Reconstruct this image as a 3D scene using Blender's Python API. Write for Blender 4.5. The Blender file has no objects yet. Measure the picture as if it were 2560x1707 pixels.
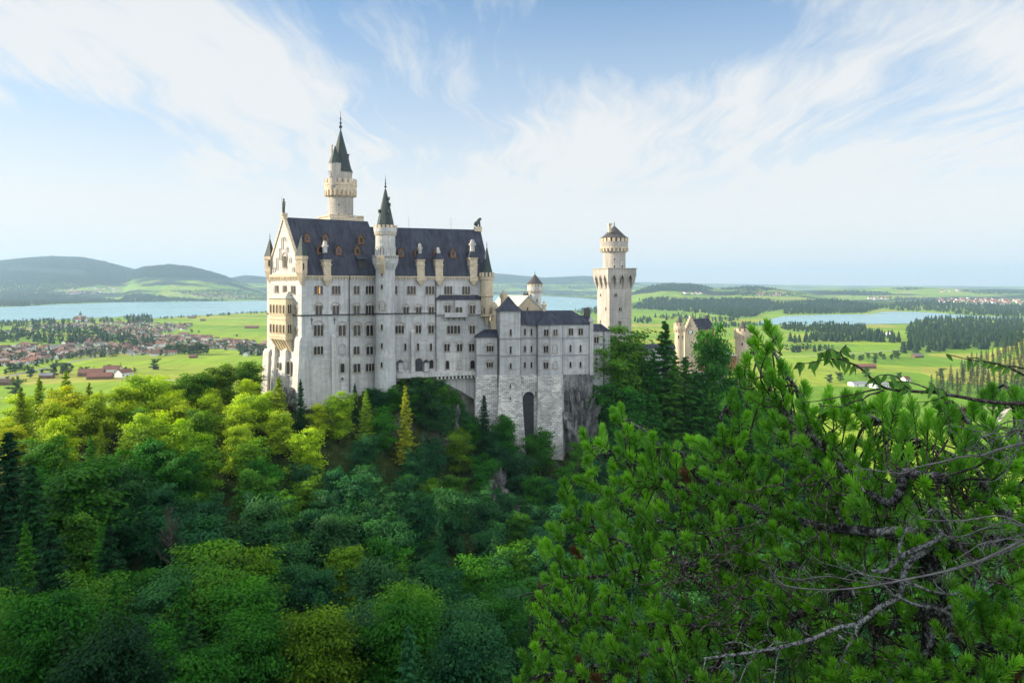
import bpy, math, random
import numpy as np
from mathutils import Vector
R = math.radians
rng = np.random.default_rng(7)
random.seed(7)
SC = bpy.context.scene
COL = SC.collection

# ------------------------------------------------------------------ camera, sky, sun, exposure
F, CX, YH = 1900.0, 1280.0, 715.0          # focal length and principal point in photo pixels
K = 2560 / 2352.0
cam_d = bpy.data.cameras.new('camera')
cam = bpy.data.objects.new('camera', cam_d)
COL.objects.link(cam)
cam.location = (0, 0, 0)
cam.rotation_euler = (R(90), 0, 0)
cam_d.sensor_width = 36
cam_d.lens = F / 2560 * 36
cam_d.shift_y = -(853.5 - YH) / 2560
cam_d.clip_start = 0.05
cam_d.clip_end = 200000
SC.camera = cam
SC.view_settings.view_transform = 'Standard'
SC.view_settings.look = 'None'
SC.view_settings.gamma = 1
SC.view_settings.exposure = 0.95
SC.cycles.use_denoising = True
SC.cycles.max_bounces = 6
SC.cycles.diffuse_bounces = 3
SC.cycles.transmission_bounces = 4
SC.cycles.transparent_max_bounces = 6
SC.cycles.volume_bounces = 0
SC.cycles.sample_clamp_indirect = 4

SUN_AZ, SUN_EL = 2.0, 21.0                  # degrees forward of due left, and above the horizon
sdir = Vector((-math.cos(R(SUN_AZ)) * math.cos(R(SUN_EL)), math.sin(R(SUN_AZ)) * math.cos(R(SUN_EL)), math.sin(R(SUN_EL))))
sun_d = bpy.data.lights.new('sun', 'SUN')
sun_d.energy = 5.0
sun_d.angle = R(0.55)
sun_d.color = (1.0, 0.86, 0.66)
sun = bpy.data.objects.new('sun', sun_d)
COL.objects.link(sun)
sun.rotation_euler = sdir.to_track_quat('Z', 'Y').to_euler()


def node(nt, typ, ins=None, **at):
    n = nt.nodes.new(typ)
    for k, v in at.items():
        setattr(n, k, v)
    for k, v in (ins or {}).items():
        s = n.inputs[k]
        if isinstance(v, bpy.types.NodeSocket):
            nt.links.new(v, s)
        else:
            s.default_value = v
    return n


def maths(nt, op, a, b=0.0, c=None, clamp=False):
    n = nt.nodes.new('ShaderNodeMath')
    n.operation = op
    n.use_clamp = clamp
    for i, v in enumerate((a, b) if c is None else (a, b, c)):
        if isinstance(v, bpy.types.NodeSocket):
            nt.links.new(v, n.inputs[i])
        else:
            n.inputs[i].default_value = v
    return n.outputs[0]


def mixc(nt, fac, a, b, blend='MIX'):
    n = nt.nodes.new('ShaderNodeMix')
    n.data_type = 'RGBA'
    n.blend_type = blend
    n.clamp_factor = True
    for i, v in ((0, fac), (6, a), (7, b)):
        if isinstance(v, bpy.types.NodeSocket):
            nt.links.new(v, n.inputs[i])
        else:
            n.inputs[i].default_value = v if i == 0 else (tuple(v) + (1,))[:4]
    return n.outputs[2]


def ramp(nt, fac, stops):
    n = nt.nodes.new('ShaderNodeValToRGB')
    e = n.color_ramp.elements
    while len(e) < len(stops):
        e.new(0.5)
    for q, (p, c) in zip(e, stops):
        q.position = p
        q.color = (c, c, c, 1) if isinstance(c, (int, float)) else (tuple(c) + (1,))[:4]
    nt.links.new(fac, n.inputs[0])
    return n.outputs[0]


def noise(nt, vec, scale, detail=4, rough=0.55, dist=0.0):
    return node(nt, 'ShaderNodeTexNoise', {'Vector': vec, 'Scale': scale, 'Detail': detail, 'Roughness': rough, 'Distortion': dist}).outputs[0]


def mapping(nt, vec, scale=(1, 1, 1), rot=(0, 0, 0), loc=(0, 0, 0)):
    return node(nt, 'ShaderNodeMapping', {'Vector': vec, 'Scale': scale, 'Rotation': rot, 'Location': loc}).outputs[0]


world = bpy.data.worlds.new('World')
SC.world = world
world.use_nodes = True
wn = world.node_tree
wn.nodes.clear()
sky = node(wn, 'ShaderNodeTexSky', sky_type='NISHITA')
sky.sun_disc = False
sky.sun_elevation = R(SUN_EL)
sky.sun_rotation = R(SUN_AZ - 90)
sky.altitude = 900
sky.air_density = 1.0
sky.dust_density = 0.7
sky.ozone_density = 2.0
tc = node(wn, 'ShaderNodeTexCoord')
sx = node(wn, 'ShaderNodeSeparateXYZ', {0: tc.outputs['Generated']})
den = maths(wn, 'ADD', maths(wn, 'MAXIMUM', sx.outputs[2], 0.0), 0.13)
cu = maths(wn, 'DIVIDE', sx.outputs[0], den)
cv = maths(wn, 'DIVIDE', sx.outputs[1], den)
cp = node(wn, 'ShaderNodeCombineXYZ', {0: cu, 1: cv}).outputs[0]
# wispy streaks that run away from the viewer, broken by finer curls
warp = node(wn, 'ShaderNodeTexNoise', {'Vector': cp, 'Scale': 0.7, 'Detail': 3}).outputs[1]
cpw = node(wn, 'ShaderNodeVectorMath', {0: cp, 1: node(wn, 'ShaderNodeVectorMath', {0: warp, 1: (0.8, 0.8, 0)}, operation='MULTIPLY').outputs[0]}, operation='ADD').outputs[0]
s1 = noise(wn, mapping(wn, cpw, (1.15, 0.42, 1), (0, 0, R(14)), (3.1, 0.4, 0)), 1.0, 7, 0.6)
s2 = noise(wn, mapping(wn, cpw, (4.6, 0.75, 1), (0, 0, R(-8)), (1.7, 5.2, 0)), 1.3, 7, 0.66)
cl = maths(wn, 'ADD', maths(wn, 'MULTIPLY', s1, 0.52), maths(wn, 'MULTIPLY', s2, 0.56))


def blob(cx, cy, rx, ry, amt):
    ex = maths(wn, 'POWER', maths(wn, 'DIVIDE', maths(wn, 'SUBTRACT', cu, cx), rx), 2)
    ey = maths(wn, 'POWER', maths(wn, 'DIVIDE', maths(wn, 'SUBTRACT', cv, cy), ry), 2)
    g = maths(wn, 'POWER', 2.718, maths(wn, 'MULTIPLY', maths(wn, 'ADD', ex, ey), -1.0))
    return maths(wn, 'MULTIPLY', g, amt)


SKYB = [(0.10, 2.0, 0.5, 0.42, -0.17), (0.62, 2.05, 0.42, 0.25, -0.19), (-0.2, 2.7, 0.55, 0.3, -0.06), (-1.5, 2.9, 0.35, 0.35, -0.09), (-0.55, 1.9, 0.16, 0.12, -0.12),
        (1.25, 2.0, 0.35, 0.2, 0.10), (-1.25, 2.1, 0.45, 0.35, 0.10), (-0.75, 2.6, 0.35, 0.25, 0.08), (1.4, 3.4, 1.0, 0.8, 0.09), (0.2, 4.0, 1.6, 0.8, 0.07)]
for b in SKYB:
    cl = maths(wn, 'ADD', cl, blob(*b))
cover = ramp(wn, cl, [(0.35, 0.08), (0.47, 0.45), (0.61, 0.94)])
hz = ramp(wn, sx.outputs[2], [(0.0, 1.0), (0.10, 0.95), (0.20, 0.55), (0.36, 0.12)])
cover = maths(wn, 'MAXIMUM', cover, hz)
skyc = mixc(wn, 1.0, sky.outputs[0], (0.52, 0.85, 1.0), 'MULTIPLY')
CLOUD = (4.45, 4.5, 4.5)
# added fill: unseen sky behind the viewer brightened to lift the shaded sides
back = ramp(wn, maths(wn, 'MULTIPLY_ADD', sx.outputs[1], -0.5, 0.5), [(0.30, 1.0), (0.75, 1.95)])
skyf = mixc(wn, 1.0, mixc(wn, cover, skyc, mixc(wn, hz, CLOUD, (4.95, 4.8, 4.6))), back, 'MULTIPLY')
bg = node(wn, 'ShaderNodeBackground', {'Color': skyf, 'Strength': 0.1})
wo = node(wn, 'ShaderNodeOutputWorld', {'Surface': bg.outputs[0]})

# ------------------------------------------------------------------ helpers


def link_children():
    pass


def ray(px, py):
    """direction through a photo position given in the 2352-wide display grid"""
    return (px * K - CX) / F, (YH - py * K) / F


def pt(px, py, d):
    a, b = ray(px, py)
    return Vector((a * d, d, b * d))


def screen(x, y, z):
    return (CX + F * x / y) / K, (YH - F * z / y) / K


class MB:
    """collects faces in world space and links them as one mesh"""

    def __init__(s):
        s.v, s.f, s.m, s.mi = [], [], [], 0

    def poly(s, pts):
        b = len(s.v)
        s.v += [tuple(p) for p in pts]
        s.f.append(tuple(range(b, b + len(pts))))
        s.m.append(s.mi)

    def box(s, o, a, b, c):
        o, a, b, c = Vector(o), Vector(a), Vector(b), Vector(c)
        if a.cross(b).dot(c) < 0:
            a, b = b, a
        q = [o, o + a, o + a + b, o + b, o + c, o + a + c, o + a + b + c, o + b + c]
        n = len(s.v)
        s.v += [tuple(p) for p in q]
        for f in ((0, 3, 2, 1), (4, 5, 6, 7), (0, 1, 5, 4), (1, 2, 6, 5), (2, 3, 7, 6), (3, 0, 4, 7)):
            s.f.append(tuple(n + i for i in f))
            s.m.append(s.mi)

    def cbox(s, c, sx, sy, sz, ang=0.0):
        """box centred in plan on c, standing on c.z"""
        c = Vector(c)
        ux, uy = Vector((math.cos(ang), math.sin(ang), 0)), Vector((-math.sin(ang), math.cos(ang), 0))
        s.box(c - ux * sx / 2 - uy * sy / 2, ux * sx, uy * sy, Vector((0, 0, sz)))

    def loft(s, rings, cap0=True, cap1=True):
        n = len(rings[0])
        b = len(s.v)
        for r in rings:
            s.v += [tuple(p) for p in r]
        for i in range(len(rings) - 1):
            for j in range(n):
                k = (j + 1) % n
                s.f.append((b + i * n + j, b + i * n + k, b + (i + 1) * n + k, b + (i + 1) * n + j))
                s.m.append(s.mi)
        if cap0:
            s.f.append(tuple(b + j for j in reversed(range(n))))
            s.m.append(s.mi)
        if cap1:
            e = b + (len(rings) - 1) * n
            s.f.append(tuple(e + j for j in range(n)))
            s.m.append(s.mi)

    def prism(s, pts, z0, z1):
        s.loft([[(p[0], p[1], z0) for p in pts], [(p[0], p[1], z1) for p in pts]])

    def lathe(s, c, prof, n=28, ang=0.0):
        rs = []
        for r, z in prof:
            r = max(r, 0.004)
            rs.append([(c[0] + r * math.cos(ang + 2 * math.pi * j / n), c[1] + r * math.sin(ang + 2 * math.pi * j / n), z) for j in range(n)])
        s.loft(rs)

    def tube(s, pts, rad, n=6):
        pts = [Vector(p) for p in pts]
        if not hasattr(rad, '__len__'):
            rad = [rad] * len(pts)
        rs = []
        for i, p in enumerate(pts):
            t = (pts[min(i + 1, len(pts) - 1)] - pts[max(i - 1, 0)]).normalized()
            u = t.cross(Vector((0.13, 0.22, 1)) if abs(t.z) < 0.9 else Vector((1, 0.1, 0))).normalized()
            w = t.cross(u)
            rs.append([p + (u * math.cos(2 * math.pi * j / n) + w * math.sin(2 * math.pi * j / n)) * rad[i] for j in range(n)])
        s.loft(rs)

    def ring_boxes(s, c, r, z0, z1, n, frac, th, ang0=0.0):
        for j in range(n):
            a = ang0 + 2 * math.pi * j / n
            w = 2 * math.pi * r / n * frac
            d = Vector((math.cos(a), math.sin(a), 0))
            t = Vector((-d.y, d.x, 0))
            s.box(Vector((c[0], c[1], z0)) + d * (r - th) - t * w / 2, t * w, d * th, Vector((0, 0, z1 - z0)))

    def build(s, name, mats, parent=None, smooth=False):
        if not isinstance(mats, (list, tuple)):
            mats = [mats]
        off = Vector((0, 0, 0))
        if parent is not None:
            q = parent
            while q is not None:
                off += q.location
                q = q.parent
        me = bpy.data.meshes.new(name)
        v = np.array(s.v, dtype=np.float64) - np.array(off)
        me.from_pydata(v.tolist(), [], s.f)
        for m in mats:
            me.materials.append(m)
        me.polygons.foreach_set('material_index', s.m)
        if smooth:
            me.polygons.foreach_set('use_smooth', [True] * len(s.f))
        uv = me.uv_layers.new(name='UVMap').data
        V = np.array(s.v)
        k = 0
        out = np.zeros((len(uv), 2))
        for p in me.polygons:
            n = p.normal
            t = Vector((-n.y, n.x, 0))
            t = t.normalized() if t.length > 0.05 else Vector((1, 0, 0))
            w = Vector(n).cross(t)
            for li in p.loop_indices:
                q = V[me.loops[li].vertex_index]
                out[li] = (q[0] * t.x + q[1] * t.y, q[0] * w.x + q[1] * w.y + q[2] * w.z)
        uv.foreach_set('uv', out.ravel())
        o = bpy.data.objects.new(name, me)
        COL.objects.link(o)
        if parent is not None:
            o.parent = parent
        return o


def quick_mesh(name, verts, faces, mat, parent=None, rnd=None, smooth=False):
    """numpy arrays (n,3) and (m,3|4) to an object; rnd is a per-face attribute"""
    me = bpy.data.meshes.new(name)
    k = faces.shape[1]
    me.vertices.add(len(verts))
    me.vertices.foreach_set('co', np.ascontiguousarray(verts, dtype=np.float32).ravel())
    me.loops.add(faces.size)
    me.loops.foreach_set('vertex_index', np.ascontiguousarray(faces, dtype=np.int32).ravel())
    me.polygons.add(len(faces))
    me.polygons.foreach_set('loop_start', np.arange(0, faces.size, k, dtype=np.int32))
    me.update(calc_edges=True)
    if smooth:
        me.polygons.foreach_set('use_smooth', np.ones(len(faces), dtype=bool))
    if rnd is not None:
        a = me.attributes.new('rnd', 'FLOAT', 'FACE')
        a.data.foreach_set('value', np.ascontiguousarray(rnd, dtype=np.float32))
    me.materials.append(mat)
    o = bpy.data.objects.new(name, me)
    COL.objects.link(o)
    if parent is not None:
        o.parent = parent
    return o


def thing(name, label, cat, loc, group=None):
    o = bpy.data.objects.new(name, None)
    COL.objects.link(o)
    o.location = loc
    o.empty_display_size = 0.1
    return tag(o, label, cat, group)


def tag(o, label=None, cat=None, group=None, kind=None):
    for k, v in (('label', label), ('category', cat), ('group', group), ('kind', kind)):
        if v:
            o[k] = v
    return o


# ------------------------------------------------------------------ materials


def new_mat(name, rough=0.8, spec=0.3):
    m = bpy.data.materials.new(name)
    m.use_nodes = True
    nt = m.node_tree
    b = nt.nodes['Principled BSDF']
    b.inputs['Roughness'].default_value = rough
    b.inputs['Specular IOR Level'].default_value = spec
    return m, nt, b


def plain(name, col, rough=0.7, spec=0.3, vary=0.25, scale=0.6, metal=0.0):
    m, nt, b = new_mat(name, rough, spec)
    g = node(nt, 'ShaderNodeNewGeometry').outputs['Position']
    n = noise(nt, g, scale, 5)
    f = ramp(nt, n, [(0.3, 1 - vary), (0.7, 1 + vary)])
    nt.links.new(mixc(nt, 1.0, col, f, 'MULTIPLY'), b.inputs['Base Color'])
    b.inputs['Metallic'].default_value = metal
    return m


def stone_mat(name, col, block=(1.3, 0.55), contrast=0.10, stain=0.22, mortar=0.86, warm=(1.04, 1.0, 0.93)):
    m, nt, b = new_mat(name, 0.85, 0.2)
    uv = node(nt, 'ShaderNodeUVMap').outputs[0]
    br = node(nt, 'ShaderNodeTexBrick', {'Vector': uv, 'Scale': 1.0, 'Color1': (1 - contrast,) * 3 + (1,), 'Color2': (1 + contrast,) * 3 + (1,), 'Mortar': (mortar,) * 3 + (1,),
                                         'Mortar Size': 0.025, 'Mortar Smooth': 0.4, 'Brick Width': block[0], 'Row Height': block[1], 'Bias': 0.0})
    pos = node(nt, 'ShaderNodeNewGeometry').outputs['Position']
    big = ramp(nt, noise(nt, pos, 0.09, 5, 0.6), [(0.3, 1 - stain), (0.68, 1 + stain * 0.35)])
    strk = ramp(nt, noise(nt, mapping(nt, uv, (0.9, 0.05, 1)), 1.0, 5, 0.65), [(0.35, 1 - stain * 1.05), (0.58, 1.04)])
    tint = mixc(nt, noise(nt, pos, 0.35, 3), (0.96, 0.99, 1.03), warm)
    c = mixc(nt, 1.0, col, br.outputs[0], 'MULTIPLY')
    for q in (big, strk, tint):
        c = mixc(nt, 1.0, c, q, 'MULTIPLY')
    nt.links.new(c, b.inputs['Base Color'])
    return m


def rustic_mat(name):
    m, nt, b = new_mat(name, 0.9, 0.15)
    uv = node(nt, 'ShaderNodeUVMap').outputs[0]
    wv = node(nt, 'ShaderNodeTexNoise', {'Vector': uv, 'Scale': 0.5}).outputs[1]
    u2 = node(nt, 'ShaderNodeVectorMath', {0: uv, 1: node(nt, 'ShaderNodeVectorMath', {0: wv, 1: (0.5, 0.25, 0)}, operation='MULTIPLY').outputs[0]}, operation='ADD').outputs[0]
    br = node(nt, 'ShaderNodeTexBrick', {'Vector': u2, 'Scale': 1.0, 'Color1': (0.50, 0.51, 0.52, 1), 'Color2': (0.95, 0.92, 0.86, 1), 'Mortar': (0.26, 0.27, 0.27, 1),
                                         'Mortar Size': 0.07, 'Mortar Smooth': 0.3, 'Brick Width': 1.7, 'Row Height': 0.75, 'Bias': 0.1})
    pos = node(nt, 'ShaderNodeNewGeometry').outputs['Position']
    big = ramp(nt, noise(nt, pos, 0.16, 6, 0.65), [(0.35, 0.66), (0.62, 1.06)])
    c = mixc(nt, 1.0, mixc(nt, 1.0, (0.98, 0.97, 0.94), br.outputs[0], 'MULTIPLY'), big, 'MULTIPLY')
    nt.links.new(c, b.inputs['Base Color'])
    bp = node(nt, 'ShaderNodeBump', {'Height': br.outputs[0], 'Strength': 0.8, 'Distance': 0.25})
    nt.links.new(bp.outputs[0], b.inputs['Normal'])
    return m


def roof_mat(name, col, col2, seam=0.9, rough=0.5):
    m, nt, b = new_mat(name, rough, 0.2)
    uv = node(nt, 'ShaderNodeUVMap').outputs[0]
    sp = node(nt, 'ShaderNodeSeparateXYZ', {0: uv})
    fr = maths(nt, 'FRACT', maths(nt, 'DIVIDE', sp.outputs[0], seam))
    line = ramp(nt, fr, [(0.0, 0.72), (0.10, 1.0), (0.9, 1.0), (1.0, 1.2)])
    pos = node(nt, 'ShaderNodeNewGeometry').outputs['Position']
    n1 = noise(nt, mapping(nt, uv, (0.8, 0.12, 1)), 1.0, 5, 0.65)
    n1 = maths(nt, 'ADD', maths(nt, 'MULTIPLY', n1, 0.6), maths(nt, 'MULTIPLY', noise(nt, pos, 0.16, 5, 0.65), 0.4))
    c = mixc(nt, ramp(nt, n1, [(0.38, 0.0), (0.62, 1.0)]), col, col2)
    c = mixc(nt, 1.0, c, line, 'MULTIPLY')
    nt.links.new(c, b.inputs['Base Color'])
    return m


M = {}
M['wall'] = stone_mat('limestone', (0.525, 0.53, 0.53), (2.4, 1.0), contrast=0.09, stain=0.22, mortar=0.88)
M['plinth'] = stone_mat('pale_plinth', (0.58, 0.575, 0.55), (2.4, 1.0), contrast=0.08, stain=0.28, mortar=0.9)
M['bluegrey'] = plain('grey_sill_stone', (0.30, 0.31, 0.33), 0.8, 0.2, 0.2, 0.8)
M['surround'] = plain('window_surround', (0.40, 0.35, 0.28), 0.85, 0.15, 0.2, 1.0)
M['tower'] = stone_mat('tower_stone', (0.44, 0.415, 0.375), contrast=0.08, stain=0.25, mortar=0.9)
M['trim'] = plain('sandstone_trim', (0.56, 0.47, 0.34), 0.8, 0.2, 0.22, 0.8)
M['yellow'] = stone_mat('yellow_sandstone', (0.62, 0.52, 0.37), (1.0, 0.5), 0.06, 0.2, 0.9)
M['rustic'] = rustic_mat('rusticated_stone')
M['slate'] = roof_mat('dark_slate', (0.020, 0.024, 0.036), (0.062, 0.070, 0.096), 1.1, 0.6)
M['copper'] = roof_mat('copper_green', (0.030, 0.045, 0.044), (0.055, 0.075, 0.070), 0.8)
M['lead'] = roof_mat('pale_lead', (0.36, 0.40, 0.36), (0.46, 0.48, 0.42), 0.7)
M['brownroof'] = roof_mat('brown_slate', (0.060, 0.056, 0.058), (0.10, 0.092, 0.09), 0.8)
M['glass'] = plain('dark_glass', (0.018, 0.020, 0.024), 0.18, 0.5, 0.3, 0.3)
M['blind'] = plain('grey_infill', (0.42, 0.42, 0.43), 0.8)
M['darkline'] = plain('dark_metal', (0.045, 0.05, 0.055), 0.5)
M['wood'] = plain('orange_wood', (0.20, 0.105, 0.062), 0.7)
M['bronze'] = plain('weathered_bronze', (0.07, 0.085, 0.07), 0.5, 0.4)
M['brick'] = stone_mat('red_brick', (0.34, 0.155, 0.10), (0.5, 0.2), 0.15, 0.2, 0.9, (1.1, 1, 0.9))
M['white'] = plain('white_paint', (0.75, 0.75, 0.73), 0.6)
M['lamp'] = new_mat('lit_window')[0]
_b = M['lamp'].node_tree.nodes['Principled BSDF']
_b.inputs['Base Color'].default_value = (0.8, 0.35, 0.05, 1)
_b.inputs['Emission Color'].default_value = (1.0, 0.42, 0.05, 1)
_b.inputs['Emission Strength'].default_value = 0.7


def rock_mat():
    m, nt, b = new_mat('grey_rock', 0.95, 0.15)
    pos = node(nt, 'ShaderNodeNewGeometry').outputs['Position']
    n1 = noise(nt, mapping(nt, pos, (1, 1, 0.45)), 0.22, 9, 0.72, 0.9)
    n1 = maths(nt, 'ADD', maths(nt, 'MULTIPLY', n1, 0.55), maths(nt, 'MULTIPLY', noise(nt, mapping(nt, pos, (1.4, 1.4, 0.5)), 0.9, 8, 0.7, 0.5), 0.45))
    c = ramp(nt, n1, [(0.36, (0.06, 0.062, 0.07)), (0.46, (0.20, 0.20, 0.205)), (0.56, (0.44, 0.43, 0.41)), (0.68, (0.32, 0.27, 0.21))])
    nz = node(nt, 'ShaderNodeSeparateXYZ', {0: node(nt, 'ShaderNodeNewGeometry').outputs['Normal']}).outputs[2]
    moss = maths(nt, 'MULTIPLY', ramp(nt, nz, [(0.45, 0), (0.75, 1)]), ramp(nt, noise(nt, pos, 0.6, 4), [(0.4, 0), (0.55, 1)]))
    c = mixc(nt, moss, c, (0.07, 0.085, 0.02))
    nt.links.new(c, b.inputs['Base Color'])
    bp = node(nt, 'ShaderNodeBump', {'Height': noise(nt, pos, 1.2, 8, 0.7), 'Strength': 1.0, 'Distance': 1.8})
    nt.links.new(bp.outputs[0], b.inputs['Normal'])
    return m


M['rock'] = rock_mat()


def leaf_mat(name, trans=0.32, spec=0.10):
    m = bpy.data.materials.new(name)
    m.use_nodes = True
    nt = m.node_tree
    nt.nodes.clear()
    at = node(nt, 'ShaderNodeAttribute', attribute_name='rnd')
    oi = node(nt, 'ShaderNodeObjectInfo')
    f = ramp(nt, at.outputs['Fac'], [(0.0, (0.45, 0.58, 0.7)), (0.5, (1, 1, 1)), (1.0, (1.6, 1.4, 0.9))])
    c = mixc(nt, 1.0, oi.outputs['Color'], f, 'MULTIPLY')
    p = node(nt, 'ShaderNodeBsdfPrincipled', {'Base Color': c, 'Roughness': 0.55, 'Specular IOR Level': spec})
    tcol = mixc(nt, 1.0, c, (1.25, 1.35, 0.45), 'MULTIPLY')
    t = node(nt, 'ShaderNodeBsdfTranslucent', {'Color': tcol})
    mx = node(nt, 'ShaderNodeMixShader', {0: trans, 1: p.outputs[0], 2: t.outputs[0]})
    node(nt, 'ShaderNodeOutputMaterial', {'Surface': mx.outputs[0]})
    return m


M['leaf'] = leaf_mat('broad_leaves')
M['needle'] = leaf_mat('conifer_needles', 0.2, 0.1)
M['bark'] = plain('grey_bark', (0.10, 0.085, 0.07), 0.9, 0.1, 0.4, 3.0)
# ------------------------------------------------------------------ terrain
H0 = -165.0


_GR = {}


def fbm(x, y, scale, seed, octaves=4):
    """cheap smooth value noise"""
    out = np.zeros(np.broadcast(x, y).shape)
    amp, tot = 1.0, 0.0
    for o in range(octaves):
        g = _GR.get(seed + o)
        if g is None:
            g = _GR[seed + o] = np.random.default_rng(seed + o).random((64, 64))
        u, v = x / scale * 2 ** o + 17.3 * o, y / scale * 2 ** o + 9.1 * o
        i, j = np.floor(u).astype(int), np.floor(v).astype(int)
        fu, fv = u - i, v - j
        fu, fv = fu * fu * (3 - 2 * fu), fv * fv * (3 - 2 * fv)
        a, b_, c, d = g[i % 64, j % 64], g[(i + 1) % 64, j % 64], g[i % 64, (j + 1) % 64], g[(i + 1) % 64, (j + 1) % 64]
        out += amp * (a * (1 - fu) * (1 - fv) + b_ * fu * (1 - fv) + c * (1 - fu) * fv + d * fu * fv)
        tot += amp
        amp *= 0.5
    return out / tot - 0.5


# wooded castle hill: heights pinned where the canopy (px, py, distance, canopy height) is seen
PIN = []
for px, py, d, h in [(-100, 1560, 80, 14), (300, 1560, 85, 14), (700, 1560, 88, 14), (1000, 1560, 92, 14), (1300, 1560, 100, 14), (1700, 1560, 115, 14), (2200, 1560, 130, 14), (2600, 1560, 140, 14),
                     (-100, 1380, 118, 14), (300, 1400, 120, 14), (700, 1400, 125, 14), (1050, 1400, 135, 14), (1350, 1400, 150, 14), (1800, 1400, 170, 14), (2300, 1400, 180, 14),
                     (-100, 1200, 150, 14), (250, 1230, 160, 14), (600, 1250, 170, 14), (900, 1270, 180, 14), (1150, 1290, 200, 14), (1350, 1280, 215, 14), (1800, 1300, 230, 14), (2300, 1300, 240, 14),
                     (-100, 1070, 195, 14), (200, 1090, 200, 14), (500, 1120, 210, 14), (800, 1140, 225, 14), (1050, 1160, 240, 14), (1250, 1170, 262, 14), (1500, 1170, 280, 14), (2000, 1200, 300, 14),
                     (-100, 1010, 225, 14), (100, 1000, 232, 14), (350, 990, 240, 14), (550, 1000, 252, 13), (700, 1030, 262, 12), (900, 1050, 275, 10), (1050, 1070, 288, 9), (1200, 1090, 300, 8),
                     (-100, 965, 262, 14), (100, 920, 272, 14), (300, 895, 282, 14), (480, 895, 290, 13), (590, 880, 296, 9),
                     (690, 935, 291, 0), (780, 915, 300, 0), (900, 888, 308, 0), (1000, 874, 315, 0), (1070, 915, 318, 0), (1140, 1000, 318, 0), (1260, 1035, 318, 0), (1330, 1045, 326, 0), 
                     (750, 975, 281, 5), (900, 975, 292, 5), (1020, 985, 303, 5), (1480, 1000, 330, 6), (1600, 990, 352, 6), (1390, 885, 342, 0), (1440, 890, 356, 0), (1700, 965, 400, 6), (1850, 1020, 405, 6), (2000, 1100, 400, 6), (2200, 1190, 380, 6)]:
    p = pt(px, py, d)
    PIN.append((p.x, p.y, p.z - h))
PIN += [(-60, 340, -38), (-20, 370, -38), (20, 345, -40), (35, 385, -40), (60, 400, -46), (110, 445, -60), (160, 470, -70), (-180, 350, -88), (-120, 385, -85), (-250, 420, -165), (-100, 460, -145),
        (0, 490, -125), (100, 530, -130), (210, 520, -140), (0, 600, -168), (-200, 600, -168), (200, 650, -168), (330, 600, -168), (-300, 320, -120), (320, 420, -150), (0, 0, -2.1), (3, 6, -4.6), (0, 12, -13),
        (-5, 4, -5), (8, 3, -4), (0, 30, -36), (-40, 30, -46), (40, 30, -34), (-70, 60, -66), (60, 60, -54), (0, 60, -64), (-30, 0, -20), (30, 0, -10), (-120, 30, -40), (-150, 120, -40), (120, 60, -60), (200, 200, -80), (330, 250, -130)]
PIN = np.array(PIN)


def _tps(r2):
    return 0.5 * r2 * np.log(r2 + 1e-6)


_n = len(PIN)
_xy = PIN[:, :2] / 100
_A = np.zeros((_n + 3, _n + 3))
_A[:_n, :_n] = _tps(((_xy[:, None] - _xy[None]) ** 2).sum(-1)) + 0.004 * np.eye(_n)
_A[:_n, _n] = 1
_A[:_n, _n + 1:] = _xy
_A[_n:, :_n] = _A[:_n, _n:].T
_w = np.linalg.solve(_A, np.r_[PIN[:, 2], 0, 0, 0])


def hill_z(x, y):
    x, y = np.asarray(x, float), np.asarray(y, float)
    q = np.stack([x.ravel(), y.ravel()], 1) / 100
    out = np.empty(len(q))
    for i in range(0, len(q), 4000):
        c = q[i:i + 4000]
        out[i:i + 4000] = _tps(((c[:, None] - _xy[None]) ** 2).sum(-1)) @ _w[:_n] + _w[_n] + c @ _w[_n + 1:]
    z = out.reshape(x.shape)
    z = z + 3.0 * fbm(x, y, 22, 3, 4) * np.clip((np.hypot(x, y) - 15) / 40, 0, 1)
    far = np.clip((y - 380) / 220, 0, 1) * 1.0
    z = np.where(y > 520, np.minimum(z, -150 - (y - 520) * 0.2), z)
    return np.clip(z, -172, 60)


def grid_obj(name, xs, ys, zf, mat, smooth=True):
    X, Y = np.meshgrid(xs, ys)
    Z = zf(X, Y)
    v = np.stack([X.ravel(), Y.ravel(), Z.ravel()], 1)
    nx, ny = len(xs), len(ys)
    i = np.arange(nx * ny).reshape(ny, nx)
    f = np.stack([i[:-1, :-1].ravel(), i[:-1, 1:].ravel(), i[1:, 1:].ravel(), i[1:, :-1].ravel()], 1)
    return quick_mesh(name, v, f, mat, smooth=smooth)


def forest_floor_mat():
    m, nt, b = new_mat('forest_floor', 0.95, 0.1)
    pos = node(nt, 'ShaderNodeNewGeometry').outputs['Position']
    n1 = noise(nt, pos, 0.25, 7, 0.65)
    c = ramp(nt, n1, [(0.3, (0.012, 0.02, 0.007)), (0.5, (0.035, 0.055, 0.014)), (0.7, (0.07, 0.09, 0.022))])
    nz = node(nt, 'ShaderNodeSeparateXYZ', {0: node(nt, 'ShaderNodeNewGeometry').outputs['Normal']}).outputs[2]
    r = ramp(nt, noise(nt, mapping(nt, pos, (1, 1, 0.5)), 0.4, 8, 0.7), [(0.3, (0.05, 0.05, 0.055)), (0.55, (0.20, 0.19, 0.18)), (0.75, (0.3, 0.28, 0.25))])
    st = maths(nt, 'ADD', nz, maths(nt, 'MULTIPLY', noise(nt, pos, 0.12, 4), 0.5))
    c = mixc(nt, ramp(nt, st, [(0.72, 1), (0.86, 0)]), c, r)
    nt.links.new(c, b.inputs['Base Color'])
    bp = node(nt, 'ShaderNodeBump', {'Height': noise(nt, pos, 1.0, 8, 0.7), 'Strength': 0.8, 'Distance': 0.8})
    nt.links.new(bp.outputs[0], b.inputs['Normal'])
    return m


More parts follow.
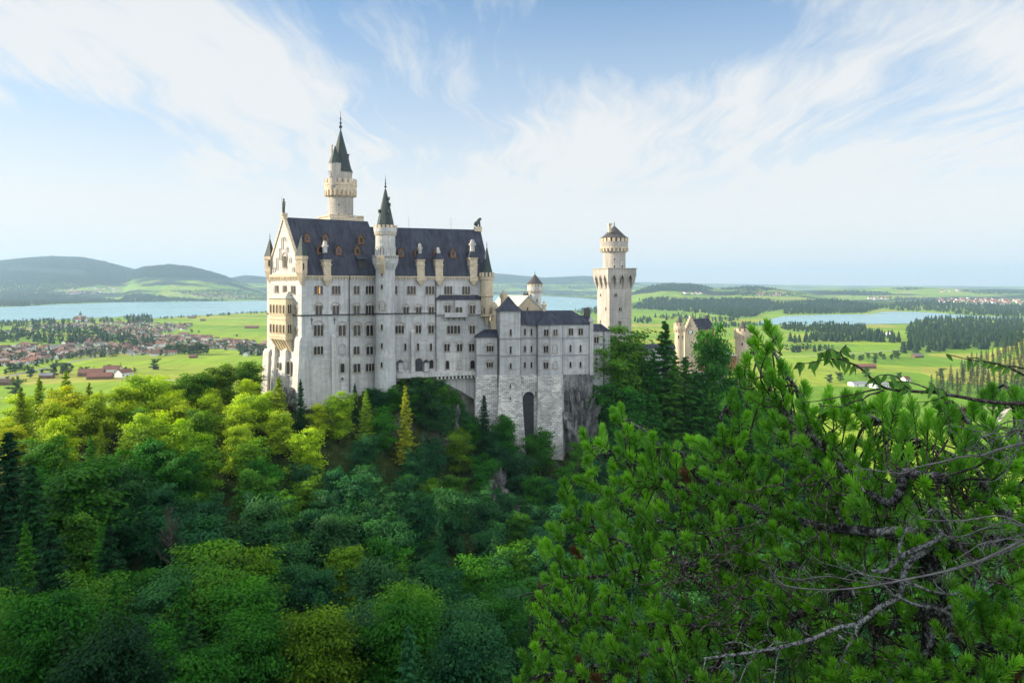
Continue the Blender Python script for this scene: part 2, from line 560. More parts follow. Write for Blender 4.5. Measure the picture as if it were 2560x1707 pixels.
M['floor'] = forest_floor_mat()
hill = tag(grid_obj('hillside', np.arange(-330, 345, 4.0), np.arange(-12, 660, 4.0), hill_z, M['floor']), kind='structure')

# the mountain that rises beyond the frame and keeps the gorge in shade
CREST = np.array([(-300, 250), (0, 250), (68, 212), (150, 152), (205, 96), (258, 46), (300, 38), (345, 36), (400, 0), (470, -50), (560, -150), (640, -172)])


def mountain_z(x, y):
    c = np.interp(y, CREST[:, 0], CREST[:, 1])
    t = x + 470
    z = np.where(t > 0, c - t * (0.55 + 0.004 * np.clip(c, -150, 300)), c + t * 0.25)
    return np.maximum(z + 9 * fbm(x, y, 40, 21, 4), -176)


mountain = tag(grid_obj('mountain_slope', np.arange(-900, -190, 10.0), np.arange(-300, 660, 10.0), mountain_z, M['floor']), kind='structure')

# ------------------------------------------------------------------ valley floor and far hills
RIDGES = [(13000, 3900, 4000, [(-400, 603), (-200, 602), (0, 598), (60, 592), (120, 588), (190, 590), (240, 600), (290, 613), (320, 621), (360, 634), (440, 652), (520, 676)]),
          (12200, 3300, 3000, [(200, 690), (260, 655), (300, 622), (330, 612), (390, 606.5), (440, 612), (480, 622), (520, 634), (560, 650), (640, 680)]),
          (15500, 4200, 4000, [(420, 690), (480, 648), (540, 636), (562, 632), (590, 634), (640, 638), (760, 645), (900, 660), (1000, 690)]),
          (19000, 4500, 5000, [(700, 700), (900, 645), (1060, 630), (1125, 627), (1160, 629), (1200, 633), (1250, 637), (1300, 635), (1340, 633), (1390, 636), (1450, 647), (1520, 664), (1600, 690)]),
          (25000, 6000, 8000, [(1000, 665), (1300, 650), (1480, 648), (1600, 651), (1750, 653.5), (1900, 655.5), (2100, 656.5), (2352, 658), (2700, 660)]),
          (9000, 2400, 2600, [(1390, 690), (1430, 672), (1480, 660), (1510, 654), (1545, 651), (1600, 653), (1640, 663), (1680, 662), (1705, 658), (1745, 658), (1785, 663), (1850, 672), (1920, 688)]),
          (11500, 2800, 3000, [(1700, 690), (1800, 670), (1900, 664), (1990, 663), (2050, 660), (2110, 659.5), (2180, 663), (2260, 664), (2352, 665), (2500, 668)]),
          (6300, 900, 1500, [(1420, 700), (1480, 686), (1560, 683), (1640, 687), (1720, 684), (1800, 690), (1900, 689), (2000, 694), (2100, 692), (2250, 690), (2352, 692), (2500, 694)]),
          (8900, 380, 1500, [(-300, 690), (0, 680), (100, 676), (200, 683), (260, 686), (320, 678), (400, 683), (520, 688), (600, 692), (700, 704)]),
          (1600, 450, 900, [(2080, 960), (2160, 905), (2230, 862), (2300, 818), (2352, 796), (2500, 760), (2700, 740)])]
_rid = []
for D, wf, wb, prof in RIDGES:
    a = np.array(prof, float)
    _rid.append((D, wf, wb, a[:, 0], (YH - a[:, 1] * K) / F * D))


def valley_z(x, y):
    x, y = np.asarray(x, float), np.asarray(y, float)
    px = (CX + F * x / np.maximum(y, 1.0)) / K
    z = np.full(px.shape, H0)
    und = fbm(x, y, 900, 5, 4) * 26 + fbm(x, y, 260, 9, 3) * 6
    side = np.clip((px - 1380) / 160, 0, 1)
    z = z + np.clip(und, -2, 40) * np.where(px < 1440, np.clip((y - np.where(px < 950, 9500, 15500)) / 1500, 0, 1) * 0.4, np.clip((y - 5050) / 1200, 0, 1) * (0.35 + 0.65 * side))
    for D, wf, wb, ax, az in _rid:
        c = np.interp(px, ax, az, left=H0 - 9, right=H0 - 9)
        t = np.where(y < D, np.clip((y - D + wf) / wf, 0, 1), np.clip(1 - (y - D) / wb, 0, 1))
        s = t * t * (3 - 2 * t)
        s = np.where(y < D, 0.35 * t + 0.65 * s, s)
        h = np.maximum(c - H0, 0) * s * (1 + 0.12 * fbm(x, y, 700, 31, 4) * (1 - t))
        z = np.maximum(z, H0 + h)
    return z


def valley_grid():
    an = np.linspace(-1.02, 1.02, 420)
    ds = np.geomspace(430, 30500, 330)
    T, D = np.meshgrid(an, ds)
    X, Y = T * D, D
    Z = valley_z(X, Y)
    v = np.stack([X.ravel(), Y.ravel(), Z.ravel()], 1)
    i = np.arange(T.size).reshape(T.shape)
    f = np.stack([i[:-1, :-1].ravel(), i[:-1, 1:].ravel(), i[1:, 1:].ravel(), i[1:, :-1].ravel()], 1)
    return v, f


def field_mat():
    m, nt, b = new_mat('meadows', 0.95, 0.1)
    pos = node(nt, 'ShaderNodeNewGeometry').outputs['Position']
    wv = node(nt, 'ShaderNodeTexNoise', {'Vector': pos, 'Scale': 0.004, 'Detail': 3}).outputs[1]
    p2 = node(nt, 'ShaderNodeVectorMath', {0: pos, 1: node(nt, 'ShaderNodeVectorMath', {0: wv, 1: (120, 90, 0)}, operation='MULTIPLY').outputs[0]}, operation='ADD').outputs[0]
    pl = node(nt, 'ShaderNodeVectorMath', {0: p2, 1: (1, 1, 0)}, operation='MULTIPLY').outputs[0]
    vor = node(nt, 'ShaderNodeTexVoronoi', {'Vector': mapping(nt, pl, (0.0034, 0.0052, 1), (0, 0, R(24))), 'Scale': 1.0, 'Randomness': 1.0}, voronoi_dimensions='2D')
    rv = node(nt, 'ShaderNodeSeparateXYZ', {0: vor.outputs['Color']}).outputs[0]
    c = ramp(nt, rv, [(0.0, (0.13, 0.26, 0.016)), (0.25, (0.18, 0.32, 0.018)), (0.5, (0.25, 0.36, 0.022)), (0.72, (0.16, 0.29, 0.024)), (0.88, (0.30, 0.35, 0.035)), (1.0, (0.33, 0.32, 0.06))])
    strp = noise(nt, mapping(nt, pl, (0.05, 0.0022, 1), (0, 0, R(-63))), 1.0, 3, 0.5)
    c = mixc(nt, 1.0, c, ramp(nt, strp, [(0.3, 0.82), (0.7, 1.14)]), 'MULTIPLY')
    c = mixc(nt, 1.0, c, ramp(nt, noise(nt, pl, 0.012, 5, 0.6), [(0.3, 0.84), (0.7, 1.12)]), 'MULTIPLY')
    fine = ramp(nt, noise(nt, pl, 0.15, 4, 0.7), [(0.3, 0.9), (0.7, 1.08)])
    c = mixc(nt, 1.0, c, fine, 'MULTIPLY')
    # hedges, copses and wet hollows far out
    far = ramp(nt, maths(nt, 'DIVIDE', node(nt, 'ShaderNodeSeparateXYZ', {0: pos}).outputs[1], 12000.0), [(0.38, 0), (0.55, 1)])
    wd = ramp(nt, noise(nt, mapping(nt, pl, (0.0006, 0.0014, 1)), 1.0, 6, 0.62), [(0.50, 0), (0.535, 1)])
    hgt = maths(nt, 'ADD', node(nt, 'ShaderNodeSeparateXYZ', {0: pos}).outputs[2], maths(nt, 'MULTIPLY', maths(nt, 'SUBTRACT', noise(nt, mapping(nt, pl, (0.0011, 0.0022, 1)), 1.0, 5, 0.6), 0.5), 420.0))
    upw = ramp(nt, maths(nt, 'DIVIDE', hgt, 200.0), [(0.15, 0), (0.35, 1)])
    c = mixc(nt, maths(nt, 'MAXIMUM', maths(nt, 'MULTIPLY', far, wd), maths(nt, 'MULTIPLY', upw, far)), c, (0.016, 0.036, 0.016))
    nt.links.new(c, b.inputs['Base Color'])
    return m


M['field'] = field_mat()
gv, gf = valley_grid()
valley = tag(quick_mesh('valley_ground', gv, gf, M['field'], smooth=True), kind='structure')

DS = np.geomspace(520, 30000, 260)


def on_ground(px, py):
    """first meeting of the sight lines with the valley; arrays in, (n,3) out and a mask"""
    px, py = np.atleast_1d(np.asarray(px, float)), np.atleast_1d(np.asarray(py, float))
    a, b_ = (px * K - CX) / F, (YH - py * K) / F
    out = np.zeros((len(px), 3))
    ok = np.zeros(len(px), bool)
    for i in range(0, len(px), 800):
        A, B = a[i:i + 800, None], b_[i:i + 800, None]
        hit = B * DS <= valley_z(A * DS, np.broadcast_to(DS, (len(A), len(DS))))
        j = hit.argmax(1)
        o = hit.any(1)
        d = DS[j]
        if True:
            lo = DS[np.maximum(j - 1, 0)].copy()
            hi = d.copy()
            for _ in range(12):
                md = (lo + hi) / 2
                h = B[:, 0] * md <= valley_z(A[:, 0] * md, md)
                hi = np.where(h, md, hi)
                lo = np.where(h, lo, md)
            d = hi
        x = A[:, 0] * d
        out[i:i + 800] = np.stack([x, d, valley_z(x, d)], 1)
        ok[i:i + 800] = o
    return out, ok


def inside(px, py, poly):
    x, y = np.asarray(px), np.asarray(py)
    r = np.zeros(x.shape, bool)
    n = len(poly)
    for i in range(n):
        x1, y1 = poly[i]
        x2, y2 = poly[(i + 1) % n]
        if y1 == y2:
            continue
        c = ((y1 > y) != (y2 > y)) & (x < (x2 - x1) * (y - y1) / (y2 - y1) + x1)
        r ^= c
    return r


def flat_sheet(name, poly, z, mat):
    """a shore line given by sight lines, laid on the level z"""
    m = MB()
    pts = []
    for px, py in poly:
        a, b_ = ray(px, py)
        d = z / b_
        pts.append((a * d, d, z))
    m.poly(pts)
    if True:
        me = bpy.data.meshes.new(name)
        me.from_pydata(pts, [], [tuple(range(len(pts)))])
        me.materials.append(mat)
        o = bpy.data.objects.new(name, me)
        COL.objects.link(o)
        return o


def water_mat():
    m, nt, b = new_mat('lake_water', 0.22, 0.5)
    pos = node(nt, 'ShaderNodeNewGeometry').outputs['Position']
    n = noise(nt, mapping(nt, pos, (0.0006, 0.003, 1)), 1.0, 5, 0.6)
    nt.links.new(mixc(nt, n, (0.13, 0.33, 0.38), (0.17, 0.38, 0.42)), b.inputs['Base Color'])
    nt.links.new(ramp(nt, n, [(0.35, 0.16), (0.65, 0.34)]), b.inputs['Roughness'])
    bp = node(nt, 'ShaderNodeBump', {'Height': noise(nt, mapping(nt, pos, (0.04, 0.12, 1)), 1.0, 6, 0.7), 'Strength': 0.12, 'Distance': 2.0})
    nt.links.new(bp.outputs[0], b.inputs['Normal'])
    return m


M['water'] = water_mat()
LAKE1 = [(-60, 746), (0, 742), (33, 737), (80, 736), (137, 734), (200, 731), (260, 729), (290, 726.5), (330, 728), (355, 731), (437, 726), (520, 721), (615, 715), (760, 712), (900, 714), (1000, 716), (1130, 715),
         (1200, 716), (1290, 714), (1370, 712), (1430, 708), (1440, 700), (1395, 690), (1330, 684), (1250, 680), (1150, 678.5), (1000, 679), (850, 681), (700, 687), (618, 690.5), (547, 691.5), (400, 693), (260, 694.6), (190, 697.5), (118, 700), (50, 704), (0, 705.6), (-60, 706)]
LAKE2 = [(1735, 741), (1752, 737), (1775, 731), (1805, 725), (1900, 722.5), (1990, 721.5), (2034, 720.5), (1996, 717), (2040, 716), (2097, 716), (2160, 719), (2200, 722.5), (2260, 726), (2306, 728), (2352, 729),
         (2352, 733), (2240, 730), (2172, 731), (2105, 735), (2090, 743), (2020, 744), (1930, 746), (1880, 747.5), (1780, 745), (1745, 747)]
tag(flat_sheet('lake_water', LAKE1, H0 + 1.2, M['water']), kind='structure')
tag(flat_sheet('lake_water', LAKE2, H0 + 1.2, M['water']), kind='structure')


def road(name, poly, w, mat, z=H0 + 0.25):
    pts = []
    for px, py in poly:
        a, b_ = ray(px, py)
        d = z / b_
        pts.append(Vector((a * d, d, z)))
    v, f = [], []
    for i, p in enumerate(pts):
        t = pts[min(i + 1, len(pts) - 1)] - pts[max(i - 1, 0)]
        n = Vector((-t.y, t.x, 0)).normalized() * w / 2
        v += [tuple(p - n), tuple(p + n)]
    f = [(2 * i, 2 * i + 1, 2 * i + 3, 2 * i + 2) for i in range(len(pts) - 1)]
    return tag(quick_mesh(name, np.array(v), np.array(f), mat), kind='structure')


M['asphalt'] = plain('pale_asphalt', (0.26, 0.26, 0.27), 0.9, 0.1, 0.15, 0.05)
M['gravelpath'] = plain('pale_gravel', (0.5, 0.46, 0.38), 0.95, 0.1, 0.15, 0.05)
road('valley_road', [(-20, 873), (30, 862), (70, 852), (110, 844), (150, 835), (195, 825), (235, 815), (270, 808)], 9, M['asphalt'])
road('farm_track', [(-20, 914), (20, 913.5), (42, 913)], 5, M['gravelpath'])
road('farm_track', [(268, 870), (340, 868), (400, 874), (460, 880), (560, 890)], 5, M['gravelpath'], H0 + 0.3)
road('field_path', [(1690, 822), (1850, 818), (2000, 808), (2120, 800), (2200, 793), (2255, 785), (2300, 778)], 6, M['gravelpath'])
road('field_path', [(2180, 938), (2225, 937), (2290, 936), (2330, 935)], 5, M['gravelpath'], H0 + 0.3)
road('field_path', [(2290, 968), (2300, 955), (2312, 940), (2330, 930), (2352, 926)], 6, M['gravelpath'], H0 + 0.4)
# ------------------------------------------------------------------ the castle


class Plane:
    """a vertical wall plane; u runs along the wall to the viewer's right, n points out of it"""

    def __init__(s, o, U):
        s.o = Vector((o[0], o[1], 0))
        s.U = Vector((U[0], U[1], 0)).normalized()
        s.n = Vector((s.U.y, -s.U.x, 0))

    def off(s, v):
        return Plane(s.o + s.n * v, s.U)

    def hit(s, px, py):
        a, b = ray(px, py)
        u = (a * s.o.y - s.o.x) / (s.U.x - a * s.U.y)
        return u, b * (s.o.y + u * s.U.y)

    def at(s, u, v, z):
        p = s.o + s.U * u + s.n * v
        return Vector((p.x, p.y, z))


def conv(x0, y0, k):
    return lambda x, y: ((x0 + k * x) / K, (y0 + k * y) / K)


c1 = conv(640, 500, 360 / 1008)
c2 = conv(920, 420, 340 / 919)
c3 = conv(1150, 660, 390 / 1274)
c4 = conv(1420, 520, 520 / 1315)
c5 = conv(1560, 640, 1000 / 2352)
c6 = conv(780, 260, 220 / 1015)
c7 = conv(1660, 780, 260 / 1853)
c8 = conv(1240, 660, 180 / 2016)


def arch_out(u0, u1, z0, z1, rad=None, n=7):
    """outline of a round-headed opening, counter-clockwise seen from outside"""
    w = (u1 - u0) / 2
    c = (u0 + u1) / 2
    h = min(w, z1 - z0)
    pts = [(u0, z0), (u1, z0)]
    for i in range(n + 1):
        a = math.pi * i / n
        pts.append((c + w * math.cos(a), z1 - h + h * math.sin(a)))
    return pts


def arch_ring(m, pl, u0, u1, z0, z1, t, d0, d1, legs=True):
    """a stone surround t wide standing from d0 to d1 proud of the wall"""
    a, b = arch_out(u0, u1, z0, z1), arch_out(u0 - t, u1 + t, z0, z1 + t)
    idx = list(range(1, len(a))) + [0]
    for i, j in zip(idx[:-1], idx[1:]):
        q = [pl.at(*x) for x in ((a[i][0], d1, a[i][1]), (b[i][0], d1, b[i][1]), (b[j][0], d1, b[j][1]), (a[j][0], d1, a[j][1]))]
        m.poly(q)
        m.poly([pl.at(b[i][0], d1, b[i][1]), pl.at(b[i][0], d0, b[i][1]), pl.at(b[j][0], d0, b[j][1]), pl.at(b[j][0], d1, b[j][1])])
        m.poly([pl.at(a[j][0], d1, a[j][1]), pl.at(a[j][0], d0, a[j][1]), pl.at(a[i][0], d0, a[i][1]), pl.at(a[i][0], d1, a[i][1])])


def window(par, pl, u, z0, z1, w, n=1, blind=False, head=False, sill=True, fmat='surround', glass='glass', name='window'):
    """n round-headed lights with a surround, a sill and dark panes as sub-part; sits on the wall plane"""
    m, g = MB(), MB()
    t = min(0.22, w / n * 0.13)
    lw = w / n
    zt = z1 - t
    for i in range(n):
        a0, a1 = u - w / 2 + i * lw + t * (1 if i == 0 else 0.6), u - w / 2 + (i + 1) * lw - t * (1 if i == n - 1 else 0.6)
        arch_ring(m, pl, a0, a1, z0, zt, t * (1.0 if n == 1 else 0.62), 0.0, 0.24)
        g.poly([pl.at(q[0], 0.05, q[1]) for q in arch_out(a0, a1, z0, zt)])
        if i:
            uc = u - w / 2 + i * lw
            m.cbox(pl.at(uc, 0.20, z0), t * 1.5, 0.3, zt - z0 - lw * 0.4, math.atan2(pl.U.y, pl.U.x))
    if head:
        arch_ring(m, pl, u - w * 0.56, u + w * 0.56, z1 - 0.45 * (z1 - z0), z1 + w * 0.34, 0.3, 0.0, 0.28)
    if sill:
        m.box(pl.at(u - w / 2 - 0.25, 0.0, z0 - 0.30), pl.U * (w + 0.5), pl.n * 0.36, Vector((0, 0, 0.28)))
    o = m.build(name, M[fmat], par)
    g.build('pane', M['blind' if blind else glass], o)
    return o


def win_at(par, pl, cv, cx, w, y0, y1, n=1, **kw):
    ua, za = pl.hit(*cv(cx - w / 2, y0))
    ub, zb = pl.hit(*cv(cx + w / 2, y1))
    return window(par, pl, (ua + ub) / 2, zb, za, ub - ua, n, **kw)


def corbels(m, pl, u0, u1, z0, z1, step=1.2, d=0.55):
    """row of little arches under the eaves: brackets below a continuous band"""
    n = max(1, int((u1 - u0) / step))
    m.box(pl.at(u0, 0, z0 + (z1 - z0) * 0.55), pl.U * (u1 - u0), pl.n * d, Vector((0, 0, (z1 - z0) * 0.45)))
    for i in range(n):
        u = u0 + (i + 0.5) * (u1 - u0) / n
        m.box(pl.at(u - 0.2, 0, z0), pl.U * 0.4, pl.n * (d * 0.8), Vector((0, 0, (z1 - z0) * 0.55 - 0.003)))


def gable_roof(m, e, ridge, th=0.35):
    """e: four eaves corners (front left, front right, back right, back left); ridge: left and right ends"""
    fl, fr, br, bl = [Vector(p) for p in e]
    rl, rr = [Vector(p) for p in ridge]
    up = Vector((0, 0, th))
    m.loft([[fl, fr, rr, rl], [fl + up, fr + up, rr + up, rl + up]])
    m.loft([[br, bl, rl, rr], [br + up, bl + up, rl + up * 1.002, rr + up * 1.002]])


def hip_roof(m, corners, apex, th=0.25):
    c = [Vector(p) for p in corners]
    a = Vector(apex)
    for i in range(len(c)):
        m.poly([c[i], c[(i + 1) % len(c)], a])
    m.poly(list(reversed(c)))


def spire(m, c, r, z0, z1, n=8, ang=0.2, flare=True):
    h = z1 - z0
    m.lathe(c, [(r, z0), (r * 0.86, z0 + h * 0.10), (r * 0.5, z0 + h * 0.45), (0.03, z1)] if flare else [(r, z0), (0.03, z1)], n, ang)


def finial(par, c, z0, h, r=0.16, mat='darkline'):
    m = MB()
    m.lathe(c, [(r * 1.5, z0 - 0.3), (r * 0.7, z0 + h * 0.12), (r * 2.6, z0 + h * 0.2), (r * 2.6, z0 + h * 0.25), (r * 0.7, z0 + h * 0.3), (r * 1.8, z0 + h * 0.42), (r * 0.5, z0 + h * 0.5),
                (r * 1.2, z0 + h * 0.66), (r * 0.35, z0 + h * 0.72), (r * 0.3, z0 + h)], 8)
    return m.build('finial', M[mat], par)


BASE = -66.0
P0 = pt(754 / K, 900, 290)
P0.z = 0
T1, TG, W1 = R(34), R(44), 28.5
U1 = Vector((math.cos(T1), math.sin(T1), 0))
UG = Vector((math.sin(TG), -math.cos(TG), 0))
pl1 = Plane(P0, U1)
L1 = pl1.hit(952 / K, 700)[0]
A1, B1 = P0, P0 + U1 * L1
D1 = P0 - UG * W1
C1 = D1 + U1 * L1
plg = Plane(D1, UG)
T2 = R(20)
U2 = Vector((math.cos(T2), math.sin(T2), 0))
pl2 = Plane(B1, U2)
L2 = pl2.hit(1224 / K, 700)[0]
N2 = Vector((-math.sin(T2), math.cos(T2), 0))
A2, B2 = B1, B1 + U2 * L2
C2, D2 = B2 + N2 * 26, A2 + N2 * 26
ZE = 4.4
ZR1, ZR2 = 26.8, 24.5
E1 = P0 - UG * W1 / 2
ridge1 = (E1, E1 + U1 * 35.5)
ridge2 = (A2 + N2 * 13 - U2 * 3, B2 + N2 * 13)


def zz(p, z):
    return Vector((p.x, p.y, z))


# ---- main palace block
pal = thing('palace', 'long five-storey pale limestone palace block with steep dark roof and west gable', 'castle building', zz((A1 + B1 + C1 + D1) / 4, -42))
m = MB()
m.prism([A1, B1, C1, D1], BASE, ZE)
m.build('west_wall_block', M['wall'], pal)
m = MB()
m.prism([A2 + U2 * 0.02, B2, C2, D2], BASE, ZE - 0.05)
m.build('east_wall_block', M['wall'], pal)
# west gable wall above the eaves
m = MB()
g0, g1 = zz(D1, ZE), zz(A1, ZE)
ap = zz(E1, ZR1 - 0.3)
for d in (0.0,):
    q = [g0 + plg.n * 0.02, g1 + plg.n * 0.02, ap + plg.n * 0.02]
    r = [x - plg.n * 1.0 for x in q]
    m.loft([r, q])
m.build('gable_wall', M['wall'], pal)
m = MB()
q = [zz(B2, ZE), zz(C2, ZE), zz(B2 + N2 * 13, ZR2 - 0.2)]
m.loft([[x - U2 * 1.0 for x in q], q])
m.build('gable_wall', M['wall'], pal)
# roofs
m = MB()
o1, og = pl1.n * 0.7, plg.n * -0.3
drop = -0.75
gable_roof(m, [zz(A1 + o1 - og * 0, ZE + drop * 0.4), zz(B1 + o1 + U1 * 3, ZE + drop * 0.4), zz(C1 - o1 + U1 * 3, ZE + drop * 0.4), zz(D1 - o1, ZE + drop * 0.4)], [zz(ridge1[0], ZR1), zz(ridge1[1], ZR1)])
# closing slope at the end of the higher roof
m.poly([zz(B1 + U1 * 3, ZE), zz(C1 + U1 * 3, ZE), zz(ridge1[1], ZR1)])
m.build('roof', M['slate'], pal)
m = MB()
o2 = pl2.n * 0.7
gable_roof(m, [zz(A2 + o2, ZE - 0.3), zz(B2 + o2 + U2 * 0.3, ZE - 0.3), zz(C2 - o2 + U2 * 0.3, ZE - 0.3), zz(D2 - o2, ZE - 0.3)], [zz(ridge2[0], ZR2), zz(ridge2[1], ZR2)])
m.build('roof', M['slate'], pal)
# gable coping: raised stone edge along the two slopes
m = MB()
for a, b in ((g0, ap), (g1, ap)):
    a = a + plg.n * 0.15
    b = b + plg.n * 0.15
    d = (b - a)
    m.box(a - plg.n * 1.0, d, plg.n * 1.25, Vector((0, 0, 1.25)))
m.box(zz(E1, ZR1 - 0.2) - UG * 0.9 - plg.n * 1.2, UG * 1.8, plg.n * 1.8, Vector((0, 0, 2.2)))
m.build('gable_coping', M['trim'], pal)
# eaves corbels and string courses
m = MB()
corbels(m, pl1, 1.2, L1 - 2.5, 2.4, ZE - 0.1)
corbels(m, pl2, 3.5, L2 - 0.5, 2.4, ZE - 0.1)
corbels(m, plg, 0.5, W1 - 0.5, 2.2, ZE + 0.25)
m.build('eaves_cornice', M['trim'], pal)
zs = pl1.hit(*c1(560, 807))[1]
m = MB()
m.box(pl1.at(0, 0, zs), pl1.U * L1, pl1.n * 0.4, Vector((0, 0, 0.45)))
m.box(pl2.at(0, 0, zs), pl2.U * L2, pl2.n * 0.4, Vector((0, 0, 0.45)))
m.box(plg.at(0, 0, zs), plg.U * W1, plg.n * 0.4, Vector((0, 0, 0.45)))
m.build('string_course', M['darkline'], pal)
# paler battered lower storeys
zl = pl1.hit(*c1(560, 1106))[1]
m = MB()
pls = [A1 + pl1.n * 0.25 + plg.n * 0.2, B1 + pl1.n * 0.25, B1 - pl1.n * 6, A1 - pl1.n * 6 + plg.n * 0.2]
plb = [A1 + pl1.n * 0.9 + plg.n * 1.2, B1 + pl1.n * 0.9, B1 - pl1.n * 6, A1 - pl1.n * 6 + plg.n * 1.2]
m.loft([[zz(p, BASE) for p in plb], [zz(p, zl) for p in pls]])
q = [A2 + pl2.n * 0.25, B2 + pl2.n * 0.25 + U2 * 0.25, B2 - pl2.n * 5 + U2 * 0.25, A2 - pl2.n * 5]
m.loft([[zz(p, BASE) for p in q], [zz(p, zl) for p in q]])
q = [D1 + plg.n * 2.0 - UG * 1.0, A1 + plg.n * 1.6 + UG * 0.1, A1 - plg.n * 3, D1 - plg.n * 3 - UG * 1.0]
q2 = [D1 + plg.n * 0.3, A1 + plg.n * 0.3, A1 - plg.n * 3, D1 - plg.n * 3]
m.loft([[zz(p, BASE) for p in q], [zz(p, zl) for p in q2]])
m.build('lower_storey', M['plinth'], pal)
p1b, p2b, pgb = pl1.off(0.75), pl2.off(0.27), plg.off(1.05)
# windows of the west half: (centre, width, top, bottom, lights, blind, head)
ROWS1 = [[(437, 62, 3, 0), (560, 62, 3, 0), (703, 45, 2, 0), (795, 60, 3, 0), 598, 658], [(438, 50, 2, 1), (558, 50, 2, 1), (703, 46, 2, 1), (795, 62, 3, 1), 735, 806],
         [(437, 70, 3, 1), (602, 56, 2, 1), (706, 54, 2, 1), (795, 54, 2, 1), 872, 948], [(437, 70, 3, 0), (703, 46, 2, 0), (795, 52, 2, 1), 1022, 1078]]
for row in ROWS1:
    y0, y1 = row[-2:]
    for i, (cx, w, n, h) in enumerate(row[:-2]):
        win_at(pal, pl1, c1, cx, w, y0, y1, n, head=bool(h))
win_at(pal, pl1, c1, 602, 50, 1005, 1075, 1, blind=True)
win_at(pal, pl1.off(0.03), c1, 445, 14, 606, 656, 1, glass='lamp', sill=False)['label'] = 'window light glowing orange'
for cx, w, n, y0, y1 in ((604, 36, 1, 1140, 1205), (706, 52, 2, 1143, 1203), (797, 62, 3, 1143, 1195), (604, 18, 1, 1240, 1256)):
    win_at(pal, pl1.off(0.62), c1, cx, w, y0, y1, n)
for cx, w, n, y0, y1, h in ((190, 20, 1, 795, 852, 0), (293, 62, 3, 795, 852, 0), (418, 62, 3, 795, 852, 0), (541, 58, 3, 796, 853, 0), (662, 56, 3, 797, 854, 0),
                            (257, 40, 2, 935, 988, 1), (342, 40, 2, 935, 988, 1), (427, 38, 2, 935, 988, 1), (537, 40, 2, 925, 985, 1), (705, 40, 2, 925, 985, 1),
                            (213, 62, 3, 1062, 1115, 1), (340, 40, 2, 1060, 1115, 1), (426, 40, 2, 1060, 1115, 1), (578, 92, 4, 1062, 1117, 0), (703, 40, 2, 1062, 1117, 1),
                            (252, 18, 1, 1182, 1233, 0), (338, 18, 1, 1182, 1233, 0), (425, 18, 1, 1182, 1233, 0), (533, 40, 2, 1185, 1236, 1), (618, 40, 2, 1185, 1236, 1), (700, 40, 2, 1185, 1236, 1)):
    win_at(pal, pl2.off(0.9) if 850 < y0 < 990 and cx > 460 else pl2, c2, cx, w, y0, y1, n, head=bool(h))
for cx, w, y0, y1, bl in ((255, 40, 1297, 1353, True), (428, 34, 1292, 1352, False), (536, 30, 1298, 1357, False), (620, 32, 1297, 1356, True), (706, 36, 1296, 1354, False)):
    win_at(pal, p2b, c2, cx, w, y0, y1, 1, blind=bl)
d = win_at(pal, p2b, c2, 343, 58, 1281, 1372, 1, sill=False, glass='darkline', name='arched_doorway')
# canopied door porches beside the terrace doorway
for cx in (215, 389):
    m = MB()
    u, z = pl2.hit(*c2(cx, 1310))
    zb = pl2.hit(*c2(cx, 1372))[1]
    m.box(pl2.at(u - 0.9, 0.3, zb), pl2.U * 1.8, pl2.n * 1.6, Vector((0, 0, z - zb)))
    mm = m.build('door_porch', M['wall'], pal)
    m = MB()
    hip_roof(m, [pl2.at(u - 1.4, 0.27, z + 0.003), pl2.at(u - 1.4, 2.2, z + 0.003), pl2.at(u + 1.4, 2.2, z + 0.003), pl2.at(u + 1.4, 0.27, z + 0.003)], pl2.at(u, 0.9, z + 1.2))
    m.build('porch_roof', M['slate'], mm)
# west gable face
for cx, w, y0, y1, n in ((146, 26, 597, 645, 3), (203, 28, 597, 648, 3), (262, 30, 598, 655, 3)):
    win_at(pal, plg, c1, cx, w, y0, y1, n)
for cx, y0, y1 in ((130, 470, 508), (150, 405, 494), (170, 338, 420), (187, 262, 345), (203, 258, 285), (225, 330, 368), (243, 402, 440), (265, 470, 506)):
    win_at(pal, plg, c1, cx, 13, y0, y1, 1, blind=True, sill=False)
win_at(pal, plg, c1, 203, 30, 392, 470, 3, head=True)
for cx, w, y0, y1, n, bl in ((122, 24, 1118, 1168, 2, True), (157, 16, 1128, 1178, 1, False), (195, 18, 1140, 1186, 1, True), (230, 26, 1120, 1222, 1, False)):
    win_at(pal, pgb, c1, cx, w, y0, y1, n, blind=bl)
for cx, w, y0, y1, n in ((282, 16, 750, 800, 2), (282, 15, 900, 945, 2)):
    win_at(pal, plg, c1, cx, w, y0, y1, n, head=True)
# iron wall anchors
for cx in (390, 549):
    m = MB()
    u, z = pl1.hit(*c1(cx, 846))
    m.box(pl1.at(u - 0.12, 0, z - 1.4), pl1.U * 0.24, pl1.n * 0.15, Vector((0, 0, 2.8)))
    m.box(pl1.at(u - 0.7, 0.152, z + 0.4), pl1.U * 1.4, pl1.n * 0.1, Vector((0, 0, 0.24)))
    m.build('wall_anchor', M['darkline'], pal)
# drain pipes
for pl, cv, x, y0, y1 in ((pl1.off(0.1), c1, 651, 530, 1345), (pl2.off(0.1), c2, 457, 742, 1370)):
    m = MB()
    u, za = pl.hit(*cv(x, y0))
    zb = pl.hit(*cv(x, y1))[1]
    m.tube([pl.at(u, 0.9, zb), pl.at(u, 0.9, zl), pl.at(u, 0.42, zl + 1.0), pl.at(u, 0.42, za)], 0.19, 6)
    m.build('drain_pipe', M['darkline'], pal)
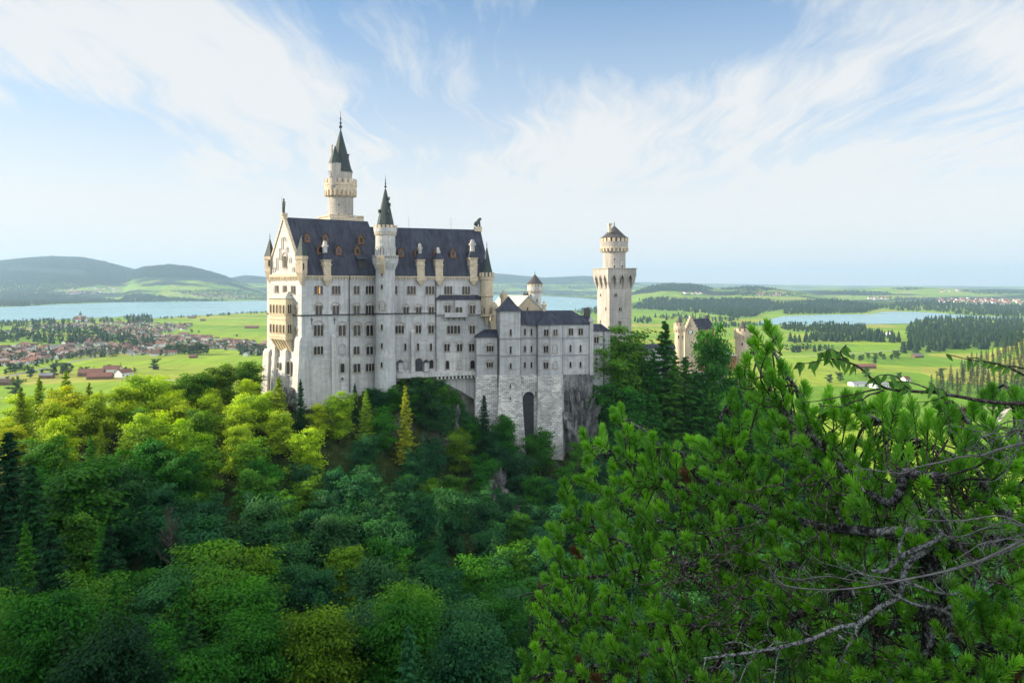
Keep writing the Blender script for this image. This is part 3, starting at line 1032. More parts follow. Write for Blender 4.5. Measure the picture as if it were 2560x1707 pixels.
# slim buttresses
for pl, cv, xa, xb, yt, yb in ((pl1, c1, 523, 553, 942, 1380), (pl2, c2, 289, 312, 1092, 1378)):
    m = MB()
    ua, za = pl.hit(*cv(xa, yt))
    ub = pl.hit(*cv(xb, yt))[0]
    zb = pl.hit(*cv(xb, yb))[1] - 4
    m.loft([[pl.at(ua - 0.15, 0, zb), pl.at(ub + 0.15, 0, zb), pl.at(ub + 0.15, 1.9, zb), pl.at(ua - 0.15, 1.9, zb)], [pl.at(ua, 0, za - 0.9), pl.at(ub, 0, za - 0.9), pl.at(ub, 0.9, za - 0.9), pl.at(ua, 0.9, za - 0.9)],
            [pl.at(ua, 0, za), pl.at(ub, 0, za), pl.at(ub, 0.12, za), pl.at(ua, 0.12, za)]])
    m.build('buttress', M['plinth'], pal)
for ua, ub, zt, d0, d1 in ((-1.2, 3.6, -25.5, 3.0, 1.1), (W1 - 3.6, W1 + 0.3, -19.5, 3.4, 1.0), (W1 - 12, W1 - 9.6, -24, 3.2, 1.6), (7.5, 9.5, -23, 3.2, 1.4)):
    m = MB()
    m.loft([[plg.at(ua - 0.3, 0, BASE), plg.at(ub + 0.3, 0, BASE), plg.at(ub + 0.3, d0, BASE), plg.at(ua - 0.3, d0, BASE)], [plg.at(ua, 0, zt - 1.2), plg.at(ub, 0, zt - 1.2), plg.at(ub, d1, zt - 1.2), plg.at(ua, d1, zt - 1.2)],
            [plg.at(ua, 0, zt), plg.at(ub, 0, zt), plg.at(ub, 0.35, zt), plg.at(ua, 0.35, zt)]])
    m.build('buttress', M['plinth'], pal)
# two-storey throne-hall loggia on the gable, on corbels
plL = plg.off(3.2)
u0 = plL.hit(*c1(93, 700))[0]
u1 = plL.hit(*c1(207, 700))[0]
zt = plL.hit(*c1(150, 690))[1]
zb = plL.hit(*c1(150, 975))[1]
bay = MB()
bay.loft([[plg.at(u0, 0, zb), plg.at(u1, 0, zb), plg.at(u1, 3.2, zb), plg.at(u0, 3.2, zb)], [plg.at(u0, 0, zt), plg.at(u1, 0, zt), plg.at(u1, 3.2, zt), plg.at(u0, 3.2, zt)]])
bays = bay.build('loggia', M['yellow'], pal)
for i in range(6):
    m = MB()
    u = u0 + (i + 0.5) * (u1 - u0) / 6
    m.loft([[plg.at(u - 0.5, 0.2, zb - 4.4), plg.at(u + 0.5, 0.2, zb - 4.4), plg.at(u + 0.5, 0.6, zb - 4.4), plg.at(u - 0.5, 0.6, zb - 4.4)],
            [plg.at(u - 0.5, 0.2, zb - 2.2), plg.at(u + 0.5, 0.2, zb - 2.2), plg.at(u + 0.5, 1.7, zb - 2.2), plg.at(u - 0.5, 1.7, zb - 2.2)],
            [plg.at(u - 0.5, 0.2, zb - 0.003), plg.at(u + 0.5, 0.2, zb - 0.003), plg.at(u + 0.5, 3.1, zb - 0.003), plg.at(u - 0.5, 3.1, zb - 0.003)]])
    m.build('corbel', M['yellow'], bays)
m = MB()
hip_roof(m, [plg.at(u0 - 0.4, 0, zt + 0.003), plg.at(u1 + 0.4, 0, zt + 0.003), plg.at(u1 + 0.4, 3.7, zt + 0.003), plg.at(u0 - 0.4, 3.7, zt + 0.003)], plg.at(u1 - 3.0, 0.4, zt + 2.9))
m.build('loggia_roof', M['lead'], bays)
for y in (805, 832, 953):
    m = MB()
    z = plL.hit(*c1(150, y))[1]
    m.box(plg.at(u0 - 0.2, 3.21, z - 0.2), plg.U * (u1 - u0 + 0.4), plg.n * 0.3, Vector((0, 0, 0.4)))
    m.build('moulding', M['trim'], bays)
for y0, y1 in ((728, 792), (866, 928)):
    for i in range(5):
        u = u0 + (i + 0.5) * (u1 - u0) / 5
        za, zbb = plL.hit(*c1(150, y0))[1], plL.hit(*c1(150, y1))[1]
        window(pal, plL, u, zbb, za, (u1 - u0) / 5 * 0.62, 1, fmat='yellow', name='loggia_arch')
    sd = Plane(plg.at(u1, 3.2, 0), -plg.n)
    window(pal, sd, 1.6, zbb, za, 1.7, 2, fmat='yellow', name='loggia_arch')
# bay with gallery on the east half
ua, zt = pl2.hit(*c2(460, 890))
ub, _ = pl2.hit(*c2(762, 890))
zb = pl2.hit(*c2(600, 990))[1]
m = MB()
m.box(pl2.at(ua, 0, zb), pl2.U * (ub - ua), pl2.n * 0.88, Vector((0, 0, zt - zb)))
bw = m.build('gallery_bay', M['wall'], pal)
m = MB()
zr = pl2.hit(*c2(600, 857))[1]
m.loft([[pl2.at(ua - 0.5, -0.1, zt), pl2.at(ub + 0.5, -0.1, zt), pl2.at(ub + 0.5, 1.6, zt), pl2.at(ua - 0.5, 1.6, zt)], [pl2.at(ua + 1.5, -0.1, zr), pl2.at(ub - 1.5, -0.1, zr), pl2.at(ub - 1.5, 0.2, zr), pl2.at(ua + 1.5, 0.2, zr)]])
m.build('gallery_roof', M['slate'], bw)
uc0, uc1 = pl2.hit(*c2(578, 900))[0], pl2.hit(*c2(662, 900))[0]
m = MB()
m.box(pl2.at(uc0, 0.885, zb + 0.9), pl2.U * (uc1 - uc0), pl2.n * 1.3, Vector((0, 0, zt - zb - 1.3)))
m.build('oriel', M['wall'], bw)
win_at(pal, pl2.off(2.19), c2, 614, 50, 936, 992, 2)
m = MB()
bu0, bu1 = pl2.hit(*c2(508, 1000))[0], pl2.hit(*c2(662, 1000))[0]
m.box(pl2.at(bu0, 0.02, zb - 1.0), pl2.U * (bu1 - bu0), pl2.n * 2.6, Vector((0, 0, 0.7)))
m.box(pl2.at(bu0, 2.3, zb - 0.298), pl2.U * (bu1 - bu0), pl2.n * 0.3, Vector((0, 0, 1.2)))
for i in range(5):
    u = bu0 + 0.6 + i * (bu1 - bu0 - 1.2) / 4
    m.loft([[pl2.at(u - 0.25, 0, zb - 2.6), pl2.at(u + 0.25, 0, zb - 2.6), pl2.at(u + 0.25, 0.3, zb - 2.6), pl2.at(u - 0.25, 0.3, zb - 2.6)], [pl2.at(u - 0.25, 0, zb - 1.003), pl2.at(u + 0.25, 0, zb - 1.003), pl2.at(u + 0.25, 2.2, zb - 1.003), pl2.at(u - 0.25, 2.2, zb - 1.003)]])
m.build('balcony', M['wall'], bw)
# terrace at the foot of the east half
ta, tb = pl2.hit(*c2(183, 1390))[0], pl2.hit(*c2(745, 1390))[0]
zt = pl2.off(3).hit(*c2(460, 1384))[1]
m = MB()
m.box(pl2.at(ta, 0.3, zt - 1.5), pl2.U * (tb - ta), pl2.n * 3.4, Vector((0, 0, 0.5)))
m.box(pl2.at(ta, 3.4, zt - 0.997), pl2.U * (tb - ta), pl2.n * 0.3, Vector((0, 0, 1.3)))
n = 22
for i in range(n):
    u = ta + (i + 0.5) * (tb - ta) / n
    if i > 9:
        m.box(pl2.at(u - 0.35, 0.3, zt - 2.7), pl2.U * 0.7, pl2.n * 3.2, Vector((0, 0, 1.197)))
    m.box(pl2.at(u - 0.18, 3.35, zt - 0.99), pl2.U * 0.36, pl2.n * 0.42, Vector((0, 0, 1.42)))
m.build('terrace', M['plinth'], pal)
# roof dormers: small orange wooden gables
slopes = {1: (pl1, ZE, ZR1, W1 / 2), 2: (pl2, ZE, ZR2, 13.0)}


def on_roof(px, py, which):
    """point of the front roof slope on a sight line"""
    if which == 1:
        a, b, c = zz(A1 + o1, ZE), zz(B1 + o1, ZE), zz(ridge1[0], ZR1)
    else:
        a, b, c = zz(A2 + o2, ZE), zz(B2 + o2, ZE), zz(ridge2[0], ZR2)
    nn = (b - a).cross(c - a)
    dd = pt(px, py, 1.0)
    return dd * (a.dot(nn) / dd.dot(nn))


for cv, which, lst in ((c1, 1, ((355, 266, 1), (481, 268, 1), (446, 350, 1.15), (574, 356, 1.1), (731, 280, 1.1), (704, 358, 1.1))), (c2, 2, ((222, 572, 1.1), (331, 574, 1.1), (459, 577, 1.15), (573, 578, 1.1), (690, 572, 1.0)))):
    pl = pl1 if which == 1 else pl2
    for x, y, s in lst:
        p = on_roof(*cv(x, y + 18), which)
        p2_ = Plane(p, pl.U)
        w, h = 1.15 * s, 3.0 * s
        m = MB()
        fr = [p2_.at(-w, 1.0, p.z - 0.8), p2_.at(w, 1.0, p.z - 0.8), p2_.at(w, 1.0, p.z + h * 0.55), p2_.at(0, 1.0, p.z + h), p2_.at(-w, 1.0, p.z + h * 0.55)]
        m.loft([[q - pl.n * 4.2 for q in fr], fr])
        dm = m.build('dormer', M['wood'], pal)
        m = MB()
        for sgn in (-1, 1):
            a, b = p2_.at(sgn * (w + 0.35), 1.3, p.z + h * 0.42), p2_.at(0, 1.3, p.z + h + 0.15)
            m.loft([[a, b, b - pl.n * 4.6, a - pl.n * 4.6], [a + Vector((0, 0, .2)), b + Vector((0, 0, .2)), b - pl.n * 4.6 + Vector((0, 0, .2)), a - pl.n * 4.6 + Vector((0, 0, .2))]])
        m.build('dormer_roof', M['brownroof'], dm)
        m = MB()
        m.poly([p2_.at(q[0], 1.06, q[1]) for q in arch_out(-w * 0.5, w * 0.5, p.z, p.z + h * 0.62)])
        m.build('pane', M['glass'], dm)
# stone wall dormers carrying chimney stacks
for cv, which, x, yb, w, yt, cx, cw, ct, pyr in ((c1, 1, 498, 497, 58, 416, 495, 34, 285, 383), (c2, 2, 357, 702, 56, 617, 358, 26, 508, 597), (c2, 2, 481, 705, 56, 617, 482, 24, 535, 597), (c2, 2, 713, 708, 56, 605, 714, 34, 482, 575)):
    pl = (pl1 if which == 1 else pl2).off(0.5)
    ua, zt = pl.hit(*cv(x - w / 2, yt))
    ub, _ = pl.hit(*cv(x + w / 2, yt))
    zb = pl.hit(*cv(x, yb))[1]
    zp = pl.hit(*cv(x, pyr))[1]
    zc = pl.hit(*cv(x, ct))[1]
    uc = pl.hit(*cv(cx, ct))[0]
    cwid = pl.hit(*cv(cx + cw / 2, ct))[0] - uc
    m = MB()
    m.box(pl.at(ua + 0.2, -7.0, zb - 2.5), pl.U * (ub - ua - 0.4), pl.n * 7.3, Vector((0, 0, zt - zb + 2.0)))
    m.box(pl.at(ua - 0.1, -6.8, zt - 0.5), pl.U * (ub - ua + 0.2), pl.n * 7.4, Vector((0, 0, 0.5)))
    m.box(pl.at(ua - 0.1, -3.0, (zt + zb) / 2), pl.U * (ub - ua + 0.2), pl.n * 3.5, Vector((0, 0, 0.4)))
    st = m.build('wall_dormer', M['trim'], pal)
    m = MB()
    hip_roof(m, [pl.at(ua - 0.3, -6.5, zt + 0.004), pl.at(ub + 0.3, -6.5, zt + 0.004), pl.at(ub + 0.3, 0.8, zt + 0.004), pl.at(ua - 0.3, 0.8, zt + 0.004)], pl.at((ua + ub) / 2, -2.5, zp + 2.4))
    m.build('dormer_roof', M['slate'], st)
    m = MB()
    an = math.atan2(pl.U.y, pl.U.x)
    for k, (dz0, dz1, s) in enumerate(((zp, zc - 2.4, 0.85), (zc - 2.38, zc - 1.6, 1.25), (zc - 1.58, zc - 0.6, 0.8), (zc - 0.58, zc, 0.55))):
        m.cbox(pl.at(uc, -2.0, dz0 - (2 if k == 0 else 0)), cwid * 1.7 * s, cwid * 1.7 * s, dz1 - dz0 + (2 if k == 0 else 0), an)
    m.build('chimney_stack', M['plinth'], st)
    m = MB()
    cz = 3.4
    m.loft([[pl.at(uc - 0.3, -0.5, 0.2), pl.at(uc + 0.3, -0.5, 0.2), pl.at(uc + 0.3, 0.1, 0.2), pl.at(uc - 0.3, 0.1, 0.2)], [pl.at(ua, -0.5, 2.3), pl.at(ub, -0.5, 2.3), pl.at(ub, 0.8, 2.3), pl.at(ua, 0.8, 2.3)],
            [pl.at(ua, -0.5, cz), pl.at(ub, -0.5, cz), pl.at(ub, 0.8, cz), pl.at(ua, 0.8, cz)]])
    m.build('corbel', M['trim'], st)
# plain dark dormer low on the west roof
p = on_roof(*c1(740, 470), 1)
q = Plane(p, U1)
m = MB()
m.box(q.at(-1.3, -3, p.z - 0.5), q.U * 2.6, q.n * 3.6, Vector((0, 0, 3.6)))
dm = m.build('dormer', M['brownroof'], pal)
m = MB()
m.loft([[q.at(-2.2, 1.3, p.z + 3.0), q.at(2.2, 1.3, p.z + 3.0), q.at(1.7, -6, p.z + 6.2), q.at(-1.7, -6, p.z + 6.2)], [q.at(-2.2, 1.3, p.z + 3.25), q.at(2.2, 1.3, p.z + 3.25), q.at(1.7, -6, p.z + 6.45), q.at(-1.7, -6, p.z + 6.45)]])
m.build('dormer_roof', M['slate'], dm)
# lightning rods on the ridge
for px, py, d in ((885 / K + 0, 520, 322), (276 * .34 + 845.3, 525, 326), (560 * .34 + 845.3, 527, 331)):
    p = pt(px, py, d)
    m = MB()
    m.tube([p, p + Vector((0, 0, 5.2))], 0.05, 4)
    m.build('lightning_rod', M['darkline'], pal)


def merlons(par, c, r, z0, z1, n, frac, th, mat, name='merlon'):
    for j in range(n):
        a = 2 * math.pi * j / n
        w = 2 * math.pi * r / n * frac
        d = Vector((math.cos(a), math.sin(a), 0))
        t = Vector((-d.y, d.x, 0))
        q = MB()
        q.box(Vector((c[0], c[1], z0)) + d * (r - th) - t * w / 2, t * w, d * th, Vector((0, 0, z1 - z0)))
        q.build(name, M[mat], par)


def corner_turret(name, label, px, d, zbot, zbody, zeave, ztip, r, mat, n=8, corb=4.0, wins=()):
    c = pt(px, 700, d)
    c.z = zbody
    t = thing(name, label, 'turret', c)
    m = MB()
    m.lathe(c, [(0.25, zbot), (r * 0.7, zbot + corb * 0.6), (r, zbot + corb), (r, zeave - 1.6), (r + 0.3, zeave - 1.2), (r + 0.3, zeave)], n, R(22))
    m.build('turret_wall', M[mat], t)
    m = MB()
    spire(m, c, r + 0.35, zeave + 0.004, ztip, n, R(22))
    m.build('spire', M['copper'], t)
    finial(t, c, ztip - 0.3, 2.4, 0.1)
    for ang, z0, z1 in wins:
        pln = Plane(c + Vector((math.sin(ang), -math.cos(ang), 0)) * (r * 0.93), (math.cos(ang), math.sin(ang)))
        window(t, pln, 0, z0, z1, 0.95, 1, fmat=mat)
    return t


def zpx(y, d):
    return (YH - y) / F * d


def dz(cv, x, y, d):
    return pt(*cv(x, y), d).z


corner_turret('corner_turret', 'square-bodied corner turret with green spire at the south corner of the west gable', *[c1(319, 0)[0], 288.5], dz(c1, 0, 600, 288), dz(c1, 0, 500, 288), dz(c1, 0, 392, 288), dz(c1, 0, 243, 288), 2.15, 'trim', 4, 5, ((R(34), dz(c1, 0, 490, 288), dz(c1, 0, 440, 288)),))
corner_turret('corner_turret', 'slim corner turret with dark spire at the far corner of the west gable', *[c1(97, 0)[0], 309], dz(c1, 0, 585, 309), dz(c1, 0, 480, 309), dz(c1, 0, 395, 309), dz(c1, 0, 262, 309), 2.0, 'trim', 4, 5, ((R(10), dz(c1, 0, 465, 309), dz(c1, 0, 420, 309)),))
cpx = c2(803, 0)[0]
t = corner_turret('corner_turret', 'round sandstone turret with green spire on the east corner of the palace', cpx, 322, dz(c2, 0, 1070, 322), dz(c2, 0, 900, 322), dz(c2, 0, 735, 322), dz(c2, 0, 525, 322), 2.55, 'yellow', 16, 9,
                  [(a, dz(c2, 0, y1, 322), dz(c2, 0, y0, 322)) for a in (R(-25), R(45)) for y0, y1 in ((805, 852), (940, 985))])
m = MB()
cc = pt(cpx, 700, 322)
merlons(t, cc, 3.2, dz(c2, 0, 736, 322), dz(c2, 0, 706, 322), 12, 0.55, 0.4, 'trim')
for y in (735, 862, 995):
    z = dz(c2, 0, y, 322)
    m = MB()
    m.lathe(cc, [(2.6, z - 0.5), (3.0, z - 0.3), (3.0, z + 0.1), (2.6, z + 0.2)], 16, R(22))
    m.build('moulding', M['trim'], t)

# statues on the gables
st = thing('knight_statue', 'bronze statue of a standing knight with lance on the west gable', 'statue', zz(E1, ZR1 + 2.0))
c = zz(E1, ZR1 + 2.0)
m = MB()
for s in (-1, 1):
    m.tube([c + UG * 0.4 * s, c + UG * 0.42 * s + Vector((0, 0, 1.3)), c + UG * 0.3 * s + Vector((0, 0, 2.6))], [0.26, 0.3, 0.4], 8)
    m.tube([c + UG * 0.55 * s + Vector((0, 0, 4.3)), c + UG * 0.95 * s + Vector((0, 0, 3.4)), c + UG * (1.0 if s > 0 else 1.25) * s + Vector((0, 0, 3.0 if s > 0 else 4.1))], [0.28, 0.22, 0.18], 8)
m.lathe(c, [(0.55, c.z + 2.3), (0.62, c.z + 2.8), (0.5, c.z + 3.4), (0.75, c.z + 4.2), (0.5, c.z + 4.6), (0.2, c.z + 4.75), (0.36, c.z + 5.0), (0.4, c.z + 5.35), (0.2, c.z + 5.7), (0.05, c.z + 5.85)], 10)
m.build('knight_figure', M['bronze'], st, True)
m = MB()
m.tube([c - UG * 1.3 + Vector((0, 0, 0.1)), c - UG * 1.45 + Vector((0, 0, 6.6))], [0.07, 0.05], 5)
m.build('lance', M['bronze'], st)
m = MB()
m.lathe(c + UG * 0.9 + plg.n * 0.5, [(0.05, c.z + 1.1), (0.55, c.z + 1.6), (0.62, c.z + 2.6), (0.05, c.z + 3.0)], 8)
m.build('shield', M['bronze'], st)
m = MB()
m.cbox(c - Vector((0, 0, 1.0)), 2.0, 1.7, 1.0, TG)
m.build('pedestal', M['trim'], st)
c = zz(B2 + N2 * 13 - U2 * 1.2, ZR2 + 1.7)
li = thing('lion_statue', 'bronze seated lion statue on the east end of the palace roof', 'statue', c)
m = MB()
m.tube([c - U2 * 1.2 + Vector((0, 0, 0.5)), c - U2 * 0.8 + Vector((0, 0, 1.3)), c + U2 * 0.2 + Vector((0, 0, 2.2)), c + U2 * 0.7 + Vector((0, 0, 3.1)), c + U2 * 1.2 + Vector((0, 0, 3.5)), c + U2 * 1.7 + Vector((0, 0, 3.3))], [0.75, 0.95, 0.8, 0.75, 0.6, 0.3], 10)
for s in (-1, 1):
    m.tube([c + U2 * 0.6 + N2 * 0.4 * s + Vector((0, 0, 2.2)), c + U2 * 0.9 + N2 * 0.4 * s + Vector((0, 0, 1.0)), c + U2 * 0.9 + N2 * 0.4 * s, c + U2 * 1.2 + N2 * 0.4 * s], [0.34, 0.27, 0.24, 0.2], 8)
    m.tube([c - U2 * 0.9 + N2 * 0.6 * s + Vector((0, 0, 0.9)), c - U2 * 0.2 + N2 * 0.7 * s + Vector((0, 0, 0.8)), c - U2 * 0.5 + N2 * 0.7 * s, c + U2 * 0.2 + N2 * 0.7 * s], [0.45, 0.35, 0.24, 0.2], 8)
m.build('lion_figure', M['bronze'], li, True)
m = MB()
m.cbox(c - Vector((0, 0, 2.2)), 3.2, 2.2, 2.2, T2)
m.build('pedestal', M['trim'], li)

# ---- stair tower at the bend of the south front
SD = 303.5
sc = pt(c1(906, 0)[0], 700, SD)
k1 = 360 / 1008 / F * SD
rS = 67 * k1
tw = thing('stair_tower', 'round white stair tower with balcony and dark spire on the south front', 'tower', zz(sc, -42))


def zS(y):
    return dz(c2, 0, y, SD - 3)


m = MB()
m.lathe(sc, [(rS * 1.14, BASE), (rS * 1.10, zS(1450)), (rS * 1.03, zS(1270)), (rS, zS(1262)), (rS, zS(690)), (rS * 1.05, zS(680)), (rS * 1.28, zS(645)), (rS * 1.34, zS(625)), (rS * 1.34, zS(618))], 32)
m.build('tower_shaft', M['wall'], tw)
rU = rS * 1.02
m = MB()
m.lathe(sc, [(rU, zS(640)), (rU, zS(455)), (rU * 1.05, zS(448)), (rU * 1.17, zS(428)), (rU * 1.2, zS(402))], 32)
m.build('upper_shaft', M['plinth'], tw)
m = MB()
merlons(tw, sc, rU * 1.2, zS(402) + 0.004, zS(386), 16, 0.56, 0.5, 'trim')
merlons(tw, sc, rU * 1.12, zS(452), zS(440), 24, 0.5, 0.5, 'trim', 'corbel')
m = MB()
rB = rS * 1.34
m.lathe(sc, [(rB, zS(618) + 0.004), (rB + 0.12, zS(616)), (rB + 0.12, zS(612)), (rB, zS(612))], 32)
m.ring_boxes(sc, rB, zS(612), zS(596), 30, 0.45, 0.25)
m.lathe(sc, [(rB - 0.3, zS(596)), (rB + 0.1, zS(596)), (rB + 0.1, zS(590)), (rB - 0.3, zS(590))], 32)
m.build('balcony', M['plinth'], tw)
m = MB()
m.lathe(sc, [(rU * 0.99, zS(402) - 0.2), (rU * 0.87, zS(386)), (rU * 0.8, zS(355)), (rU * 0.42, zS(240)), (rU * 0.1, zS(140))], 8, R(10))
sp = m.build('spire', M['copper'], tw)
for a, f_ in ((R(-60), 0.3), (R(40), 0.28), (R(60), 0.5), (R(62), 0.68)):
    r_ = rU * (0.87 - 0.75 * f_)
    z = zS(370) + (zS(140) - zS(370)) * f_
    m = MB()
    d = Vector((math.sin(a), -math.cos(a), 0))
    m.cbox(zz(sc + d * r_, z), 0.8, 0.9, 1.3, a)
    m.build('lucarne', M['copper'], sp)
finial(tw, sc, zS(142), zS(42) - zS(142), 0.2)


def cyl_win(par, c, r, ang, z0, z1, w, n=1, fmat='surround', **kw):
    d = Vector((math.sin(ang), -math.cos(ang), 0))
    pln = Plane(Vector((c.x, c.y, 0)) + d * (r * math.cos(min(0.9, w / 2 / r)) + 0.03), (math.cos(ang), math.sin(ang)))
    return window(par, pln, 0, z0, z1, w, n, fmat=fmat, **kw)


fa = R(-11)
for y0, y1, w, n, h in ((500, 530, 0.95, 1, False), (590, 622, 0.95, 1, False), (724, 770, 2.6, 2, True), (868, 906, 0.95, 1, False), (998, 1036, 0.95, 1, False), (1132, 1170, 1.0, 1, False)):
    cyl_win(tw, sc, rS * (1.05 if y0 > 1100 else 1.0), fa, dz(c1, 0, y1, 300), dz(c1, 0, y0, 300), w, n, head=h)
for k in range(-3, 4):
    a = fa + k * R(40)
    cyl_win(tw, sc, rU, a, zS(590), zS(528), 2.0, 1, blind=(k != 0), sill=False, fmat='plinth', glass='wood', name='arcade_niche')
m = MB()
z = zS(988)
m.lathe(sc, [(rS - 0.1, z), (rS + 0.35, z), (rS + 0.35, z + 0.45), (rS - 0.1, z + 0.45)], 32)
m.build('string_course', M['darkline'], tw)
m = MB()
dd = Vector((math.sin(fa), -math.cos(fa), 0))
bx = Plane(zz(sc, 0) + dd * (rS * 0.9), (math.cos(fa), math.sin(fa)))
m.loft([[bx.at(-0.9, 0, zS(730)), bx.at(0.9, 0, zS(730)), bx.at(0.9, 0.9, zS(700)), bx.at(-0.9, 0.9, zS(700))], [bx.at(-1.5, 0, zS(655)), bx.at(1.5, 0, zS(655)), bx.at(1.5, 2.2, zS(655)), bx.at(-1.5, 2.2, zS(655))],
        [bx.at(-1.5, 0, zS(592)), bx.at(1.5, 0, zS(592)), bx.at(1.5, 2.6, zS(592)), bx.at(-1.5, 2.6, zS(592))]])
m.build('balcony_pulpit', M['trim'], tw)

# ---- great north tower behind the palace
ND = 338.0
nc = pt(c6(330, 0)[0], 600, ND)
kN = 220 / 1015 / F * ND


def zN(y):
    return dz(c6, 0, y, ND - 3)


nt_ = thing('north_tower', 'tallest round tower with dark pointed spire rising behind the palace roof', 'tower', zz(nc, -40))
rN = 143 * kN
m = MB()
m.lathe(nc, [(rN, -45), (rN, zN(1080)), (rN, zN(1075))], 36)
m.build('tower_shaft', M['tower'], nt_)
m = MB()
m.lathe(nc, [(rN * 1.02, zN(1070)), (rN * 1.10, zN(1040)), (rN * 1.24, zN(1000)), (rN * 1.26, zN(950)), (rN * 1.30, zN(940)), (rN * 1.30, zN(915)), (rN * 1.12, zN(915))], 36)
m.build('gallery', M['trim'], nt_)
m = MB()
merlons(nt_, nc, rN * 1.27, zN(1060), zN(985), 22, 0.38, rN * 0.25, 'trim', 'corbel')
merlons(nt_, nc, rN * 1.29, zN(914.8), zN(865), 18, 0.55, 0.5, 'trim')
rM = rN * 0.91
m = MB()
m.lathe(nc, [(rM, zN(1000)), (rM, zN(790)), (rM * 1.06, zN(782))], 32)
m.build('upper_shaft', M['tower'], nt_)
m = MB()
m.lathe(nc, [(rM * 1.08, zN(781)), (rM * 0.90, zN(720)), (rM * 0.62, zN(570)), (rM * 0.34, zN(430)), (rM * 0.08, zN(300))], 10, R(12))
sp = m.build('spire', M['copper'], nt_)
m = MB()
p = nc + Vector((1, -0.3, 0)).normalized() * rM * 0.66
m.cbox(zz(p, zN(640)), 1.3, 1.3, 2.6, 0.3)
m.cbox(zz(p, zN(583)), 1.8, 1.8, 0.4, 0.3)
m.build('lucarne', M['brownroof'], sp)
finial(nt_, nc, zN(300), zN(68) - zN(300), 0.3)
# stair turret hugging the upper shaft
tcn = pt(c6(266, 0)[0], 600, ND - 4.5)
m = MB()
rT = 68 * kN
m.lathe(tcn, [(0.4, zN(1115)), (rT * 0.6, zN(1050)), (rT, zN(950)), (rT, zN(705)), (rT * 1.06, zN(692))], 20)
tt = m.build('side_turret', M['tower'], nt_)
m = MB()
m.lathe(tcn, [(rT * 1.12, zN(691)), (rT * 0.62, zN(600)), (0.1, zN(490))], 10)
m.build('turret_cone', M['copper'], tt)
m = MB()
p = tcn + Vector((-1.6, 0.8, 0))
m.lathe(p, [(0.4, zN(600)), (0.4, zN(490)), (0.6, zN(488)), (0.3, zN(470))], 8)
m.build('chimney_stack', M['trim'], tt)
cyl_win(nt_, tcn, rT, R(-45), zN(848), zN(780), 1.2, 1, blind=True, fmat='plinth')
for x, y0, y1, w in ((372, 1152, 1176, 0.9), (370, 1265, 1300, 1.0), (455, 1268, 1300, 0.9)):
    a = math.asin(max(-0.95, min(0.95, (x - 328) * kN / rN))) - R(13)
    cyl_win(nt_, nc, rN, a, zN(y1), zN(y0), w, 1, fmat='plinth', sill=False)
m = MB()
an = T1
for s in (0,):
    m.cbox(zz(nc, zN(1350) - 4), 15.5, 15.5, zN(1320) - zN(1350) + 4, an)
n = 12
u_, w_ = Vector((math.cos(an), math.sin(an), 0)), Vector((-math.sin(an), math.cos(an), 0))
for sgn, a_, b_ in ((-1, u_, w_), (1, u_, w_), (-1, w_, u_), (1, w_, u_)):
    for i in range(n):
        p = zz(nc, zN(1320)) + b_ * (7.5 * sgn) + a_ * (-7.4 + 14.8 * i / (n - 1))
        m.cbox(p, 0.5, 0.5, zN(1303) - zN(1320), an)
    m.box(zz(nc, zN(1303)) + b_ * (7.5 * sgn - 0.3) - a_ * 7.75, a_ * 15.5, b_ * 0.6, Vector((0, 0, 0.45 + 0.004 * (a_ is u_))))
m.build('balustrade', M['trim'], nt_)

# ---- bower range with its turret and bay
K3 = pt(c3(135, 0)[0], 800, 316)
T3 = R(10)
pl3 = Plane(K3, (math.cos(T3), math.sin(T3)))
bow = thing('bower_wing', 'lower white wing with square turret and polygonal bay on rough stone base', 'castle building', zz(pl3.at(35, -5, 0), -40))


def span(pl, xa, xb, y):
    return pl.hit(*c3(xa, y))[0], pl.hit(*c3(xb, y))[0]


def z3(y, pl=None, x=600):
    return (pl or pl3).hit(*c3(x, y))[1]


def rblock(name, pl, xa, xb, yt, yb, depth, par, batter=0.0, mats=('wall', 'rustic')):
    ua, ub = span(pl, xa, xb, yt)
    zt, zb = pl.hit(*c3((xa + xb) / 2, yt))[1], pl.hit(*c3((xa + xb) / 2, yb))[1]
    m = MB()
    m.prism([pl.at(ua, 0, 0), pl.at(ub, 0, 0), pl.at(ub, -depth, 0), pl.at(ua, -depth, 0)], zb, zt)
    o = m.build(name + '_wall' if name else 'wall', M[mats[0]], par)
    m = MB()
    lo = -78.0
    b = batter
    m.loft([[pl.at(ua - b, b, lo), pl.at(ub + b, b, lo), pl.at(ub + b, -depth, lo), pl.at(ua - b, -depth, lo)], [pl.at(ua - .12, .12, zb), pl.at(ub + .12, .12, zb), pl.at(ub + .12, -depth, zb), pl.at(ua - .12, -depth, zb)]])
    m.build('stone_base', M[mats[1]], par)
    return ua, ub, zt, zb


def band(m, pl, ua, ub, y, x=600, sides=True, d=0.3):
    z = pl.hit(*c3(x, y))[1]
    m.box(pl.at(ua - (d if sides else 0), -2 if sides else 0, z - 0.2), pl.U * (ub - ua + (2 * d if sides else 0)), pl.n * ((2 if sides else 0) + d), Vector((0, 0, 0.42)))


plA, plB, plC, plD, plE = pl3.off(0), pl3.off(3.4), pl3.off(-0.6), pl3.off(0.2), pl3.off(0.1)
bands = MB()
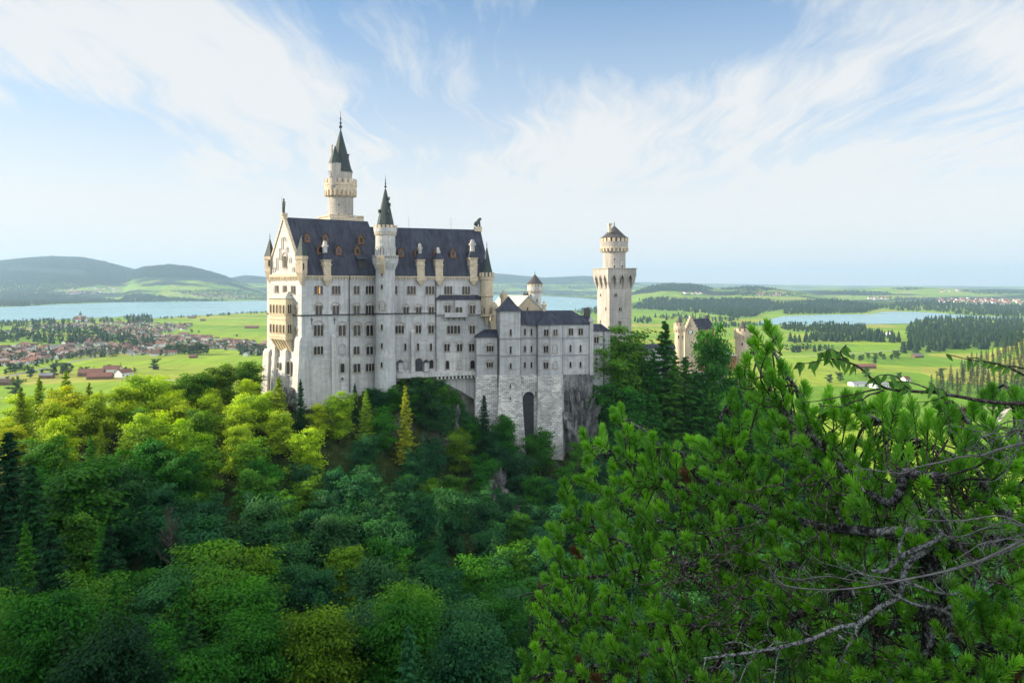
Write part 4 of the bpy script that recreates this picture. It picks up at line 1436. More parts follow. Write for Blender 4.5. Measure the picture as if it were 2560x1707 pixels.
# small west wing
ua, ub, zt, zb = rblock('west', plA, 135, 312, 598, 905, 9, bow, 1.6)
m = MB()
m.loft([[plA.at(ua - .5, .6, zt), plA.at(ub + .1, .6, zt), plA.at(ub + .1, -9, zt), plA.at(ua - .5, -9, zt)], [plA.at(ua + 4, -4.2, z3(536)), plA.at(ub + .1, -4.2, z3(536)), plA.at(ub + .1, -5, z3(536)), plA.at(ua + 4, -5, z3(536))]])
m.build('roof', M['slate'], bow)
band(bands, plA, ua, ub, 741, 220)
win_at(bow, plA, c3, 245, 58, 664, 712, 3, head=True)
win_at(bow, plA, c3, 243, 54, 800, 842, 3, head=True)
# recessed middle
ua, ub, zt, zb = rblock('middle', plC, 498, 632, 494, 905, 10, bow, 0.0)
for y in (604, 742):
    band(bands, plC, ua, ub, y, 560, False)
for y0, y1 in ((524, 580), (664, 716), (798, 846)):
    for cx in (530, 583):
        win_at(bow, plC, c3, cx, 17, y0, y1, 1)
# square turret
ua, ub, zt, zb = rblock('turret', plB, 326, 494, 384, 908, 10.5, bow, 2.4)
tu = MB()
c = plB.at((ua + ub) / 2, -(ub - ua) / 2, 0)
hw = (ub - ua) / 2
co = lambda r, z: [plB.at((ua + ub) / 2 + a * r, -hw + b * r, z) for a, b in ((-1, 1), (1, 1), (1, -1), (-1, -1))]
zr = plB.hit(*c3(410, 262))[1]
tu.loft([co(hw + 0.9, zt + .003), co(hw * 0.62, zt + (zr - zt) * 0.42), co(0.06, zr)])
tu.build('turret_roof', M['slate'], bow)
for y in (607, 748):
    band(bands, plB, ua, ub, y, 410)
for y0, y1 in ((530, 586), (668, 728), (806, 856)):
    win_at(bow, plB, c3, 414, 18, y0, y1, 1)
for y0, y1 in ((980, 1010), (1082, 1108)):
    win_at(bow, plB.off(0.75), c3, 411, 14, y0, y1, 1, fmat='rustic')
# east part
ua, ub, zt, zb = rblock('east', plE, 838, 1080, 496, 900, 11, bow, 0.0, ('wall', 'rock'))
for y in (602, 740):
    band(bands, plE, ua, ub, y, 960)
for cx in (905, 985):
    win_at(bow, plE, c3, cx, 40, 522, 578, 2)
for y0, y1 in ((658, 716), (795, 842)):
    for cx in (902, 984):
        win_at(bow, plE, c3, cx, 18, y0, y1, 1)
m = MB()
m.cbox(plE.at(ub - 0.5, 0.2, z3(905, plE, 1070)), 1.5, 1.2, z3(470, plE, 1070) - z3(905, plE, 1070), T3)
m.cbox(plE.at(ub - 0.5, 0.2, z3(470, plE, 1070)), 2.1, 1.8, 0.7, T3)
m.lathe(plE.at(ub - 0.5, 0.2, 0), [(0.9, z3(470, plE, 1070) + 0.7), (0.8, z3(440, plE, 1070)), (0.15, z3(428, plE, 1070))], 8)
m.build('pinnacle', M['plinth'], bow)
# polygonal bay
ua, ub = span(plD, 628, 840, 500)
uM, uN = plD.off(4).hit(*c3(745, 500))[0], plD.off(2.8).hit(*c3(822, 500))[0]
foot = [(ua, 0), (ua + 0.2, 2.2), (uM, 4.2), (uN, 2.8), (ub, 0), (ub, -8), (ua, -8)]
zt, zb = plD.off(3).hit(*c3(740, 497))[1], plD.off(3).hit(*c3(740, 908))[1]
cen = (uM - 0.5, -1.0)


def ringD(s, z):
    return [plD.at(cen[0] + (u - cen[0]) * s, cen[1] + (v - cen[1]) * s, z) for u, v in foot]


m = MB()
m.loft([ringD(1, zb), ringD(1, zt)])
m.build('bay_wall', M['wall'], bow)
m = MB()
m.loft([ringD(1.22, -82), ringD(1.14, -62), ringD(1.012, zb)])
m.build('stone_base', M['rustic'], bow)
for y in (605, 748):
    z = plD.off(3).hit(*c3(740, y))[1]
    bands.loft([ringD(1.03, z - 0.2), ringD(1.03, z + 0.2)])
m = MB()
zr = plD.off(-1).hit(*c3(740, 384))[1]
m.loft([ringD(1.10, zt + .003), [plD.at(cen[0] + (u - cen[0]) * 0.03, cen[1] + (v - cen[1]) * 0.03, zr) for u, v in foot]])
m.build('bay_roof', M['slate'], bow)
f1 = Plane(plD.at(*foot[1], 0), plD.at(*foot[2], 0) - plD.at(*foot[1], 0))
f2 = Plane(plD.at(*foot[2], 0), plD.at(*foot[3], 0) - plD.at(*foot[2], 0))
for cx, w, y0, y1, bl in ((705, 42, 530, 586, 0), (703, 40, 664, 722, 0), (703, 40, 800, 852, 0)):
    win_at(bow, f1, c3, cx, w, y0, y1, 2, head=(y0 > 600))
win_at(bow, f2, c3, 778, 40, 530, 584, 2)
win_at(bow, f2, c3, 775, 42, 655, 722, 1, blind=True)
win_at(bow, f2, c3, 775, 40, 793, 850, 1, blind=True)
bands.build('string_course', M['bluegrey'], bow)
# long roof behind
m = MB()
ua, ub = span(pl3, 494, 1084, 495)
za = z3(495)
zr = pl3.off(-5.5).hit(*c3(640, 380))[1]
m.loft([[pl3.at(ua, .7, za), pl3.at(ub + .3, .7, za), pl3.at(ub + .3, -11.6, za), pl3.at(ua, -11.6, za)], [pl3.at(ua, -5.4, zr), pl3.off(-5.5).at(pl3.off(-5.5).hit(*c3(915, 380))[0], 0, zr), pl3.off(-6).at(pl3.off(-5.5).hit(*c3(915, 380))[0], 0, zr), pl3.at(ua, -6, zr)]])
zl_ = pl3.off(-5.5).hit(*c3(1000, 418))[1]
uA, uB = pl3.off(-5.5).hit(*c3(880, 418))[0], pl3.off(-5.5).hit(*c3(1058, 418))[0]
m.loft([[pl3.at(uA, .6, za + .1), pl3.at(ub + .2, .6, za + .1), pl3.at(ub + .2, -11.5, za + .1), pl3.at(uA, -11.5, za + .1)], [pl3.at(uA, -5.3, zl_), pl3.at(uB, -5.3, zl_), pl3.at(uB, -6, zl_), pl3.at(uA, -6, zl_)]])
m.build('roof', M['slate'], bow)
m = MB()
p = pl3.off(-5.5).at(pl3.off(-5.5).hit(*c3(1036, 418))[0], 0, zl_ - 2)
m.cbox(p, 2.4, 2.0, z3(378) - zl_ + 2, T3)
m.cbox(zz(p, z3(378)), 2.0, 1.6, 0.8, T3)
m.build('chimney_stack', M['brownroof'], bow)
m = MB()
p = pl3.off(-6).at(pl3.off(-6).hit(*c3(686, 385))[0], 0, z3(400))
m.lathe(p, [(0.9, p.z), (0.9, dz(c3, 0, 345, 326)), (1.25, dz(c3, 0, 342, 326)), (1.2, dz(c3, 0, 330, 326)), (0.4, dz(c3, 0, 318, 326)), (0.45, dz(c3, 0, 308, 326)), (0.05, dz(c3, 0, 303, 326))], 12)
m.build('chimney_stack', M['trim'], bow)
# tall dark arch in the base between turret and bay
m = MB()
plq = plC.off(1.4)
u0_, u1_ = span(plq, 498, 640, 1100)
zt_, zo = plq.hit(*c3(560, 906))[1], plq.hit(*c3(560, 1042))[1]
m.box(plq.at(u0_, -1.0, zo), plq.U * (u1_ - u0_), plq.n * 1.0, Vector((0, 0, zt_ - zo)))
oa, ob = span(plq, 513, 612, 1100)
ar = arch_out(oa, ob, zo - 20, zo - 0.01)
for (p_, q_) in zip(ar[2:-1], ar[3:]):
    m.poly([plq.at(p_[0], 0, p_[1]), plq.at(p_[0], 0, zo + 0.02), plq.at(q_[0], 0, zo + 0.02), plq.at(q_[0], 0, q_[1])])
    m.poly([plq.at(p_[0], 0, p_[1]), plq.at(q_[0], 0, q_[1]), plq.at(q_[0], -1.9, q_[1]), plq.at(p_[0], -1.9, p_[1])])
m.build('base_arch', M['rustic'], bow)
m = MB()
m.poly([plC.at(q[0], 0.14, q[1]) for q in arch_out(oa + .2, ob - .2, -78, zo - 0.2)])
m.build('base_niche', M['darkline'], bow)
for cv, x, y0, y1, pl in ((c3, 308, 600, 905, plA), (c3, 628, 500, 905, plD.off(0.2)), (c3, 836, 500, 905, plE)):
    m = MB()
    u, z0 = pl.hit(*cv(x, y1))
    z1 = pl.hit(*cv(x, y0))[1]
    m.tube([pl.at(u, .35, z0 - 8), pl.at(u, .35, z1)], 0.17, 6)
    m.build('drain_pipe', M['darkline'], bow)

# ---- link range between bower and square tower
lk = Plane(pl3.at(span(pl3, 1085, 1086, 600)[0], -3.5, 0), (math.cos(R(14)), math.sin(R(14))))
lw = thing('link_building', 'low white link building with dark roof between bower and square tower', 'castle building', lk.at(8, -4, -40))
ua, ub = lk.hit(*c3(1084, 600))[0], lk.hit(*c3(1228, 600))[0]
zt = lk.hit(*c3(1150, 548))[1]
m = MB()
m.prism([lk.at(ua, 0, 0), lk.at(ub, 0, 0), lk.at(ub, -7, 0), lk.at(ua, -7, 0)], -60, zt)
m.build('wall', M['wall'], lw)
m = MB()
zr = lk.off(-3.5).hit(*c3(1150, 488))[1]
m.loft([[lk.at(ua - .3, .7, zt), lk.at(ub, .7, zt), lk.at(ub, -7.7, zt), lk.at(ua - .3, -7.7, zt)], [lk.at(ua - .3, -3.3, zr), lk.at(ub - 3, -3.3, zr), lk.at(ub - 3, -3.7, zr), lk.at(ua - .3, -3.7, zr)]])
m.build('roof', M['slate'], lw)
win_at(lw, lk, c3, 1113, 40, 592, 644, 2, head=True)
m = MB()
for y in (660, 745):
    z = lk.hit(*c3(1120, y))[1]
    m.box(lk.at(ua, 0, z), lk.U * (ub - ua), lk.n * 0.3, Vector((0, 0, 0.4)))
m.build('string_course', M['bluegrey'], lw)
u = lk.hit(*c3(1173, 600))[0]
m = MB()
m.tube([lk.at(u, .35, -52), lk.at(u, .35, zt)], 0.17, 6)
m.build('drain_pipe', M['darkline'], lw)

# ---- knights' house seen over the bower roof
KD = 352
kh = Plane(pt(*c8(600, 1300), KD), (math.cos(R(12)), math.sin(R(12))))
kt = thing('knights_house', 'gabled stone house with pale lead roof behind the bower roof', 'castle building', zz(kh.at(6, -6, 0), -40))
ua, ub = kh.hit(*c8(585, 1230))[0], kh.hit(*c8(1275, 1280))[0]
zb_, za_ = kh.hit(*c8(600, 1260))[1], kh.hit(*c8(900, 915))[1]
um = kh.hit(*c8(905, 915))[0]
back = 24.0
bd = Vector((-0.55, 0.84, 0)).normalized() * back
m = MB()
gq = [kh.at(ua, 0, zb_), kh.at(ub, 0, zb_), kh.at(um, 0, za_)]
m.loft([gq, [q + bd for q in gq]])
m.prism([kh.at(ua + .1, -0.1, 0), kh.at(ub - .1, -0.1, 0), kh.at(ub - .1, -.1, 0) + bd, kh.at(ua + .1, -.1, 0) + bd], -50, zb_)
m.build('gable_wall', M['yellow'], kt)
m = MB()
up = Vector((0, 0, 0.5))
sl = [kh.at(ua - .8, .4, zb_ - .7), kh.at(um, .4, za_ + .1)]
m.loft([[sl[0], sl[1], sl[1] + bd, sl[0] + bd], [sl[0] + up, sl[1] + up, sl[1] + bd + up, sl[0] + bd + up]])
sl = [kh.at(ub + .8, .4, zb_ - .7), kh.at(um, .4, za_ + .1)]
m.loft([[sl[0] + up, sl[1] + up, sl[1] + bd + up, sl[0] + bd + up], [sl[0], sl[1], sl[1] + bd, sl[0] + bd]])
m.build('roof', M['lead'], kt)
win_at(kt, kh.off(0.02), c8, 886, 40, 1210, 1300, 1, sill=False)
m = MB()
for px, py, hgt in ((835, 870, 1.6),):
    p = pt(*c8(px, py), KD + 6)
    m.cbox(p - Vector((0, 0, 1)), 2.6, 1.4, 1.6, 0.2)
    for i in (-1, 0, 1):
        m.lathe(p + Vector((i * 0.8, 0, 0)), [(0.25, p.z + 0.6), (0.2, p.z + hgt)], 6)
m.build('chimney_pot', M['brownroof'], kt)
# tall chimneys and their pale gable roof between palace and bower turret
p = pt(*c8(212, 1200), 344)
ch = MB()
kk = 180 / 2016 / F * 344
ch.cbox(zz(p, -14), 125 * kk, 125 * kk, dz(c8, 0, 960, 344) + 14, 0.5)
ch.cbox(zz(p, dz(c8, 0, 958, 344)), 165 * kk, 165 * kk, dz(c8, 0, 838, 344) - dz(c8, 0, 958, 344), 0.5)
ch.ring_boxes(p, 70 * kk, dz(c8, 0, 837, 344), dz(c8, 0, 815, 344), 8, 0.5, 0.3)
ch.cbox(zz(p, dz(c8, 0, 836, 344)), 50 * kk, 50 * kk, dz(c8, 0, 740, 344) - dz(c8, 0, 836, 344), 0.5)
ch.build('chimney_stack', M['yellow'], kt)
p = pt(*c3(280, 440), 338)
ch = MB()
ch.cbox(zz(p, -45), 2.6, 2.6, dz(c3, 0, 372, 338) + 45, 0.4)
ch.lathe(p, [(1.9, dz(c3, 0, 371.9, 338)), (1.9, dz(c3, 0, 350, 338)), (1.2, dz(c3, 0, 325, 338)), (0.1, dz(c3, 0, 308, 338))], 8, 0.4)
ch.build('chimney_stack', M['yellow'], kt)
m = MB()
w2 = Plane(pt(*c3(262, 520), 334), (math.cos(R(60)), math.sin(R(60))))
m.prism([w2.at(-1, 0, 0), w2.at(14, 0, 0), w2.at(14, -9, 0), w2.at(-1, -9, 0)], -50, dz(c3, 0, 470, 334))
m.build('side_wall', M['yellow'], kt)
# round turret of the knights' house
rc = pt(*c8(1090, 700), KD + 8)
kk = 180 / 2016 / F * (KD + 8)
zK = lambda y: dz(c8, 0, y, KD + 6)
rt = thing('round_turret', 'small round battlemented turret with brown cone roof beside the lake view', 'tower', zz(rc, -40))
m = MB()
m.lathe(rc, [(178 * kk, -48), (172 * kk, zK(830)), (180 * kk, zK(815)), (212 * kk, zK(745)), (214 * kk, zK(640)), (214 * kk, zK(628))], 24)
m.build('tower_shaft', M['plinth'], rt)
merlons(rt, rc, 215 * kk, zK(627.9), zK(570), 14, 0.68, 0.5, 'trim')
m = MB()
merlons(rt, rc, 219 * kk, zK(790), zK(720), 14, 0.35, 0.7, 'trim', 'corbel')
m = MB()
m.lathe(rc, [(232 * kk, zK(562)), (140 * kk, zK(450)), (1 * kk, zK(275))], 12)
m.build('cone_roof', M['brownroof'], rt)
finial(rt, rc, zK(280), zK(180) - zK(280), 0.1)
cyl_win(rt, rc, 172 * kk, R(17), zK(1060), zK(965), 0.8, 1, fmat='plinth')

# ---- square tower
QD = 365.0
qc = pt(*c4(262, 600), QD)
TQ = R(22)
qU, qL = Vector((math.cos(TQ), math.sin(TQ), 0)), Vector((-math.sin(TQ), math.cos(TQ), 0))
zQ = lambda y: dz(c4, 0, y, QD)
qs = 12.2
sq = thing('square_tower', 'tall white square tower with flared top and round battlemented turret', 'tower', zz(qc + (qU + qL) * qs / 2, -48))
qcn = [qc, qc + qU * qs, qc + (qU + qL) * qs, qc + qL * qs]
qmid = (qcn[0] + qcn[2]) / 2
m = MB()
m.prism(qcn, -70, zQ(400))
m.build('tower_shaft', M['tower'], sq)
ex = 1.7


def qring(e, z):
    return [zz(p + (p - qmid).normalized() * e * 1.414, z) for p in qcn]


m = MB()
m.loft([qring(ex, zQ(420)), qring(ex, zQ(384))])
m.loft([qring(ex + .35, zQ(384) + .003), qring(ex + .35, zQ(379))])
# flared piers that leave pointed niches between them
for a, d, nrm in ((qcn[0], qU, -qL), (qcn[0], qL, -qU), (qcn[1], qL, qU), (qcn[3], qU, qL)):
    L = qs + 2 * ex
    st_ = a - d * ex
    wn_ = 2.4
    cs = [L * f for f in (0.215, 0.5, 0.785)]
    edges = [0.0] + [x for c in cs for x in (c - wn_ / 2, c + wn_ / 2)] + [L]
    for i in range(0, len(edges), 2):
        e0, e1 = edges[i], edges[i + 1]
        b0, b1 = e0, e1
        if i == 0:
            b0 = ex
        if i == len(edges) - 2:
            b1 = L - ex
        e0 += 0.004 if i == 0 else 0
        low, mid_ = zQ(515), zQ(470)
        r0 = [st_ + d * (b0 - .0), st_ + d * b1]
        m.loft([[zz(r0[0] - nrm * .5, low), zz(r0[1] - nrm * .5, low), zz(r0[1] + nrm * .02, low), zz(r0[0] + nrm * .02, low)],
                [zz(st_ + d * ((b0 + e0) / 2) - nrm * .5, mid_), zz(st_ + d * ((b1 + e1) / 2) - nrm * .5, mid_), zz(st_ + d * ((b1 + e1) / 2) + nrm * ex * .72, mid_), zz(st_ + d * ((b0 + e0) / 2) + nrm * ex * .72, mid_)],
                [zz(st_ + d * e0 - nrm * .5, zQ(420)), zz(st_ + d * e1 - nrm * .5, zQ(420)), zz(st_ + d * e1 + nrm * (ex - .004), zQ(420)), zz(st_ + d * e0 + nrm * (ex - .004), zQ(420))]])
    for c in cs:   # pointed heads
        zt_ = zQ(420) + .0
        for s in (-1, 1):
            tri = [zz(st_ + d * (c + s * wn_ / 2) + nrm * (ex - .006), zt_ - 2.3), zz(st_ + d * (c + s * wn_ / 2) + nrm * (ex - .006), zt_), zz(st_ + d * c + nrm * (ex - .006), zt_)]
            m.loft([[q - nrm * 1.0 for q in tri], tri])
m.build('flared_parapet', M['tower'], sq)
pq0 = Plane(qcn[0], qU)
pq1 = Plane(qcn[3], -qL)
for cx, y0, y1 in ((302, 538, 560), (330, 627, 651), (327, 713, 740)):
    win_at(sq, pq0, c4, cx, 20, y0, y1, 2)
win_at(sq, pq0, c4, 332, 7, 440, 478, 1, sill=False)
for cx, y0, y1 in ((207, 540, 560), (240, 625, 650), (206, 708, 730)):
    win_at(sq, pq1, c4, cx, 5, y0, y1, 1, sill=False)
k4 = 520 / 1315 / F * 373
zR_ = lambda y: dz(c4, 0, y, 370)
r5 = 71 * k4
m = MB()
m.lathe(qmid, [(r5, zQ(379)), (r5, zR_(287)), (r5 * 1.06, zR_(278)), (r5 * 1.2, zR_(256)), (r5 * 1.23, zR_(215)), (r5 * 1.23, zR_(213))], 36)
m.build('round_shaft', M['tower'], sq)
m = MB()
merlons(sq, qmid, r5 * 1.235, zR_(212.9), zR_(190), 18, 0.66, 0.6, 'trim')
merlons(sq, qmid, r5 * 1.25, zR_(275), zR_(256), 22, 0.4, 0.9, 'trim', 'corbel')
m.lathe(qmid, [(r5 * 1.2, zR_(255)), (r5 * 1.26, zR_(255)), (r5 * 1.26, zR_(249)), (r5 * 1.2, zR_(249))], 36)
m.build('corbel_moulding', M['trim'], sq)
m = MB()
m.lathe(qmid, [(r5 * 0.95, zR_(215)), (r5 * 0.95, zR_(189))], 24)
m.build('lantern_core', M['brownroof'], sq)
m = MB()
m.lathe(qmid, [(r5 * 1.29, zR_(189)), (r5 * 1.0, zR_(176)), (r5 * 0.5, zR_(142)), (0.1, zR_(108))], 12, R(8))
m.build('cone_roof', M['brownroof'], sq)
finial(sq, qmid, zR_(108), zR_(82) - zR_(108), 0.16)
m = MB()
p = pt(*c4(263, 130), 369)
m.cbox(zz(p, zR_(155)), 1.2, 1.2, zR_(108) - zR_(155), 0.3)
m.cbox(zz(p, zR_(108)), 1.8, 1.8, 0.7, 0.3)
m.build('chimney_stack', M['trim'], sq)
for x, y0, y1, w in ((276, 318, 330, 0.9), (328, 318, 330, 0.8), (275, 361, 381, 1.0), (326, 358, 381, 1.2)):
    a = math.asin((x - 293) / 71.5) + R(7.6)
    cyl_win(sq, qmid, r5, a, zR_(y1), zR_(y0), w, 1, fmat='plinth', sill=False)

# ---- gatehouse far right
GD = 430.0
k7 = 260 / 1853 / F * GD
gz = lambda y, d=GD: dz(c7, 0, y, d)
gp = Plane(pt(*c7(370, 400), GD), (math.cos(R(16)), math.sin(R(16))))
gh = thing('gatehouse', 'sandstone gatehouse with stepped gables, dark teal roof and round clock', 'gatehouse', zz(gp.at(9, -8, 0), -70))
u0_, u1_ = gp.hit(*c7(370, 300))[0], gp.hit(*c7(610, 300))[0]
um = (gp.hit(*c7(480, 100))[0])
zt, ze = gz(75), gz(330)
m = MB()
dep = 1.6
nst = 5
hw0 = um - u0_
m.box(gp.at(u0_, -dep, -80), gp.U * (u1_ - u0_), gp.n * dep, Vector((0, 0, ze + 80)))
for i in range(nst):
    f = 1 - (i + 0.35) / (nst + 0.0)
    a0, a1 = um - hw0 * f, um + (u1_ - um) * f
    z0, z1 = ze + (zt - ze) * i / nst + .002 * i, ze + (zt - ze) * (i + 1) / nst
    m.box(gp.at(a0, -dep, z0), gp.U * (a1 - a0), gp.n * (dep - 0.003 * i), Vector((0, 0, z1 - z0)))
m.build('stepped_gable', M['yellow'], gh)
Lr = 17.5
gV = Vector((math.cos(R(16)), math.sin(R(16)), 0)) * 0.80 + Vector((0.1, 0.55, 0))
gV = gV.normalized() * Lr
gv_pt = lambda u, z: gp.at(u, -dep, z)
zr = gz(128)
m = MB()
ff = [gv_pt(u0_, ze), gv_pt(u1_, ze), gv_pt(um + 0.8, zr), gv_pt(um - 0.8, zr)]
m.loft([ff, [q + gV for q in ff]])
m.build('roof', M['slate'], gh)
m = MB()
m.prism([gp.at(u0_ + .05, -dep, 0), gp.at(u1_ - .05, -dep, 0), gp.at(u1_ - .05, -dep, 0) + gV, gp.at(u0_ + .05, -dep, 0) + gV], -80, ze - .05)
m.build('brick_wall', M['brick'], gh)
m = MB()
for i in range(nst):
    f = 1 - (i + 0.35) / nst
    a0, a1 = um - hw0 * f, um + (u1_ - um) * f
    z0, z1 = ze + (zt - ze) * i / nst, ze + (zt - ze) * (i + 1) / nst
    m.box(gp.at(a0, -dep - 1.5, z0) + gV, gp.U * (a1 - a0), gp.n * (1.4 - 0.003 * i), Vector((0, 0, z1 - z0)))
m.build('stepped_gable', M['brownroof'], gh)
m = MB()
cu_, cz_ = gp.hit(*c7(473, 358))
m.loft([[gp.at(cu_ + 1.45 * math.cos(a), 0, cz_ + 1.45 * math.sin(a)) for a in np.linspace(0, 2 * math.pi, 24, endpoint=False)], [gp.at(cu_ + 1.45 * math.cos(a), .2, cz_ + 1.45 * math.sin(a)) for a in np.linspace(0, 2 * math.pi, 24, endpoint=False)]])
ck = m.build('clock', M['darkline'], gh)
m = MB()
m.loft([[gp.at(cu_ + 1.15 * math.cos(a), .2, cz_ + 1.15 * math.sin(a)) for a in np.linspace(0, 2 * math.pi, 24, endpoint=False)], [gp.at(cu_ + 1.15 * math.cos(a), .26, cz_ + 1.15 * math.sin(a)) for a in np.linspace(0, 2 * math.pi, 24, endpoint=False)]])
m.build('dial', M['white'], ck)
m = MB()
m.box(gp.at(cu_ - .09, .27, cz_ - .1), gp.U * .18, gp.n * .05, Vector((0, 0, 1.0)))
m.box(gp.at(cu_ - .09, .325, cz_ - .1), gp.U * .2, gp.n * .05, Vector((0, 0, -.6)))
m.build('clock_hand', M['darkline'], ck)
for cx, y0, y1 in ((405, 290, 350), (433, 230, 300), (462, 180, 262), (490, 235, 262)):
    win_at(gh, gp.off(.01), c7, cx, 14, y0, y1, 1, fmat='yellow', sill=False)
m = MB()
p = pt(*c7(560, 120), GD + 6)
m.tube([p, p + Vector((0, 0, 5))], 0.18, 5)
m.tube([p + Vector((-1, 0, 3.6)), p + Vector((1, 0, 3.6))], 0.15, 5)
m.build('weather_vane', M['darkline'], gh)
# lower front wing with white walls and red brick end
wp = Plane(pt(*c7(780, 1000), GD - 6), (math.cos(R(16)), math.sin(R(16))))
u0_, u1_ = wp.hit(*c7(790, 1000))[0], wp.hit(*c7(1060, 1000))[0]
u2_ = wp.hit(*c7(1290, 1000))[0]
zt_ = dz(c7, 0, 770, GD)
m = MB()
m.box(wp.at(u0_ - 12, -10, -85), wp.U * (u1_ - u0_ + 12), wp.n * 10, Vector((0, 0, dz(c7, 0, 1080, GD - 6) + 85)))
wg = m.build('front_wing', M['wall'], gh)
for cx, y0, y1 in ((880, 1180, 1290), (990, 1270, 1400), (800, 1170, 1270)):
    win_at(gh, wp.off(.01), c7, cx, 40, y0, y1, 1)
m = MB()
m.box(wp.at(u1_ - 9, -9.9, dz(c7, 0, 1080, GD - 6)), wp.U * (u2_ - u1_ + 9), wp.n * 9.8, Vector((0, 0, zt_ - dz(c7, 0, 1080, GD - 6))))
m.build('upper_wing', M['brick'], gh)
m = MB()
m.loft([[wp.at(u1_ - 10, .6, zt_), wp.at(u2_ + .5, .6, zt_), wp.at(u2_ + .5, -10.5, zt_), wp.at(u1_ - 10, -10.5, zt_)], [wp.at(u1_ - 7, -4, zt_ + 4), wp.at(u2_ - 4, -4, zt_ + 3), wp.at(u2_ - 4, -5, zt_ + 3), wp.at(u1_ - 7, -5, zt_ + 4)]])
m.build('wing_roof', M['lead'], gh)


def gate_tower(label, cx, d, yshaft, ywide, ytop, ycone, ytip, wshaft, wtop, wcone):
    c = pt(*c7(cx, 500), d)
    k = 260 / 1853 / F * d
    z = lambda y: dz(c7, 0, y, d)
    t = thing('gate_tower', label, 'tower', zz(c, -75))
    m = MB()
    m.lathe(c, [(wshaft * k, -85), (wshaft * k, z(yshaft)), (wtop * k, z(ywide)), (wtop * k, z(ytop + 45))], 24)
    m.build('tower_shaft', M['yellow'], t)
    merlons(t, c, wtop * k + .03, z(ytop + 45.1), z(ytop), 10, 0.62, 0.7, 'yellow')
    m = MB()
    merlons(t, c, wtop * k + .1, z(yshaft + 5), z(ywide - 15), 12, 0.4, 1.2, 'yellow', 'corbel')
    m = MB()
    m.lathe(c, [(wcone * .85 * k, z(ytop + 50)), (wcone * .85 * k, z(ycone))], 12)
    m.build('lantern_core', M['brownroof'], t)
    m = MB()
    m.lathe(c, [(wcone * k, z(ycone)), (1 * k, z(ytip))], 12)
    m.build('cone_roof', M['brownroof'], t)
    for a in (R(-20), R(35)):
        cyl_win(t, c, wshaft * k, a, z(yshaft + 120), z(yshaft + 60), 1.0, 1, fmat='yellow')


gate_tower('round battlemented sandstone gate tower left of the stepped gable', 272, GD - 4, 345, 300, 190, 200, 70, 78, 96, 72)
gate_tower('round battlemented sandstone gate tower standing apart near the pine top', 1400, GD + 12, 470, 425, 292, 300, 150, 128, 146, 88)
# covered wall walk between square tower and gatehouse
ww = Plane(pt(*c4(400, 880), 395), (math.cos(R(12)), math.sin(R(12))))
wt = thing('castle_wall', 'low curtain wall with dark tiled wall-walk roof beside the square tower', 'wall', zz(ww.at(10, 0, 0), -60))
u0_, u1_ = ww.hit(*c4(395, 880))[0], ww.hit(*c4(680, 880))[0]
zt_, zr_ = ww.hit(*c4(480, 888))[1], ww.hit(*c4(480, 862))[1]
m = MB()
m.box(ww.at(u0_, -3, -80), ww.U * (u1_ - u0_), ww.n * 3, Vector((0, 0, zt_ + 80)))
m.build('wall', M['wall'], wt)
m = MB()
m.loft([[ww.at(u0_, .4, zt_), ww.at(u1_, .4, zt_), ww.at(u1_, -3.4, zt_), ww.at(u0_, -3.4, zt_)], [ww.at(u0_, -1.4, zr_), ww.at(u1_, -1.4, zr_), ww.at(u1_, -1.6, zr_), ww.at(u0_, -1.6, zr_)]])
m.build('wall_roof', M['slate'], wt)


# ---- rock outcrops
def rock(label, centre, size, seed, mat='rock', name='rock_outcrop'):
    r_ = np.random.default_rng(seed)
    n1, n2 = 110, 80
    th, ph = np.meshgrid(np.linspace(0, 2 * math.pi, n1, endpoint=False), np.linspace(-1.5, 1.5, n2))
    x, y, z = np.cos(th) * np.cos(ph), np.sin(th) * np.cos(ph), np.sin(ph)
    d = (np.abs(x) ** 3 + np.abs(y) ** 3 + np.abs(z) ** 3) ** (-1 / 3)
    amp = 0
    for s, w in ((1.6, .5), (4, .36), (9, .24), (20, .13), (40, .07)):
        k = r_.normal(size=(4, 3)) * s * np.array([1.3, 1.3, .6])
        p = r_.random(4) * 6.3
        amp = amp + w * sum(1 - 2 * np.abs(np.sin(k[i, 0] * x + k[i, 1] * y + k[i, 2] * z + p[i])) for i in range(4)) / 4
    d = d * (1.02 + amp)
    v = np.stack([(x * d * size[0]).ravel(), (y * d * size[1]).ravel(), (z * d * size[2]).ravel()], 1)
    v[:, 2] = v[:, 2] * 0.8 + 0.2 * size[2] * 0.16 * np.round(v[:, 2] / (size[2] * 0.16))
    i = np.arange(n1 * n2).reshape(n2, n1)
    j = np.roll(i, -1, 1)
    f = np.stack([i[:-1].ravel(), j[:-1].ravel(), j[1:].ravel(), i[1:].ravel()], 1)
    o = quick_mesh(name, v, f, M[mat])
    o.location = centre
    return tag(o, label, 'rock')


rock('big grey rock face under the east end of the bower wing', pt(1334, 992, 326.5), (10.5, 9.5, 21), 4)
rock('grey cliff foot below the rough stone bay base', pt(1352, 1085, 328), (10, 9, 14), 9)
rock('pale bare rock rib between the trees below the terrace', pt(1040, 985, 308), (3.5, 6, 11), 5)
rock('pale rock scar among trees in the gorge', pt(1140, 1120, 290), (5, 5, 7.5), 6)
rock('pinkish rock scar low in the gorge', pt(1168, 1180, 280), (4.5, 4, 5.5), 8)
rock('lit tan rock below the west gable', pt(655, 925, 289), (5.0, 5, 7), 11)
rock('dark rock step at the foot of the stair tower', pt(872, 935, 305), (9, 5, 6.5), 13)
# ------------------------------------------------------------------ trees of the castle hill


